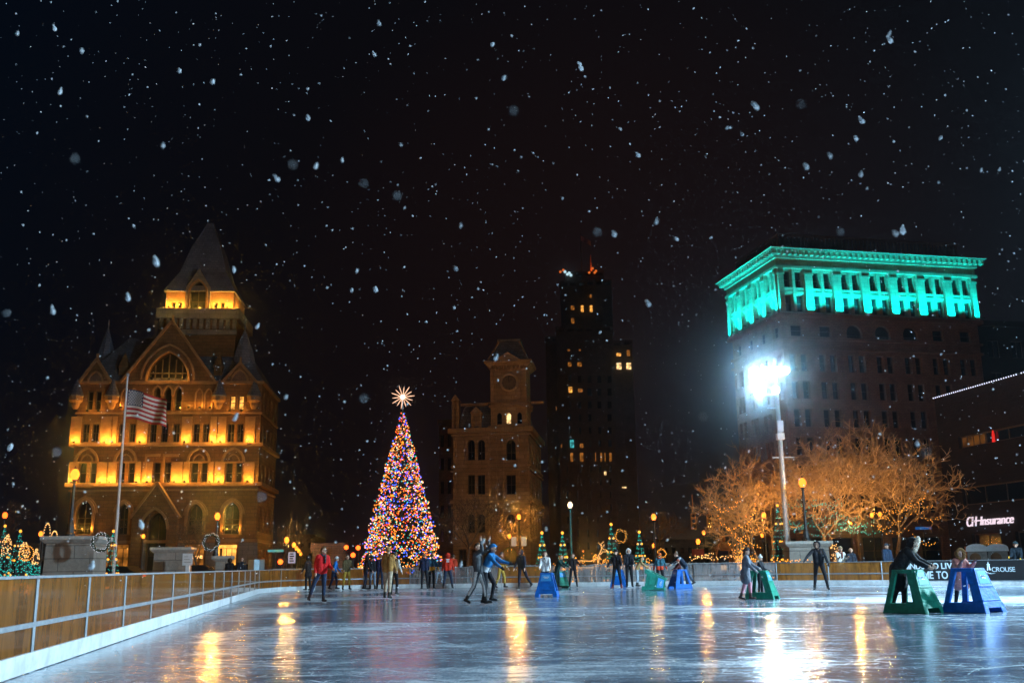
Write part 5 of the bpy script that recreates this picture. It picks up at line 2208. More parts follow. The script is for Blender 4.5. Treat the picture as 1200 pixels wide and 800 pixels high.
lamp_at('tall orange street lamp right of the setback tower', 766, 604, 72, 1800, .22, group=None)
lamp_at('low orange lamp directly beneath the tall lamp right of the setback tower', 766, 638, 88, 1500, .18, group=None)
lamp_at('orange street lamp left of the small kiosk', 818, 633, 85, 700, .22, group=None)
lamp_at('orange street lamp among the bare trees left of the floodlight mast', 895, 602, 70, 8000, .19, group=None)
lamp_at('tall teal iron lamp post with a white head left of the deer figure', 668, 590, 66, 60, .2, group=None, iron=M['teal_iron'], globe=M['globe_white'], col=(1, .8, .55))
for i, (px, py, D) in enumerate(((336, 631, 90), (344.5, 637, 108), (347.5, 641, 125), (350, 644, 145), (352.5, 648, 170))):
    lamp_at(('nearest', 'second', 'third', 'fourth', 'farthest')[i] + ' orange street lamp in the row receding beside the bank', px, py, D, 12000 if i < 1 else 4000, .26, group='row of lamps receding beside the bank')
lamp_at('red orange street lamp at the far left edge', 6, 602, 75, 1200, .22, globe=M['red_lamp'], group=None)
lamp_at('orange lamp low between the left light figures and the pedestal', 48, 624, 62, 800, .16, group=None)
for px, py, D in ((1022, 602, 78), (1031, 601, 78)):
    pass
lamp_at('orange lamp behind the bare tree, leftmost of the close pair', 1021.5, 602, 76, 800, .17, group=None)
lamp_at('orange lamp behind the bare tree, rightmost of the close pair', 1031, 601, 76, 800, .17, group=None)
lamp_at('small orange lamp under the string lights left of the spectators', 997, 612, 98, 22000, .15, group=None)
lamp_at('small orange lamp under the string lights right of its neighbour', 1004.5, 612, 98, 22000, .15, group=None)
lamp_at('dim orange lamp low in the left bare tree', 874, 603, 102, 20000, .16, group=None)
lamp_at('street lamp half hidden in the trees low beside the lit shrub', 893, 626, 72, 800, .14, group=None)
# street lamps out of view, added so that boards, walls and tower get light
for i, (x, y, pw, lab) in enumerate(((-14.5, 15, 14000, 'unseen street lamp behind the near end of the left barrier'), (-18.0, 28, 13000, 'unseen street lamp behind the far end of the left barrier'), (22, 118, 9000, 'added street lamp in the side street left of the teal crowned block'),
                                     (18, 268, 34000, 'added far street lamp before the left part of the setback tower'), (31, 266, 34000, 'added far street lamp before the right part of the setback tower'))):
    street_lamp(lab, (x, y, 0), 4.6, pw, gr=.24, group='unseen street lamps of the square')
# banners on the clock building lamp
p = at(608, 634, 94.9)
bn = MB()
for s_ in (-1, 1):
    bn.box(s_ * .47 - .24, s_ * .47 + .24, -.02, .02, -.42, .42)
t = tag(bn.build('lamp_banner', emis('banner_glow', (1, .8, .55), .35, False), None, p), 'pair of pale banners hanging on the lamp before the clock tower building', 'banner')  # banners emit a glow of their own in place of lamplight on them


# ------------------------------------------------------------------ flag on its pole
fp0 = gx(133, 66)
fp1 = at(150.5, 441, 66)
t = thing('flagpole', 'tall pale flagpole standing before the bank', 'flagpole', fp0)
d = Vector((fp0.x, fp0.y, fp1.z)) - fp0
hz = fp1.z
mb = MB()
mb.tube([(0, 0, 0), (0, 0, hz)], [.11, .06], 10)
mb.build('pole', M['white_paint'], t)
mb = MB()
mb.lathe([(.3, 0), (.3, .1), (.18, .3), (.14, .6)], 12)
mb.build('base', M['galv'], t)
mb = MB()
mb.ball((0, 0, hz + .12), .13, 8, 6)
mb.build('finial', M['galv'], t, smooth=True)
FR = mat('flag_red', (0.5, 0.035, 0.03), .8, .15, 2)
FW = mat('flag_white', (0.75, 0.7, 0.62), .8, .1, 2)
FB = mat('flag_blue', (0.015, 0.02, 0.09), .8, .15, 2)
FLH, FLL = 2.0, 2.9
nx, nz = 40, 13


def flag_pt(i, j):
    k = i / nx
    x = FLL * (k * .93)
    y = .36 * k * math.sin(k * 10.5 + j * .14) + .25 * k
    z = -FLH * j / nz - .85 * k ** 1.5 + .10 * k * math.sin(k * 8 + .5) + .18 * k * (j / nz)
    return (x, y, z)


mb = MB()
for i in range(nx):
    for j in range(nz):
        blue = i < nx * .4 and j < 7
        mb.face([flag_pt(i, j), flag_pt(i, j + 1), flag_pt(i + 1, j + 1), flag_pt(i + 1, j)], 2 if blue else (0 if j % 2 == 0 else 1))
for r in range(9):
    for c in range(6 if r % 2 == 0 else 5):
        fi = (c * 2 + (1 if r % 2 == 0 else 2)) / 12 * nx * .4
        fj = (r + 1) / 10 * 7
        for off in (-.008, .008):
            q = []
            for k in range(10):
                a = PI / 2 + k * PI / 5
                rr = .085 if k % 2 == 0 else .035
                p_ = flag_pt(fi + math.cos(a) * rr / FLL * nx, fj - math.sin(a) * rr / FLH * nz)
                q.append((p_[0], p_[1] + off, p_[2]))
            mb.face(q, 1)
fl_ = mb.build('american_flag', [FR, FW, FB], None, (fp0.x + .1, fp0.y, at(150, 456, 66).z))
tag(fl_, 'American flag with stars and stripes waving from the flagpole before the bank', 'flag')

# ------------------------------------------------------------------ floodlight masts
def flood_mast(label, base, hgt, lamps, aim, power, n=7, group=None, cone=124):
    t = thing('floodlight_mast', label, 'floodlight mast', base, 0, group)
    mb = MB()
    mb.tube([(0, 0, 0), (0, 0, hgt * .45), (0, 0, hgt)], [.2, .16, .11], 12)
    mb.build('pole', M['galv'], t)
    mb = MB()
    mb.box(-.16, .16, -.34, -.12, hgt * .70, hgt * .755)
    mb.box(-.2, .2, -.3, .12, hgt * .665, hgt * .695)
    mb.build('control_box', M['white_paint'], t)
    mb = MB()
    mb.bar((-.6, 0, hgt * .82), (0.1, 0, hgt * .82), .06)
    mb.bar((-.5, 0, hgt * .58), (.75, 0, hgt * .58), .05)
    mb.build('step_bracket', M['galv'], t)
    mb = MB()
    for zz in sorted(set(l[1] for l in lamps)):
        xs = [l[0] for l in lamps if l[1] == zz]
        mb.bar((min(xs) - .2, 0, zz), (max(xs) + .2, 0, zz), .1)
    mb.build('crossarm', M['galv'], t)
    for (x, zz) in lamps:
        loc = Vector((x, -.22, zz + .22))
        wd = Vector(base) + loc
        d = (Vector(aim) - wd).normalized()
        q = d.to_track_quat('-Y', 'Z')
        mb = MB()
        mb.lathe([(.09, .30), (.13, .26), (.24, .02), (.25, -.03), (.235, -.03)], 14)
        # turn the housing so that its mouth (-z) looks along -y
        mb.v = [(v[0], v[2], v[1]) for v in mb.v]
        lo = mb.build('flood_lamp', M['black_iron'], t, loc)
        lo.rotation_euler = q.to_euler()
        mb = MB()
        mb.lathe([(.225, -.05), (.2, -.065), (.02, -.09)], 14)
        mb.v = [(v[0], v[2], v[1]) for v in mb.v]
        mb.build('lens', M['lens'], lo)
    cz = sum(l[1] for l in lamps) / len(lamps)
    for k, (x, zz) in enumerate(lamps[::2]):
        spot('flood_beam', (x, -.55, zz + .1), Vector(aim) - Vector(base) + Vector((x * 2, 0, 0)), power / len(lamps[::2]), COOL, cone, .4, .3, t)
    return t


mb_ = gx(929, 56.6)
topz = at(919, 452, 56.6).z
mz = [at(919, y_, 56.6).z for y_ in (436, 446, 459)]
lam = [(-1.3, mz[0] - .55), (-.75, mz[0] - .45), (-.15, mz[0] - .3), (.45, mz[0] - .2), (-.55, mz[2] + .1), (-1.15, mz[2] - .1), (.2, mz[2] + .25)]
lam = [(-1.25, mz[0]), (-.65, mz[0]), (-.05, mz[0]), (.55, mz[0]), (-1.15, mz[2]), (-.1, mz[2])]
flood_mast('floodlight mast with two rows of glaring lamps behind the granite pedestal', (mb_.x, 56.6 + .8, 0), topz + 1.0, lam, (2, 20, 0), 10500)
flood_mast('second floodlight mast beside the right side of the ice', (29.5, 30, 0), 12.5, [(x, zz) for zz in (11.2, 12.2) for x in (-1.1, -.35, .35, 1.1)], (3, 28, 0), 125000, cone=149)

flood_mast('third floodlight mast near the camera on the right side of the ice', (25.5, 3, 0), 12.5, [(x, zz) for zz in (11.2, 12.2) for x in (-1.1, -.35, .35, 1.1)], (6, 24, 0), 30000, cone=120)

# ------------------------------------------------------------------ Christmas tree
def cone_tree():
    D = 64
    base = gx(470, D)
    zt = at(472, 480, D).z
    t = thing('christmas_tree', 'giant cone shaped Christmas tree covered in coloured bulbs under a star', 'christmas tree', base)
    rb = (at(517.5, 652, D).x - at(422.5, 652, D).x) / 2
    tx = at(472, 480, D).x - base.x
    rnd = random.Random(11)
    z0 = .7

    def rad(z):
        k = (zt - z) / (zt - z0)
        return rb * (k ** .93) * 1.0 + .04
    mb = MB()
    mb.tube([(0, 0, 0), (tx * .5, 0, zt * .5), (tx, 0, zt)], [.25, .16, .03], 8)
    mb.build('trunk', M['bark'], t)
    mb = MB()
    # boughs of needles: whorls of drooping sprays
    nl = 60
    for i in range(nl):
        z = z0 + (zt - z0) * (i / nl) ** .95
        R_ = rad(z)
        nb = max(6, int(R_ * 22))
        for k in range(nb):
            a = 2 * PI * (k + rnd.random()) / nb
            r1 = R_ * rnd.uniform(.82, 1.06)
            x_ = tx * z / zt
            p0 = Vector((x_ + .3 * R_ * math.cos(a), .3 * R_ * math.sin(a), z + .12 * R_))
            p1 = Vector((x_ + r1 * math.cos(a), r1 * math.sin(a), z - .1 * R_ + rnd.uniform(-.1, .1)))
            side = Vector((-math.sin(a), math.cos(a), 0))
            d = p1 - p0
            for q in range(4):
                f0 = rnd.uniform(.15, .9)
                c = p0 + d * f0
                ln = rnd.uniform(.12, .26) * (.6 + R_ * .25)
                sg = rnd.choice((-1, 1))
                e = c + d.normalized() * ln + side * sg * ln * rnd.uniform(.3, .8) + Vector((0, 0, rnd.uniform(-.12, .06)))
                wv = Vector((0, 0, ln * .25))
                mb.face([c - wv, e, c + wv])
                mb.face([c - side * ln * .25, e, c + side * ln * .25])
            mb.face([p0 - side * .05, p1, p0 + side * .05])
    mb.build('foliage', M['needles'], t)
    mb = MB()
    cols = [0] * 42 + [1] * 20 + [2] * 13 + [3] * 13 + [4] * 12
    n = 4600
    made = 0
    while made < n:
        u = rnd.random()
        z = zt - (zt - z0) * math.sqrt(u)
        a = rnd.uniform(0, 2 * PI)
        dent = math.sin(a * 3 + z * 2.1) * math.sin(a * 5 - z * 3.3 + 1) + .5 * math.sin(z * 5.2 + a * 2)
        if dent < -.55 and rnd.random() < .6:
            continue
        R_ = rad(z) * (1.05 - .5 * rnd.random() ** 1.6 + .05 * dent + .03 * math.sin(z * 9 + a))
        c = rnd.choice(cols)
        mb.octa((tx * z / zt + R_ * math.cos(a), R_ * math.sin(a), z - .02 + rnd.uniform(-.05, .05)), rnd.uniform(.032, .052), c)
        made += 1
    b = mb.build('light_bulb', [M['b_orange'], M['b_blue'], M['b_red'], M['b_green'], M['b_white']], t)
    b['kind'] = 'stuff'
    # star of rods
    sc_ = at(472, 465, D)
    c = Vector((sc_.x - base.x, 0, sc_.z))
    mb = MB()
    rr = .78
    for k in range(14):
        a = 2 * PI * k / 14 + .1
        L = rr * (1.0 if k % 2 == 0 else .86)
        d = Vector((math.cos(a), 0, math.sin(a)))
        mb.tube([c + d * .12, c + d * L * .75, c + d * L], [.028, .032, .014], 6)
    for k in range(6):
        a = 2 * PI * k / 6
        d = Vector((.5 * math.cos(a), -.8 if k % 2 else .8, .5 * math.sin(a))).normalized()
        mb.tube([c + d * .12, c + d * .45], [.04, .02], 5)
    st = mb.build('tree_star', M['star'], t)
    mb = MB()
    mb.ball(c, .15, 10, 6)
    mb.build('star_core', M['star_core'], st, smooth=True)
    mb = MB()
    mb.tube([(tx, 0, zt - .3), (c.x, 0, c.z - .1)], .03, 6)
    mb.build('star_stem', M['galv'], t)
    # soft light the whole tree throws
    for z, pw in ((2.0, 420), (5.0, 240), (8.5, 100)):
        pass
    return t


cone_tree()


# ------------------------------------------------------------------ bare trees
def bare_tree(label, p, h, seed, spread=1.0, twigm=None, levels=6, trunk_r=.16, first=.3, group='bare winter trees', lean=(0, 0), dense=1.0):
    rnd = random.Random(seed)
    t = thing('bare_tree', label, 'tree', p, 0, group)
    mt, mc = MB(), MB()

    def grow(a, d, L, r, lev):
        n = 4 if lev < 2 else (3 if lev < 4 else 2)
        pts, rr = [a], [r]
        cur = a.copy()
        dd = d.copy()
        for i in range(n):
            dd = (dd + Vector((rnd.uniform(-1, 1), rnd.uniform(-1, 1), rnd.uniform(-.6, .9))) * (.16 + .03 * lev)).normalized()
            cur = cur + dd * (L / n)
            pts.append(cur.copy())
            rr.append(r * (1 - .45 * (i + 1) / n))
        tgt = mt if lev < 2 else mc
        tgt.tube(pts, rr, 8 if lev < 2 else (5 if lev < 3 else 3), caps=False)
        if lev >= levels:
            return
        nk = rnd.randint(3, 4) if lev < 3 else rnd.choice((2, 3, 3, 3))
        if lev == 0:
            nk = 5
        for k in range(nk):
            f0 = rnd.uniform(.45, 1.0) if lev else rnd.uniform(.75, 1.0)
            idx = min(n - 1, int(f0 * n))
            s = pts[idx].lerp(pts[idx + 1], f0 * n - idx if f0 < 1 else 1.0)
            az = 2 * PI * (k + rnd.random() * .8) / nk
            pr = dd.orthogonal().normalized()
            pr = Matrix.Rotation(az, 3, dd) @ pr
            ang = rnd.uniform(.45, .95) if lev < 3 else rnd.uniform(.4, 1.1)
            nd = (dd * math.cos(ang) + pr * math.sin(ang) * spread + Vector((0, 0, .12))).normalized()
            grow(s, nd, L * rnd.uniform(.58, .82), max(.017, rr[-1] * rnd.uniform(.55, .8)), lev + 1)
    grow(Vector((0, 0, 0)), Vector((lean[0], lean[1], 1)).normalized(), h * first, trunk_r, 0)
    mt.build('trunk', M['bark'], t, smooth=True)
    mc.build('crown', twigm or M['twig'], t)
    return t


for i, (px, D, h, sd, sp, lab) in enumerate(((888, 66, 6.4, 3, 1.15, 'bare tree with amber lit twigs left of the floodlight mast'),
                                            (905, 72, 9.0, 5, 1.0, 'bare tree behind the floodlight mast and its pedestal'),
                                            (968, 64, 8.6, 8, 1.15, 'bare tree with frosty pale twigs right of the floodlight mast'),
                                            (1012, 70, 9.6, 21, 1.05, 'bare tree behind the two spectators at the far barrier'),
                                            (1052, 62, 8.2, 34, 1.1, 'bare tree with a pale crooked trunk left of the insurance sign'))):
    bare_tree(lab, gx(px, D), h * 1.32, sd, sp)
for i, (px, D, h, sd, lab) in enumerate(((548, 92, 9.5, 41, 'dark bare tree before the left windows of the clock tower building'),
                                        (618, 98, 9.0, 43, 'dark bare tree before the right corner of the clock tower building'),
                                        (232, 96, 7.5, 47, 'dark bare tree before the bank, right of its door'),
                                        (330, 120, 9, 53, 'dark bare tree at the right corner of the bank'),
                                        (775, 110, 8.5, 59, 'dark bare tree behind the far light displays'),
                                        (-5, 90, 9, 61, 'dark bare tree at the far left edge'))):
    bare_tree(lab, gx(px, D), h * 1.1, sd, 1.0, M['bark'], 5, group='dark bare trees in front of the buildings')


def added_ground_flood(label, p, tgt, pw):  # added uplight, hidden behind the boards, that lights a bare tree's crown
    t = thing('added_ground_floodlight', label, 'floodlight', p, 0, 'added amber ground floodlights under the bare trees')
    mb = MB()
    mb.frustum((-.14, .14, -.1, .1), (-.2, .2, -.14, .14), .08, .34)
    mb.box(-.16, .16, -.05, .05, 0, .079)
    mb.build('housing', M['black_iron'], t)
    mb = MB()
    mb.box(-.17, .17, -.11, .11, .341, .35)
    mb.build('lens', M['amber_lamp'], t)
    spot('flood_light', (0, 0, .4), Vector(tgt) - Vector(p), pw, (1, .56, .19), 130, .5, .12, t)


for px, D, pw, lab in ((872, 61, 1500, 'added amber ground floodlight under the bare tree left of the mast'), (905, 66, 1700, 'added amber ground floodlight behind the tall cone tree'), (962, 59, 2100, 'added amber ground floodlight behind the granite pedestal'),
                       (1008, 63, 2000, 'added amber ground floodlight behind the two spectators'), (1050, 57, 1200, 'added amber ground floodlight behind the navy coated spectator')):
    p = gx(px, D)
    added_ground_flood(lab, p, (p.x + .5, p.y + 2.5, 7.5), pw)


# ------------------------------------------------------------------ light displays
def bulbs(mb, pts, r, m=0):
    for p in pts:
        mb.octa(p, r, m)


def light_cone(label, p, h, r, seed, group='wire cone trees of teal and amber lights'):
    t = thing('light_cone_tree', label, 'light display', p, 0, group)
    rnd = random.Random(seed)
    mb = MB()
    legs = 6
    for k in range(legs):
        a = 2 * PI * k / legs
        mb.tube([(r * math.cos(a), r * math.sin(a), 0), (0, 0, h)], .012, 4)
    turns = 5
    sp = []
    for i in range(120):
        k = i / 119
        a = 2 * PI * turns * k
        sp.append(Vector((r * (1 - k) * math.cos(a), r * (1 - k) * math.sin(a), h * k)))
    mb.tube(sp, .01, 4)
    mb.build('wire_frame', M['black_iron'], t)
    mb = MB()
    for i in range(0, 120, 3):
        mb.octa(sp[i], .03)
    for k in range(legs):
        a = 2 * PI * k / legs
        for j in range(12):
            q = j / 12
            mb.octa((r * (1 - q) * math.cos(a), r * (1 - q) * math.sin(a), h * q), .03)
    o = mb.build('teal_bulb', M['w_teal'], t)
    o['kind'] = 'stuff'
    mb = MB()
    for k in range(16):
        q = (k % 4) / 4.2 + .03
        a = 2 * PI * k / 16 * 3.1
        mb.ball((r * 1.04 * (1 - q) * math.cos(a), r * 1.04 * (1 - q) * math.sin(a), h * q + .05), .06, 6, 4)
    mb.ball((0, 0, h), .09, 6, 4)
    mb.build('ornament_bulb', M['w_amber'], t)
    return t


for px, py, D, w, sd, lab in ((635, 624, 58, 13, 1, 'leftmost teal wire cone tree, behind the woman in white'), (659, 624, 60, 12, 2, 'teal wire cone tree just left of the teal lamp post'),
                              (716, 614, 62, 14, 3, 'tallest teal wire cone tree of the middle row, beside a lit wreath'), (749, 623, 62, 13, 4, 'teal wire cone tree at the right end of the middle row'),
                              (911, 592, 60, 21, 5, 'tall teal wire cone tree left of the granite pedestal'), (133, 622, 60, 17, 6, 'narrow teal wire cone tree at the foot of the flagpole'),
                              (24, 622, 58, 22, 8, 'teal and amber light cone among the figures at the left edge'), (6, 616, 60, 20, 9, 'tall light cone cut by the left edge of the picture')):
    p = at(px, py, D)
    q = gx(px, D)
    light_cone(lab, (p.x, D, 0), p.z, w / F * D * .55 / (1 - 1.0 / p.z), sd)


def wreath(label, px, py, D, r, m, group='lit wreaths hung round the square'):
    p = at(px, py, D)
    t = thing('wreath', label, 'wreath', p, 0, group)
    rnd = random.Random(int(px))
    mb = MB()
    ring = [(r * math.cos(a), 0, r * math.sin(a)) for a in [2 * PI * k / 18 for k in range(19)]]
    mb.tube(ring, r * .18, 6)
    for k in range(70):
        a = rnd.uniform(0, 2 * PI)
        q = Vector((r * math.cos(a), 0, r * math.sin(a)))
        d = Vector((rnd.uniform(-1, 1), rnd.uniform(-1, 1), rnd.uniform(-1, 1))) * r * .35
        s_ = Vector((rnd.uniform(-1, 1), 0, rnd.uniform(-1, 1))) * r * .1
        mb.face([q - s_, q + d, q + s_])
    mb.build('greenery', M['needles'], t)
    mb = MB()
    for k in range(46):
        a = 2 * PI * k / 46
        rr = r * rnd.uniform(.8, 1.22)
        mb.octa((rr * math.cos(a), -r * .2, rr * math.sin(a)), .022)
    mb.build('bulb', M[m], t)['kind'] = 'stuff'
    return t


wreath('white lit wreath at the right end of the broad pedestal', 118.5, 635, 43.6, .36, 'w_white')
wreath('white lit wreath left of the lamp before the bank corner', 247.5, 635, 58.3, .44, 'w_white')
wreath('amber lit wreath on the tallest middle cone tree', 727.5, 628, 62, .36, 'w_amber')
wreath('small amber wreath right of the low lamp beneath the tall one', 775.5, 648, 64, .26, 'w_amber')


def lit_shrub(label, px, D, w, h, seed, m='w_amber', n=70, group='shrubs wrapped in warm lights'):
    p = gx(px, D)
    t = thing('lit_shrub', label, 'shrub', p, 0, group)
    rnd = random.Random(seed)
    mb = MB()
    bb = []
    for k in range(18):
        a = rnd.uniform(0, 2 * PI)
        r = w * rnd.uniform(.1, .5)
        e = Vector((r * math.cos(a), r * math.sin(a), h * rnd.uniform(.5, 1)))
        m_ = e * .5 + Vector((rnd.uniform(-.1, .1), rnd.uniform(-.1, .1), h * .12))
        mb.tube([(0, 0, 0), m_, e], [.03, .018, .006], 4)
        for j in range(5):
            q = m_.lerp(e, rnd.random())
            d = Vector((rnd.uniform(-1, 1), rnd.uniform(-1, 1), rnd.uniform(-.2, 1))) * w * .2
            mb.tube([q, q + d], [.01, .004], 3)
            bb.append(q + d)
            bb.append(q + d * .5)
            bb.append(q)
    mb.build('branches', M['bark'], t)
    mb = MB()
    rnd.shuffle(bb)
    bulbs(mb, bb[:n], .035)
    mb.build('bulb', M[m], t)['kind'] = 'stuff'
    return t


for i, (px, D, w, h, sd) in enumerate(((677, 62, 1.0, 1.7, 1), (704, 64, 1.2, 1.9, 2), (712, 66, 1.1, 1.5, 3), (731, 64, 1.0, 1.6, 4), (741, 66, 1.2, 1.5, 5), (757, 64, 1.1, 1.4, 6), (640, 64, .8, 1.1, 7), (655, 66, .9, 1.3, 9))):
    lit_shrub(('first', 'second', 'third', 'fourth', 'fifth', 'sixth', 'seventh', 'eighth')[(2, 3, 4, 5, 6, 7, 0, 1)[i]] + ' shrub from the left wrapped in warm lights behind the middle barrier', px, D, w, h, sd)
lit_shrub('slim shrub wrapped in warm white lights beside the spectator in a white jacket', 981, 57, .7, 2.1, 11, 'w_warm', 80, None)
lit_shrub('shrub in amber lights under the left bare tree', 868, 62, 1.5, 2.6, 13, 'w_amber', 60, None)
lit_shrub('low shrub in amber lights at the foot of the left bare tree', 884, 64, 1.3, 1.6, 14, 'w_amber', 50, None)


def deer(label, px, D, h):
    p = gx(px, D)
    t = thing('light_deer', label, 'light display', p, 0)
    # standing deer drawn in wire, head up towards the right
    L = {'back': [(-.42, .62), (-.2, .66), (.1, .64), (.26, .7)], 'neck': [(.26, .7), (.36, .86), (.42, 1.0)], 'head': [(.42, 1.0), (.56, .95), (.58, .91), (.44, .9), (.36, .8)],
         'belly': [(-.42, .62), (-.44, .5), (-.25, .46), (.12, .46), (.28, .52), (.36, .8)], 'leg1': [(.24, .52), (.22, .28), (.24, 0)], 'leg2': [(.12, .47), (.1, .25), (.1, 0)],
         'leg3': [(-.4, .5), (-.46, .28), (-.42, 0)], 'leg4': [(-.28, .47), (-.33, .27), (-.28, 0)], 'ant1': [(.42, 1.0), (.4, 1.12), (.5, 1.22)], 'ant2': [(.4, 1.1), (.3, 1.2)], 'ant3': [(.43, 1.02), (.52, 1.14)], 'tail': [(-.42, .62), (-.5, .58)]}
    mb, bm_ = MB(), MB()
    for y in (-.12, .12):
        for k, pts in L.items():
            q = [Vector((x * h / 1.2, y * (0.4 if k in ('head', 'neck', 'ant1', 'ant2', 'ant3') else 1) * h / 1.2, z * h / 1.2)) for x, z in pts]
            mb.tube(q, .012, 4)
            for a, b in zip(q[:-1], q[1:]):
                n = max(2, int((b - a).length / .075))
                for i in range(n):
                    bm_.octa(a.lerp(b, i / n), .03)
    mb.build('wire_frame', M['black_iron'], t)
    o = bm_.build('bulb', M['w_warm'], t)
    o['kind'] = 'stuff'
    return t


deer('reindeer figure of warm white lights right of the teal lamp post', 689, 60, 2.4)


def light_figure(label, px, D, h, w, seed, group='tall light figures at the left edge'):
    """an upright figure of lights: rings stacked on a wire frame, teal below, warm above"""
    p = gx(px, D)
    t = thing('light_figure', label, 'light display', p, 0, group)
    rnd = random.Random(seed)
    prof = [(.5, 0), (.46, .18), (.30, .24), (.36, .4), (.42, .58), (.22, .64), (.27, .76), (.24, .86), (.06, 1.0)]
    mb = MB()
    for k in range(6):
        a = 2 * PI * k / 6
        mb.tube([(r * w * math.cos(a), r * w * math.sin(a), z * h) for r, z in prof], .012, 4)
    mb.build('wire_frame', M['black_iron'], t)
    for nm, m, lo, hi in (('teal_bulb', 'w_teal', .22, .66), ('warm_bulb', 'w_warm', .64, 1.0), ('amber_bulb', 'w_amber', 0.0, .22)):
        mb = MB()
        for i in range(70):
            z = rnd.uniform(lo, hi)
            for (r0, z0), (r1, z1) in zip(prof[:-1], prof[1:]):
                if z0 <= z <= z1:
                    r = r0 + (r1 - r0) * (z - z0) / (z1 - z0)
            a = rnd.uniform(0, 2 * PI)
            mb.octa((r * w * math.cos(a), r * w * math.sin(a), z * h), .032)
        mb.build(nm, M[m], t)['kind'] = 'stuff'
    return t


light_figure('light figure third from the left edge, teal with an amber wheel beside it', 26, 52, 2.6, .9, 4)
light_figure('narrow warm topped light figure next to the broad pedestal', 40.5, 54, 2.3, .62, 6)
light_figure('amber footed light figure at the very left edge', 5, 52, 3.0, .85, 8)
mb = MB()
p = at(31, 648, 51)
rr = .36
for k in range(22):
    a = 2 * PI * k / 22
    mb.octa((rr * math.cos(a), 0, rr * math.sin(a)), .032)
    if k % 2:
        mb.octa((rr * .5 * math.cos(a), 0, rr * .5 * math.sin(a)), .032)
t = thing('amber_light_ring', 'round amber wheel of lights in front of the left figures', 'light display', p)
mb.build('bulb', M['w_amber'], t)['kind'] = 'stuff'
mb = MB()
mb.tube([(rr * math.cos(a), 0.03, rr * math.sin(a)) for a in [2 * PI * k / 16 for k in range(17)]], .012, 4)
mb.tube([(0, .03, -rr), (0, .03, -p.z)], .015, 4)
mb.build('wire_frame', M['black_iron'], t)
# arches of warm bulbs on the pedestal's left
t = thing('light_arch', 'two small arches of warm bulbs beside the orange lamp at the broad pedestal', 'light display', gx(58, 50))
o_ = gx(58, 50)
mb, mw = MB(), MB()
for (x0, x1, yt, yb) in ((51, 58.5, 613, 628), (60, 67, 622, 630)):
    a, b = at(x0, yb, 50), at(x1, yb, 50)
    tp = at(x0, yt, 50).z
    pts = [Vector((a.x + (b.x - a.x) * (1 - math.cos(PI * k / 12)) / 2 - o_.x, 0, a.z + (tp - a.z) * math.sin(PI * k / 12))) for k in range(13)]
    for q in pts:
        mb.octa(q, .035)
    mw.tube([(pts[0].x, 0, 0)] + pts + [(pts[-1].x, 0, 0)], .012, 4)
mw.build('wire_frame', M['black_iron'], t)
mb.build('bulb', M['w_warm'], t)['kind'] = 'stuff'


# strings of lights through the bare trees
def string(label, runs, m, rad, D, seed, sag=.25):
    rnd = random.Random(seed)
    p0 = at(runs[0][0][0], runs[0][0][1], D)
    t = thing('string_lights', label, 'string lights', p0)
    mb, mw = MB(), MB()
    for (a, b, n) in runs:
        A = at(a[0], a[1], D + rnd.uniform(-1.5, 1.5)) - p0
        B_ = at(b[0], b[1], D + rnd.uniform(-1.5, 1.5)) - p0
        pts = []
        for i in range(n + 1):
            k = i / n
            q = A.lerp(B_, k)
            q.z -= sag * 4 * k * (1 - k) + rnd.uniform(-.12, .12)
            q.x += rnd.uniform(-.08, .08)
            pts.append(q)
        mw.tube(pts, .008, 3)
        for q in pts:
            mb.octa(q, rad)
    mw.build('wire', M['black_iron'], t)
    o = mb.build('bulb', M[m], t)
    if True:
        o['kind'] = 'stuff'
    return t


rnd = random.Random(3)
runs = []
for k in range(15):
    y = rnd.uniform(574, 626)
    x = rnd.uniform(918, 985)
    runs.append(((x, y), (x + rnd.uniform(22, 50), y + rnd.uniform(-14, 14)), 16))
string('teal string lights looped through the bare trees right of the mast', runs, 'w_teal', .03, 59.5, 4)
runs = []
for k in range(8):
    y = rnd.uniform(588, 632)
    x = rnd.uniform(1020, 1070)
    runs.append(((x, y), (x + rnd.uniform(18, 36), y + rnd.uniform(-12, 8)), 14))
runs.append(((1030, 605), (1085, 580), 22))
runs.append(((1080, 605), (1105, 603), 12))
string('amber string lights looped through the right bare tree', runs, 'w_amber', .028, 58, 5)
runs = [((833, 588), (848, 598), 10), ((848, 598), (870, 582), 14), ((853, 620), (880, 608), 14), ((880, 608), (886, 590), 9), ((862, 628), (890, 640), 14), ((842, 606), (856, 622), 9), ((876, 620), (900, 616), 10)]
string('amber string lights looped through the left bare tree', runs, 'w_amber', .035, 61, 6, .15)
runs = [((808, 654), (858, 652), 30), ((815, 652), (835, 649), 14)]
string('line of warm lights low behind the barrier near the kiosk', runs, 'w_warm', .045, 72, 8, .05)
runs = [((905, 655), (950, 658), 26)]
string('line of coloured lights along the barrier by the granite pedestal', runs, 'w_amber', .035, 54, 9, .05)


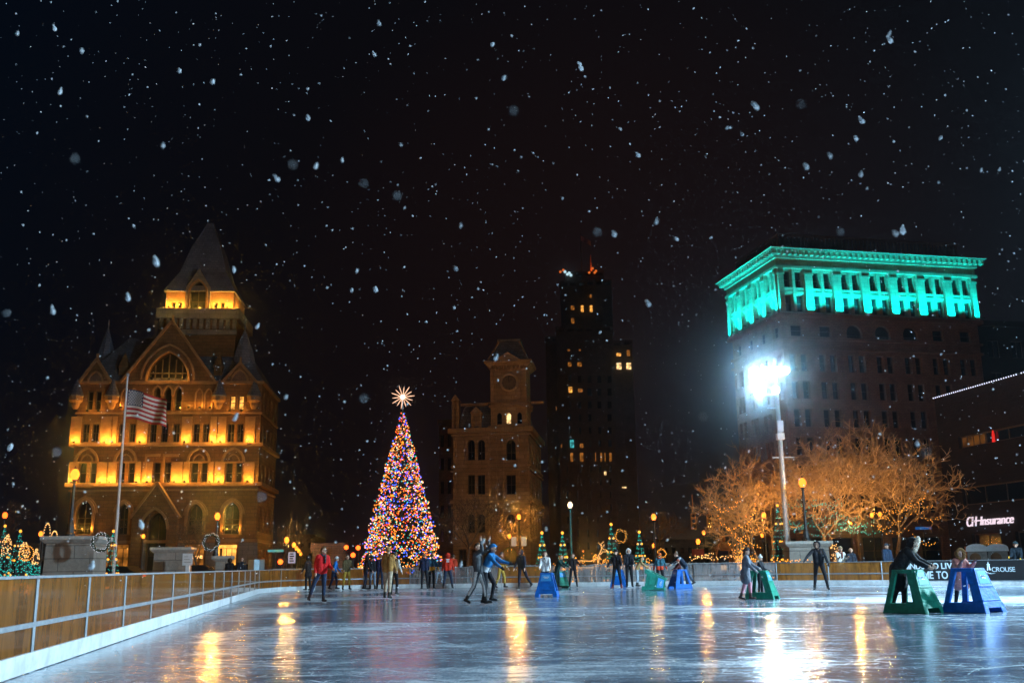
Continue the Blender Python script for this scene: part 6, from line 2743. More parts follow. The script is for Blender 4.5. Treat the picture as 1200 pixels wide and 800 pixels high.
# ------------------------------------------------------------------ crowd barriers
def crowd_barrier_proto():
    t = thing('crowd_barrier', '', 'crowd barrier', (0, 0, 0))
    mb = MB()
    w, h = 2.2, 1.08
    pts = [(0, 0, .18), (0, 0, h - .1), (.1, 0, h), (w - .1, 0, h), (w, 0, h - .1), (w, 0, .18)]
    mb.tube(pts, .022, 6)
    mb.tube([(0, 0, .22), (w, 0, .22)], .018, 6)
    mb.build('frame', M['galv'], t)
    mb = MB()
    n = 14
    for k in range(1, n):
        mb.tube([(w * k / n, 0, .22), (w * k / n, 0, h)], .009, 4)
    mb.build('bars', M['galv'], t)
    for x in (.25, w - .25):
        mb = MB()
        mb.bar((x, -.3, .02), (x, .3, .02), .05, .02)
        mb.bar((x, 0, .02), (x, 0, .22), .04, .03)
        mb.build('foot', M['galv'], t)
    return t


cb = crowd_barrier_proto()
spots = [(690, 59, 4), (723, 59.5, -3), (755, 60, 2), (800, 60.5, 5), (818, 58, -4), (852, 57.5, 3), (884, 57, 0), (910, 56.5, -5), (548, 58, 3), (590, 60, -3), (318, 62, 6), (345, 66, 2)]
names = ['steel crowd barrier before the reindeer of lights', 'steel crowd barrier before the tallest middle cone tree', 'steel crowd barrier before the rightmost middle cone tree', 'steel crowd barrier behind the bending skater in jeans',
         'steel crowd barrier before the small kiosk', 'steel crowd barrier behind the girl in the grey coat', 'steel crowd barrier left of the cone tree by the pedestal', 'steel crowd barrier touching the granite pedestal',
         'steel crowd barrier just right of the Christmas tree', 'steel crowd barrier below the lamp with white banners', 'steel crowd barrier beyond the corner of the left barrier', 'steel crowd barrier behind the man in the red jacket']
for i, ((px, D, a), nm) in enumerate(zip(spots, names)):
    o = cb if i == 0 else dup(cb)
    p = gx(px, D)
    o.location = p
    o.rotation_euler = (0, 0, R(a))
    o['label'] = nm
    o['group'] = 'steel crowd barriers behind the rink'

# ------------------------------------------------------------------ kiosk, cars, signs and other pieces
def kiosk():
    p = gx(848, 76)
    t = thing('kiosk', 'small wooden lantern kiosk with a ball on its roof near the left bare tree', 'kiosk', p)
    w = .62
    mb = MB()
    for sx in (-1, 1):
        for sy in (-1, 1):
            mb.box(sx * w - .07, sx * w + .07, sy * w - .07, sy * w + .07, 0, 1.95)
    mb.box(-w - .05, w + .05, -w - .05, w + .05, 0, .55)
    mb.box(-w - .1, w + .1, -w - .1, w + .1, 1.95, 2.08)
    mb.build('frame', M['wood_brown'], t)
    mb = MB()
    mb.frustum((-w - .18, w + .18, -w - .18, w + .18), (-.15, .15, -.15, .15), 2.08, 2.6)
    mb.ball((0, 0, 2.8), .26, 10, 7)
    mb.build('roof', M['wood_brown'], t, smooth=False)
    mb = MB()
    mb.box(-.22, .22, -.22, .22, .56, .9)
    mb.build('lantern', emis('kiosk_glow', (1, .5, .12), .8, False), t)


kiosk()


def car(label, p, rz, tail=True):
    t = thing('parked_car', label, 'car', p, rz, 'dark cars parked before the bank')
    prof = [(-2.2, .45), (-2.22, .75), (-2.1, .92), (-1.45, 1.0), (-.75, 1.42), (.55, 1.45), (1.25, 1.05), (2.0, .9), (2.2, .7), (2.2, .42)]
    mb = MB()
    n = len(prof)
    vs = []
    for y, k in ((-.88, 0), (-.8, 1), (.8, 1), (.88, 0)):
        for x, z in prof:
            inset = .0
            vs.append((x, y * (1 if z < 1.0 else .86), z if not (k == 0) else min(z, 1.0)))
    m_ = []
    for j in range(3):
        for i in range(n - 1):
            m_.append((j * n + i, j * n + i + 1, (j + 1) * n + i + 1, (j + 1) * n + i))
    m_.append(tuple(range(n)))
    m_.append(tuple(range(4 * n - 1, 3 * n - 1, -1)))
    mb.add(vs, m_)
    mb.box(-2.1, 2.1, -.8, .8, .28, .5)
    mb.build('body', M['car_paint'], t, fixn=True)
    mb = MB()
    for y in (-.71, .71):
        mb.prism([(-1.25, 1.03), (1.05, 1.03), (.5, 1.38), (-.68, 1.36)], y - .01 * (1 if y > 0 else -1) - .05, y + .05)
    mb.build('side_window', M['pane'], t)
    for x in (-1.35, 1.35):
        for y in (-.82, .82):
            mb = MB()
            mb.lathe([(.14, -.1), (.31, -.1), (.32, -.04), (.32, .08), (.3, .1), (.2, .1)], 16)
            mb.v = [(v[0] + x, v[2] + y, v[1] + .32) for v in mb.v]
            wh = mb.build('wheel', M['rubber'], t)
            mb = MB()
            mb.lathe([(.03, -.11), (.19, -.105), (.19, .105), (.03, .11)], 10)
            mb.v = [(v[0] + x, v[2] + y, v[1] + .32) for v in mb.v]
            mb.build('rim', M['steel'], wh)
    for y in (-.62, .62):
        mb = MB()
        mb.box(-2.26, -2.2, y - .16, y + .16, .68, .82)
        mb.build('tail_light', M['red_lamp'], t)
        mb = MB()
        mb.box(2.17, 2.22, y - .16, y + .16, .6, .74)
        mb.build('headlight', M['white_paint'], t)
    return t


car('dark parked car with red tail lights between the flagpole and the low wall', gx(142, 72), R(168))
car('dark parked car behind the low granite wall before the bank', gx(232, 74), R(8))
car('dark parked car between the bank corner and the folded boards', gx(286, 78), R(5))

# folded pale boards and a white sign post by the corner of the barrier
p = gx(300, 57)
t = thing('folding_board', 'pale folding boards standing behind the corner of the left barrier', 'folding board', p, R(10))
mb = MB()
for i, (x, a) in enumerate(((-.28, .16), (.06, -.14), (.3, .12))):
    z1 = 1.62
    mb = MB()
    mb.hexa([(x - .16, -.25 + a, 0), (x + .16, -.25 - a, 0), (x + .16, -.21 - a, 0), (x - .16, -.21 + a, 0), (x - .16, 0 + a, z1), (x + .16, 0 - a, z1), (x + .16, .04 - a, z1), (x - .16, .04 + a, z1)])
    mb.build('panel', mat('pale_board', (.45, .6, .68), .5, .2, 3), t)
p = gx(220, 57)
t = thing('sign_post', 'white square sign post between the low granite wall and the bank', 'post', p)
mb = MB()
mb.box(-.1, .1, -.1, .1, 0, 1.95)
mb.build('post', M['white_paint'], t)
mb = MB()
mb.box(-.28, .28, -.14, -.105, 1.35, 2.0)
mb.build('plate', M['white_paint'], t)
mb = MB()
for k in range(3):
    mb.box(-.2, .2 - .08 * k, -.15, -.143, 1.5 + .15 * k, 1.55 + .15 * k)
mb.build('plate_mark', M['galv'], t)
# lit shop sign on the bank's ground floor
p = at(229, 652, 116.3)
t = thing('shop_sign', 'small white lit sign in the bank shopfront behind the white sign post', 'sign', p)
mb = MB()
for k, (pts) in enumerate((((-.9, .25), (-.9, -.2), (-.5, -.2)), ((-.3, .1), (-.15, .1), (-.1, -.1), (-.2, -.2), (-.35, -.1), (-.3, .1)), ((.05, .1), (.2, -.2), (.35, .1)), ((.5, 0), (.8, 0), (.75, .12), (.55, .1), (.5, -.1), (.8, -.18)))):
    mb.tube([(x, 0, z) for x, z in pts], .06, 4)
mb.build('lettering', M['w_warm'], t)


# traffic signals
def signal(label, px, py, D, h):
    p = at(px, py, D)
    t = thing('traffic_light', label, 'traffic light', (p.x, D, p.z), 0, 'traffic lights over the street left of the bare trees')
    mb = MB()
    mb.box(-.2, .2, -.14, .14, -.62, .62)
    mb.build('housing', mat('signal_yellow', (.45, .2, .03), .5, .15, 3), t)
    for k in (-.4, 0, .4):
        mb = MB()
        mb.lathe([(.13, 0), (.13, .02)], 10)
        mb.v = [(v[0], -.145 - v[2], v[1] + k) for v in mb.v]
        mb.build('signal_lens', M['pane'], t)
        mb = MB()
        mb.tube([(.16 * math.cos(a), -.16, .16 * math.sin(a) + k) for a in [PI * q / 8 for q in range(9)]], .02, 4)
        mb.build('visor', M['black_iron'], t)
    mb = MB()
    mb.tube([(0, 0, .62), (0, 0, h)], .035, 6)
    mb.build('hanger', mat('hanger', (.3, .14, .04), .6, .1, 3), t)


signal('orange traffic light hanging left of its twin before the dark terrace', 812.5, 610.5, 80, 2.1)
signal('orange traffic light hanging right of its twin at the edge of the bare trees', 831.5, 611.5, 80, 2.1)
# red signal glows left of the Christmas tree
for px, py, D, lab in ((406, 641, 92, 'red signal lamp on a post, highest of three left of the Christmas tree'), (420, 641.5, 88, 'red signal lamp on a post close to the Christmas tree'), (414, 650, 86, 'red signal lamp on a post, lowest of three left of the Christmas tree'),
                       (329, 666 - 8, 80, 'red signal lamp on a short post beside the folding boards')):
    p = at(px, py, D)
    t = thing('signal_post', lab, 'signal post', (p.x, D, 0), 0, 'red signal posts along the street')
    mb = MB()
    mb.tube([(0, 0, 0), (0, 0, p.z - .2)], .05, 6)
    mb.box(-.18, .18, -.1, .12, p.z - .3, p.z + .3)
    mb.build('post', M['black_iron'], t)
    mb = MB()
    mb.ball((0, -.14, p.z), .2, 8, 5)
    mb.build('signal_lens', M['red_lamp'], t, smooth=True)
p = at(818, 647, 84)
t = thing('street_sign', 'small red sign under the lamp left of the kiosk', 'sign', (p.x, p.y, p.z))
mb = MB()
mb.box(-.5, .5, -.02, .02, -.28, .28)
mb.build('plate', mat('sign_red', (.45, .03, .02), .5, .1, 3), t)
mb = MB()
mb.tube([(0, .05, -p.z), (0, .05, .28)], .04, 6)
mb.build('post', M['black_iron'], t)
p = at(342, 653, 80)
t = thing('street_sign', 'white poster sign at the foot of the receding row of lamps', 'sign', p)
mb = MB()
mb.box(-.28, .28, -.02, .02, -.42, .42)
mb.build('plate', emis('poster', (.8, .75, 1), .45, False), t)
mb = MB()
for k in range(4):
    mb.box(-.18, .18 - .05 * (k % 2), -.03, -.024, -.3 + k * .18, -.2 + k * .18)
mb.build('plate_mark', M['black_iron'], t)
mb = MB()
mb.tube([(0, .05, -p.z), (0, .05, .4)], .04, 6)
mb.build('post', M['black_iron'], t)
p = at(323, 645, 84)
t = thing('street_sign', 'blue green street name plate left of the receding lamps', 'sign', p)
mb = MB()
mb.box(-.65, .65, -.02, .02, -.1, .1)
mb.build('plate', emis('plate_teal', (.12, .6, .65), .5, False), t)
mb = MB()
mb.tube([(0, .05, -p.z), (0, .05, .1)], .04, 6)
mb.build('post', M['black_iron'], t)
p = at(1082, 618.5, 78)
t = thing('street_sign', 'small lit blue sign under the amber string lights', 'sign', p)
mb = MB()
mb.box(-.6, .6, -.06, .02, -.1, .1)
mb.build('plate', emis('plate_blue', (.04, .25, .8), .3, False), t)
mb = MB()
mb.tube([(0, .05, -p.z), (0, .05, .14)], .04, 6)
mb.build('post', M['black_iron'], t)

# snow covered bins behind the banner
for i, (px, lab) in enumerate(((1146, 'snow topped utility bin behind the banner, the left one'), (1170, 'snow topped utility bin behind the banner, the right one'))):
    p = gx(px, 53)
    t = thing('utility_bin', lab, 'bin', p, R(-25), 'snow topped bins behind the banner')
    mb = MB()
    mb.frustum((-.5, .5, -.4, .4), (-.46, .46, -.36, .36), 0, 1.5)
    mb.build('body', mat('bin_grey', (.3, .27, .25), .7, .25, 6, .2), t)
    mb = MB()
    mb.lathe([(.24, 0), (.26, .03), (.2, .06)], 14)
    mb.v = [(v[0] - .1, -.39 - v[2], v[1] + 1.15) for v in mb.v]
    mb.build('hatch', M['wood_brown'], t)
    mb = MB()
    vs = []
    n = 10
    pts = [(-.53, 1.48)] + [(-.53 * math.cos(PI * k / n), 1.5 + .36 * math.sin(PI * k / n) ** .6) for k in range(1, n)] + [(.53, 1.48)]
    mb.prism(pts, -.43, .43)
    mb.build('snow_cap', M['snow_cap'], t, fixn=True)
p = gx(1133, 56)
t = thing('marker_post', 'orange marker post left of the snow topped bins', 'post', p)
mb = MB()
mb.tube([(0, 0, 0), (0, 0, at(1131, 640, 56).z)], .06, 8)
mb.build('post', mat('orange_plastic', (.6, .12, .02), .5, .1, 3), t)
mb = MB()
mb.lathe([(.2, 0), (.18, .06), (.08, .1)], 10)
mb.build('base', M['rubber'], t)

# ------------------------------------------------------------------ hospital banner on the right boards
def banner():
    pts = [Vector((x, y, 0)) for x, y in path[n_far:]]
    bl = mat('banner_black', (.012, .012, .014), .45, .2, 3)
    # covers the boards from photo column 1083 to past the right edge
    segs = []
    o0 = None
    mb = MB()

    def along(px):
        d = ray(px, 670)
        for i in range(len(pts) - 1):
            a, b = pts[i], pts[i + 1]
            # intersect ground projections
            den = d.x * (b.y - a.y) - d.y * (b.x - a.x)
            if abs(den) < 1e-9:
                continue
            k = (a.x * (b.y - a.y) - a.y * (b.x - a.x)) / den
            q = Vector((d.x * k, d.y * k, 0))
            f = (q - a).dot(b - a) / (b - a).length_squared
            if 0 <= f <= 1:
                return i + f
        return len(pts) - 1.001

    def pos(s):
        i = min(len(pts) - 2, max(0, int(s)))
        return pts[i].lerp(pts[i + 1], s - i)

    def nrm(s):
        i = min(len(pts) - 2, max(0, int(s)))
        d = (pts[i + 1] - pts[i]).normalized()
        n = Vector((d.y, -d.x, 0))
        return n if n.y < 0 else -n
    s0, s1 = along(1068), along(1235)
    base = pos(s0)
    t = thing('banner', 'black hospital banner with white slogan lettering tied along the right boards', 'banner', base)
    ss = [s0] + [float(k) for k in range(int(s0) + 1, int(s1) + 1)] + [s1]
    z0, z1 = .2, 1.035
    OUT = .05
    for a, b in zip(ss[:-1], ss[1:]):
        m_ = (a + b) / 2
        n = nrm(m_)
        A, B_ = pos(a) - base, pos(b - 1e-6) - base
        q = [A + n * OUT, B_ + n * OUT, B_ + n * (OUT - .012), A + n * (OUT - .012)]
        mb.hexa([(v.x, v.y, z0) for v in q] + [(v.x, v.y, z1) for v in q])
    mb.build('cloth', bl, t)

    def letters(txt, px0, px1, zlo, zhi, m, nm='lettering', bold=.02, serif=False):
        """one word bent along the boards: each letter is set on the segment it falls on"""
        a, b = along(px0), along(px1)
        # arc length table
        L = 0
        widths = []
        objs = []
        for ch in txt:
            if ch == ' ':
                widths.append(.3)
                objs.append(None)
                continue
            o = text_obj(nm, ch, 1.0, m, t, ext=.004, bold=bold)
            xs = [v.co.x for v in o.data.vertices]
            mn = min(xs)
            for v in o.data.vertices:
                v.co.x -= mn
            widths.append(max(xs) - mn + .09)
            objs.append(o)
        tot = sum(widths)
        acc = 0
        cap = .73
        for w, o in zip(widths, objs):
            if o:
                sA = a + (b - a) * acc / tot
                sB = a + (b - a) * (acc + w - .06) / tot
                A, B_ = pos(sA), pos(sB)
                n = nrm((sA + sB) / 2)
                d = B_ - A
                o.scale = (d.length / (w - .09 if w > .12 else w), (zhi - zlo) / cap, 1)
                ang = math.atan2(d.y, d.x)
                q = A - base + n * (OUT + .008)
                o.location = (q.x, q.y, zlo)
                o.rotation_euler = (PI / 2, 0, ang)
            acc += w
    wt = mat('letter_pale', (.62, .72, .78), .5, .05, 4)
    letters('MINDS TO LIVE FOR', 1059, 1143, .70, .96, wt)
    letters('TAKE ME TO CROUSE', 1055, 1152, .28, .61, wt)
    letters('CROUSE', 1163, 1191, .56, .76, wt, bold=0.0)
    # church spire emblem with a sweep below it
    s_ = along(1158)
    A, B_ = pos(s_), pos(s_ + .05)
    d = (B_ - A).normalized()
    n = nrm(s_)
    q = A - base + n * (OUT + .008)
    mb = MB()

    def P2(x, z):
        v = q + d * x
        return (v.x, v.y, z)
    mb.tube([P2(0, .62), P2(.02, .8), P2(.05, .98)], [.03, .022, .006], 5)
    mb.tube([P2(.1, .62), P2(.08, .8), P2(.05, .98)], [.03, .022, .006], 5)
    mb.tube([P2(-.02, .86), P2(.12, .86)], .012, 4)
    mb.tube([P2(-.12, .62), P2(-.02, .52), P2(.12, .48), P2(.3, .50)], [.02, .02, .015, .006], 5)
    mb.build('emblem', wt, t)


banner()

# ------------------------------------------------------------------ skaters and spectators
def on_ice(px, py):
    return gnd(px, py, 0.0)


def hgt(px, ytop, py):
    p = on_ice(px, py)
    return (py - ytop) / F * p.y / (math.cos(TH)) ** 0 * .985


BLK = (.012, .012, .016)
NAVY = (.02, .03, .06)
JEAN = (.05, .09, .17)

# man in red
person('man in a bright red jacket with glasses gliding on the left of the ice', on_ice(371, 706), 35, 1.78, (.55, .012, .015), (.02, .035, .075), (.03, .015, .015),
       lean=.05, side=.06, legs=((.12, -.02, .12), (-.1, .36, .05)), arms=((.25, .12, .9), (-.25, .2, .55)), head=(.05, .5), hair=(.12, .07, .03), scarf=(.06, .06, .07), glasses=True, bulk=1.14, hem=True, skates=True)
person('skater in a dark coat just behind the man in red', on_ice(360, 692), -120, 1.7, BLK, BLK, coat=.2, hair=(.05, .03, .02), hood=BLK)
person('skater in a blue jacket and white hat near the left corner', on_ice(391, 691), 90, 1.66, (.02, .17, .55), (.015, .04, .1), lean=.22, legs=((.35, .02, .35), (-.12, .02, .25)), arms=((.2, .1, .6), (-.1, .1, .7)), hat=(.75, .75, .78))
person('skater in an olive coat and mustard trousers left of the Christmas tree', on_ice(406, 691.3), 30, 1.72, (.09, .065, .03), (.33, .2, .03), arms=((.3, .15, 1.0), (.2, .2, .5)), legs=((.12, .1, .2), (-.05, .1, .1)), bulk=1.1)
person('skater in dark clothes, leftmost in the cluster before the Christmas tree', on_ice(428, 691), 120, 1.7, BLK, NAVY, lean=.15, hood=BLK, legs=((.2, .05, .3), (-.1, .15, .2)))
person('skater in black with light jeans in the cluster before the Christmas tree', on_ice(436, 690.8), -150, 1.66, BLK, (.15, .2, .27), hair=(.03, .02, .02), arms=((.3, .2, .7), (.1, .3, .6)))
person('skater in a dark blue jacket in the cluster left of the tan jacket', on_ice(445, 691.2), 170, 1.72, (.012, .016, .05), NAVY, hair=(.25, .08, .03), legs=((.15, .1, .2), (-.1, .1, .2)))
person('skater in a tan jacket and khaki trousers seen from behind', on_ice(454, 702), 165, 1.78, (.36, .18, .05), (.45, .34, .24), side=.02, legs=((.22, .05, .3), (-.08, .02, .1)), arms=((.1, .15, .4), (.15, .12, .5)), hair=(.3, .17, .06), hood=None, bulk=1.12)
person('skater with pale sleeves and black trousers beside the tan jacket', on_ice(462, 697.5), 160, 1.66, (.2, .12, .06), BLK, accent=('sleeves', (.6, .55, .5)), legs=((.1, .05, .2), (.2, .05, .4)), hair=(.08, .05, .03))
person('child in brown standing under the right side of the Christmas tree', on_ice(490, 688.5), 20, 1.35, (.12, .06, .03), (.3, .22, .18), hat=(.3, .1, .03))
person('skater in dark blue between the brown child and the orange top', on_ice(497.5, 691), 190, 1.72, (.012, .018, .045), BLK, hair=(.35, .15, .05), legs=((.15, .05, .2), (-.05, .08, .1)))
person('skater in an orange top and black trousers under the Christmas tree', on_ice(506, 690), 170, 1.72, (.03, .10, .16), BLK, accent=('waist', (.6, .25, .02)), hair=(.1, .05, .03), arms=((.1, .25, .3), (.2, .3, .4)))
person('skater in black with pale jeans left of the red hoodie', on_ice(514.5, 688), 185, 1.58, BLK, (.3, .4, .5), hair=(.1, .06, .03), legs=((.05, .14, .05), (.0, .14, .05)))
ro = on_ice(525, 690)
rp = person('skater in a red hoodie with pale lettering on its back', ro, 180, 1.74, (.55, .03, .012), NAVY, legs=((.12, .16, .15), (-.05, .2, .1)), arms=((.1, .25, .3), (.1, .25, .4)), hood=(.5, .03, .012), bulk=1.12)
person('skater in a red coat half hidden behind the red hoodie', on_ice(531, 687.5), 175, 1.72, (.5, .05, .02), (.45, .06, .03), hair=(.06, .04, .03), coat=.2)
mb = MB()
for k, (w, z) in enumerate(((.20, 1.42), (.14, 1.36), (.17, 1.30))):
    for j in range(5):
        x = -w / 2 + w * (j + .5) / 5
        mb.box(x - w * .08, x + w * .08, -.152, -.146, z, z + .038)
mb.build('back_print', M['white_paint'], rp)
# the pair in front
person('skater in a dark grey hoodie and striped track trousers raising both hands to the head', on_ice(560, 708.5), 70, 1.78, (.06, .062, .068), (.02, .02, .024), lean=-.06, side=.0, legs=((.32, .03, .2), (-.22, .05, .35)), arms=((2.1, .35, 1.0), (2.0, .3, 1.2)),
       head=(.1, -.2), hair=(.04, .025, .02), stripe=True, accent=('none', (.55, .52, .5)), bulk=1.08, hood=None)
person('skater in a blue jacket leaning forward with an arm out to the right', on_ice(573, 708), 70, 1.74, (.02, .14, .33), BLK, lean=.42, legs=((.55, .04, .75), (.1, .04, .3)), arms=((.95, .1, .35), (.75, .2, .2)), head=(-.1, -.3), hat=(.02, .16, .4), accent=('waist', (.5, .5, .52)), gloves=BLK, bulk=1.08)
person('skater in a mustard jacket and yellow trousers behind the blue jacket', on_ice(587, 689), 60, 1.74, (.42, .2, .03), (.45, .28, .05), legs=((.3, .1, .3), (-.1, .15, .3)), hat=(.03, .04, .06), scarf=(.1, .03, .02), arms=((.2, .2, .5), (.6, .2, .9)))
person('skater in black gliding with one leg back, right of the mustard jacket', on_ice(615, 690.5), -30, 1.8, (.012, .02, .035), (.012, .016, .03), lean=.12, legs=((-.35, .2, .35), (.05, .08, .1)), arms=((.1, .2, .3), (.15, .22, .3)), head=(.15, -.3), hood=(.012, .02, .035))
# white sweater and blue aid
person('woman in a white sweater with curly hair behind a blue skating aid', on_ice(639.5, 695), -5, 1.62, (.72, .7, .7), (.02, .03, .05), lean=.12, arms=((.5, .12, .5), (.5, .12, .5)), hair=(.05, .025, .015), longhair=True, scarf=(.45, .42, .4))
skate_aid('blue skating aid pushed by the woman in the white sweater', on_ice(641, 698.5), R(-8), (.001, .105, .42), s=.96)
person('person in dark green bending over a green skating aid', on_ice(654, 688.5), 60, 1.6, (.012, .04, .035), (.012, .03, .03), lean=.45, arms=((.8, .1, .3), (.7, .1, .3)), hair=(.45, .2, .06), longhair=True)
skate_aid('green skating aid behind the woman in white', on_ice(656.5, 688), R(35), (.008, .16, .10), s=.9)
person('boy in black standing with hands on hips', on_ice(672, 688), -5, 1.62, BLK, BLK, legs=((0, .14, .05), (0, .14, .05)), arms=((-.25, .65, 1.1), (-.25, .65, 1.1)), hair=(.12, .06, .03))
person('skater in black with arms held out before a blue skating aid', on_ice(723, 690), -20, 1.72, BLK, BLK, (.15, .02, .02), legs=((.05, .15, .05), (0, .16, .05)), arms=((.3, .3, .5), (.1, .55, .2)), hat=BLK)
skate_aid('blue skating aid behind the skater in black', on_ice(725, 687.5), R(-10), (.001, .105, .42), s=.95)
person('skater in a dark jacket with a white hood beside the tipped green aid', on_ice(738, 688.5), -10, 1.78, (.016, .018, .026), BLK, head=(.2, .2), hood=(.65, .66, .7), arms=((.3, .1, .6), (.25, .1, .6)))
person('person in a tan coat bending over the tipped green aid', on_ice(748, 687.5), 85, 1.5, (.4, .24, .1), (.3, .36, .42), lean=.55, arms=((.8, .1, .3), (.7, .1, .3)), hair=(.35, .22, .1), longhair=True)
tp = on_ice(756, 691)
tp.z = .44
skate_aid('green skating aid tipped over on its side', tp, 0, (.01, .18, .13), tipped=(R(0), R(103), R(-16)), s=1.05)
person('child in an orange hat with a teal and red jacket, seen from behind', on_ice(774.5, 689), 170, 1.55, (.03, .11, .15), BLK, accent=('waist', (.6, .05, .02)), hat=(.65, .12, .02), scarf=(.5, .06, .03), arms=((.1, .35, .2), (.2, .4, .3)), legs=((.05, .14, .05), (0, .15, .05)))
person('child in dark clothes inside the blue aid held by the bending skater', on_ice(797, 688.5), -80, 1.25, (.08, .02, .02), BLK, lean=.15, arms=((.7, .1, .4), (.7, .1, .4)), hair=(.1, .05, .03), hat=(.35, .08, .05))
person('skater in a dark jacket and jeans bending over a blue aid and a child', on_ice(808.5, 688), -75, 1.76, (.02, .03, .05), (.03, .07, .14), lean=.75, legs=((.05, .05, .1), (-.45, .05, .2)), arms=((.9, .1, .2), (.8, .15, .3)), hair=(.1, .06, .04), accent=('sleeves', (.3, .33, .36)))
skate_aid('blue skating aid held by the skater bending in jeans', on_ice(796, 689), R(-70), (.001, .105, .42), s=.95)
# girl in grey and green aid
gp = on_ice(876, 703.5)
person('girl in a grey coat and pink leggings pushing a green skating aid', gp, 72, 1.5, (.13, .14, .17), (.52, .22, .27), (.06, .04, .035), lean=.1, legs=((.25, .02, .25), (-.12, .03, .25)), arms=((.55, .1, .5), (.35, .12, .5)), coat=.26, bulk=1.25, hat=(.03, .03, .04), hair=(.05, .03, .02), longhair=True, gloves=(.4, .38, .36), head=(.05, -.2))
person('small child with a white hat and golden hair inside the green aid', on_ice(893, 699), 60, 1.28, (.015, .016, .022), BLK, hat=(.75, .73, .72), hair=(.55, .27, .07), longhair=True, arms=((.4, .2, .8), (.5, .2, .7)), lean=.1, pompom=(.75, .73, .72))
skate_aid('green skating aid pushed by the girl in the grey coat', on_ice(895, 701.5), R(62), (.008, .19, .125), s=.98)
person('skater in a black hooded top gliding with both arms spread', on_ice(963, 692), -12, 1.86, BLK, BLK, lean=.25, side=-.04, legs=((.0, .22, .25), (.1, .16, .15)), arms=((.1, .35, .2), (.55, .75, .25)), hood=BLK, gloves=BLK, bulk=1.06, head=(.3, -.4))
# spectators by the pedestal, standing behind the far barrier
def sp_(px, D):
    return gx(px, D)


person('spectator in a white jacket and jeans behind the far barrier', sp_(986, 49.4), 5, 1.8, (.62, .6, .56), (.07, .14, .25), arms=((.4, .1, 1.5), (.4, .1, 1.5)), hat=(.25, .18, .1), scarf=(.2, .05, .04), skates=False, legs=((.0, .08, .05), (.05, .06, .05)), ground_z=-.01, bulk=1.12)
person('spectator in a dark jacket beside the white jacket, behind the far barrier', sp_(998, 49.2), -10, 1.72, (.03, .035, .05), (.02, .03, .05), hair=(.4, .2, .08), skates=False, ground_z=-.01)
person('spectator in a navy coat and knit cap behind the right boards', sp_(1040, 48.6), 20, 1.9, (.015, .03, .06), BLK, hat=(.03, .035, .045), skates=False, arms=((.1, .15, .3), (.1, .2, .3)), ground_z=-.01, bulk=1.25)
person('spectator in dark clothes with yellow gloves at the right edge of the picture', sp_(1192, 45.5), -40, 1.85, (.012, .02, .03), BLK, hat=(.02, .04, .05), gloves=(.55, .3, .02), skates=False, arms=((.4, .1, .7), (.5, .1, .8)), ground_z=-.01, bulk=1.2)
person('left one of two dark spectators standing behind the left barrier', sp_(269, 56), 190, 1.72, (.012, .012, .015), BLK, skates=False, coat=.2, hood=BLK, ground_z=-.01, bulk=1.1)
person('right one of two dark spectators behind the left barrier, in jeans', sp_(283, 56), 10, 1.78, (.015, .02, .03), JEAN, skates=False, hair=(.05, .03, .02), ground_z=-.01, bulk=1.1)
# the two big skating aids at right
wp = on_ice(1056, 717)
person('woman in a black coat with a fur trimmed hood pushing a green skating aid', wp, 62, 1.66, (.012, .013, .016), (.012, .014, .018), lean=.62, legs=((.2, .06, .3), (-.1, .08, .2)), arms=((.75, .08, .35), (.6, .1, .5)), coat=.34, hood=(.012, .013, .016), fur=(.75, .64, .52), head=(.35, -.1), bulk=1.42, gloves=None)
skate_aid('large green skating aid pushed by the woman with the fur hood', on_ice(1073, 717.5), R(42), (.008, .19, .125), s=1.04)
cp = on_ice(1129, 714.5)
person('child in a pink coat with a furry brown hood inside a blue skating aid', cp, 15, 1.28, (.5, .2, .17), BLK, coat=.22, lean=.08, legs=((.1, .05, .1), (-.1, .12, .1)), arms=((.7, .15, 1.6), (.7, .15, 1.6)), hood=(.2, .1, .04), fur=(.3, .16, .06), gloves=(.5, .3, .26), bulk=1.42)
skate_aid('large blue skating aid at the right with a child inside', on_ice(1144, 717), R(38), (.001, .105, .42), s=1.06)

# ------------------------------------------------------------------ falling snow
def flake(mb, c, r, rnd, el=1.0, ax=None):
    """a clump of crystals: a small lumpy solid"""
    ax = ax or Vector((rnd.uniform(-1, 1), rnd.uniform(-.3, .3), rnd.uniform(-1, 1))).normalized()
    vs = []
    for v in ICO_V:
        q = Vector(v) * rnd.uniform(.75, 1.15)
        q = q + ax * q.dot(ax) * (el - 1)
        vs.append(tuple(Vector(c) + q * r))
    mb.add(vs, ICO_F)


_b = bmesh.new()
bmesh.ops.create_icosphere(_b, subdivisions=1, radius=1)
ICO_V = [tuple(v.co) for v in _b.verts]
ICO_F = [tuple(v.index for v in f.verts) for f in _b.faces]
_b.free()


def snow_mat():
    m, nt, out = new_mat('snowflake')
    d = N(nt, 'ShaderNodeBsdfDiffuse')
    d.inputs[0].default_value = (.9, .92, .95, 1)
    t = N(nt, 'ShaderNodeBsdfTranslucent')
    t.inputs[0].default_value = (.9, .92, .95, 1)
    mx = N(nt, 'ShaderNodeMixShader')
    mx.inputs[0].default_value = .5
    nt.links.new(d.outputs[0], mx.inputs[1])
    nt.links.new(t.outputs[0], mx.inputs[2])
    nt.links.new(mx.outputs[0], out.inputs[0])
    return m


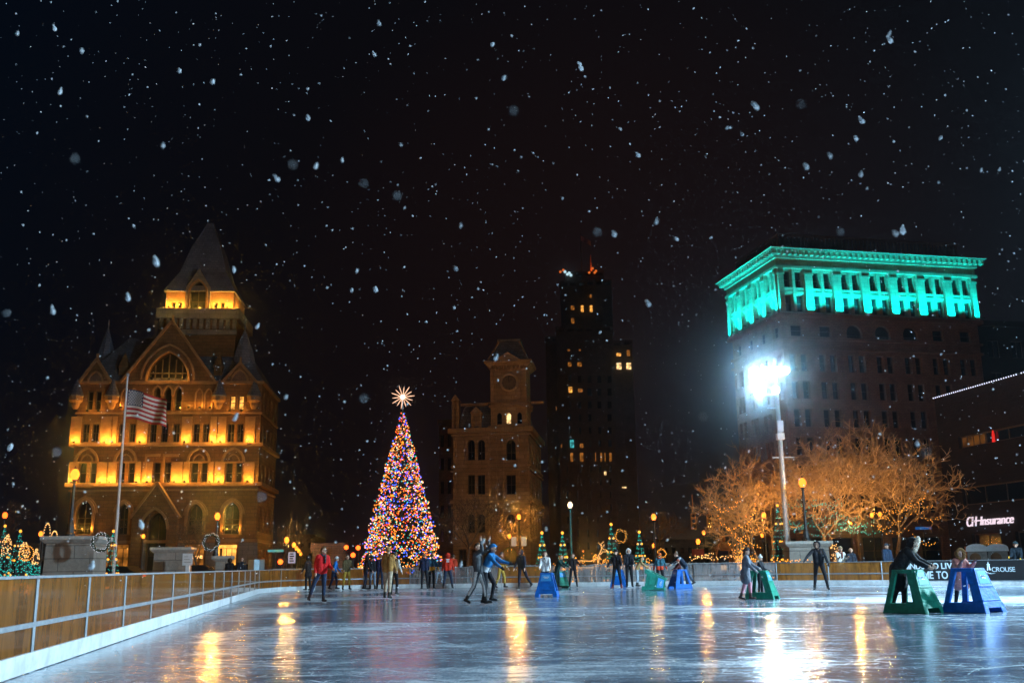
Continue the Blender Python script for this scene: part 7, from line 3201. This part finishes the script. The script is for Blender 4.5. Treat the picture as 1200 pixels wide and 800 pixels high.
SN = snow_mat()
rnd = random.Random(99)
mb = MB()
for i in range(4600):
    D = 5.0 + 32 * rnd.random() ** 1.3
    px = rnd.uniform(-150, 1350)
    py = rnd.uniform(-120, 640) if rnd.random() < .9 else rnd.uniform(500, 690)
    p = at(px, py, D)
    if p.z < .05:
        continue
    flake(mb, p, .0022 * min(3.4, rnd.paretovariate(1.7)) * (.6 + D / 20), rnd, rnd.uniform(1.0, 1.8))
o = mb.build('falling_snow', SN)
o['kind'] = 'stuff'
o['label'] = 'fine white snow falling through the night air over the rink'
# the larger flakes one can pick out
big = [(681, 80, 6.5), (1010, 142, 7.5), (88, 186, 12), (945, 196, 6.5), (1058, 270, 7), (325, 210, 5), (1043, 48, 6), (440, 339, 6), (577, 52, 4.5), (590, 92, 5), (191, 171, 5), (361, 139, 5), (343, 193, 12.5), (939, 122, 14), (886, 125, 7),
       (824, 488, 13), (64, 34, 5), (70, 108, 5), (210, 83, 5), (249, 96, 6), (444, 28, 5), (439, 64, 4), (1003, 162, 5), (769, 261, 4), (852, 150, 3), (870, 158, 3.5), (973, 183, 4.5), (62, 365, 5), (8, 367, 12), (66, 530, 12), (12, 524, 6), (301, 383, 4.5),
       (335, 465, 4), (426, 467, 11), (275, 490, 5), (306, 582, 8), (166, 615, 6), (183, 308, 7), (274, 316, 4.5), (418, 317, 3.5), (412, 340, 4), (534, 315, 4), (760, 356, 6), (1050, 274, 6), (1085, 530, 12), (1075, 520, 5), (1102, 162, 4), (1171, 199, 3),
       (465, 230, 10), (426, 215, 9), (370, 195, 5), (401, 188, 4), (470, 170, 3), (540, 265, 3), (720, 275, 5), (700, 272, 8), (748, 182, 5), (793, 280, 4), (1009, 205, 5), (1016, 221, 3), (1100, 214, 3), (1150, 200, 3), (985, 272, 9), (602, 130, 8), (581, 420, 5),
       (566, 634, 4.5), (107, 664, 7), (1042, 40, 4), (96, 60, 4.5), (150, 350, 6), (20, 40, 4), (640, 620, 3), (540, 662, 4)]
SD_ = thing  # large flakes are single meshes
for i, (px, py, r) in enumerate(big):
    soft = r >= 8
    D = rnd.uniform(.95, 1.3) if soft else rnd.uniform(3.0, 6.0)
    p = at(px, py, D)
    mb = MB()
    rr = (0.0022 if soft else .0027 * (r / 5)) * D
    ax = Vector((rnd.uniform(-.7, .7), 0, -1)).normalized()
    flake(mb, (0, 0, 0), rr * .85, rnd, 1.0 if soft else rnd.uniform(1.1, 1.7), ax)
    side = ax.cross(Vector((0, 1, 0))).normalized()
    tail = rnd.uniform(.6, 2.2)
    for k in range(1 if soft else 3):
        flake(mb, ax * -(k + 1) * .3 * tail * rr + side * rnd.uniform(-.2, .2) * rr, rr * rnd.uniform(.4, .7) / (1 + .25 * k), rnd, rnd.uniform(1, 1.8), ax)
    o = mb.build('snowflake', SN, None, p)
    tag(o, 'large white snowflake falling close to the camera', 'snowflake', 'large snowflakes close to the camera')

# ------------------------------------------------------------------ air
HAZE = 0.0007
if HAZE:
    mb = MB()
    mb.box(-260, 260, -60, 420, -1.0, 100)
    m, nt, out = new_mat('haze')
    v = N(nt, 'ShaderNodeVolumePrincipled')
    v.inputs['Density'].default_value = HAZE
    v.inputs['Color'].default_value = (.7, .83, .95, 1)
    v.inputs['Anisotropy'].default_value = 0.983
    nt.links.new(v.outputs[0], out.inputs['Volume'])
    o = mb.build('haze', m)
    o['kind'] = 'stuff'
    o['label'] = 'thin snowy night air round the whole square'

# ------------------------------------------------------------------ night sky
w = bpy.data.worlds.new('World')
S.world = w
w.use_nodes = True
nt = w.node_tree
nt.nodes.clear()
out = nt.nodes.new('ShaderNodeOutputWorld')
bg = nt.nodes.new('ShaderNodeBackground')
sky = nt.nodes.new('ShaderNodeTexSky')
sky.sky_type = 'NISHITA'
sky.sun_disc = False
sky.sun_elevation = R(-6)
sky.sun_rotation = R(180)
tc = nt.nodes.new('ShaderNodeTexCoord')
dp = nt.nodes.new('ShaderNodeVectorMath')
dp.operation = 'DOT_PRODUCT'
gl = Vector((.12, .95, .22)).normalized()
dp.inputs[1].default_value = gl
nt.links.new(tc.outputs['Generated'], dp.inputs[0])
# city glow over downtown: brownish where the streets are lit, blue-black away from them
rp_ = ramp(nt, [(0.80, (.0012, .0028, .0062)), (0.93, (.0030, .0027, .0040)), (1.0, (.0075, .0036, .0036))], dp.outputs['Value'])
ad = nt.nodes.new('ShaderNodeMix')
ad.data_type = 'RGBA'
ad.blend_type = 'ADD'
ad.inputs['Factor'].default_value = .004
nt.links.new(rp_.outputs[0], ad.inputs[6])
nt.links.new(sky.outputs[0], ad.inputs[7])
nt.links.new(ad.outputs[2], bg.inputs[0])
bg.inputs[1].default_value = 1.0
nt.links.new(bg.outputs[0], out.inputs[0])

# ------------------------------------------------------------------ render settings
S.render.engine = 'CYCLES'
S.view_settings.view_transform = 'Standard'
S.view_settings.look = 'None'
S.view_settings.exposure = 0.0
S.view_settings.gamma = 1.0
S.cycles.use_denoising = True
try:
    S.cycles.denoiser = 'OPENIMAGEDENOISE'
    S.cycles.denoising_input_passes = 'RGB_ALBEDO_NORMAL'
except Exception:
    pass
S.cycles.max_bounces = 6
S.cycles.diffuse_bounces = 2
S.cycles.glossy_bounces = 3
S.cycles.transmission_bounces = 4
S.cycles.transparent_max_bounces = 10
S.cycles.volume_bounces = 0
S.cycles.sample_clamp_indirect = 6.0
S.cycles.use_light_tree = True
S.cycles.caustics_reflective = False
S.cycles.caustics_refractive = False
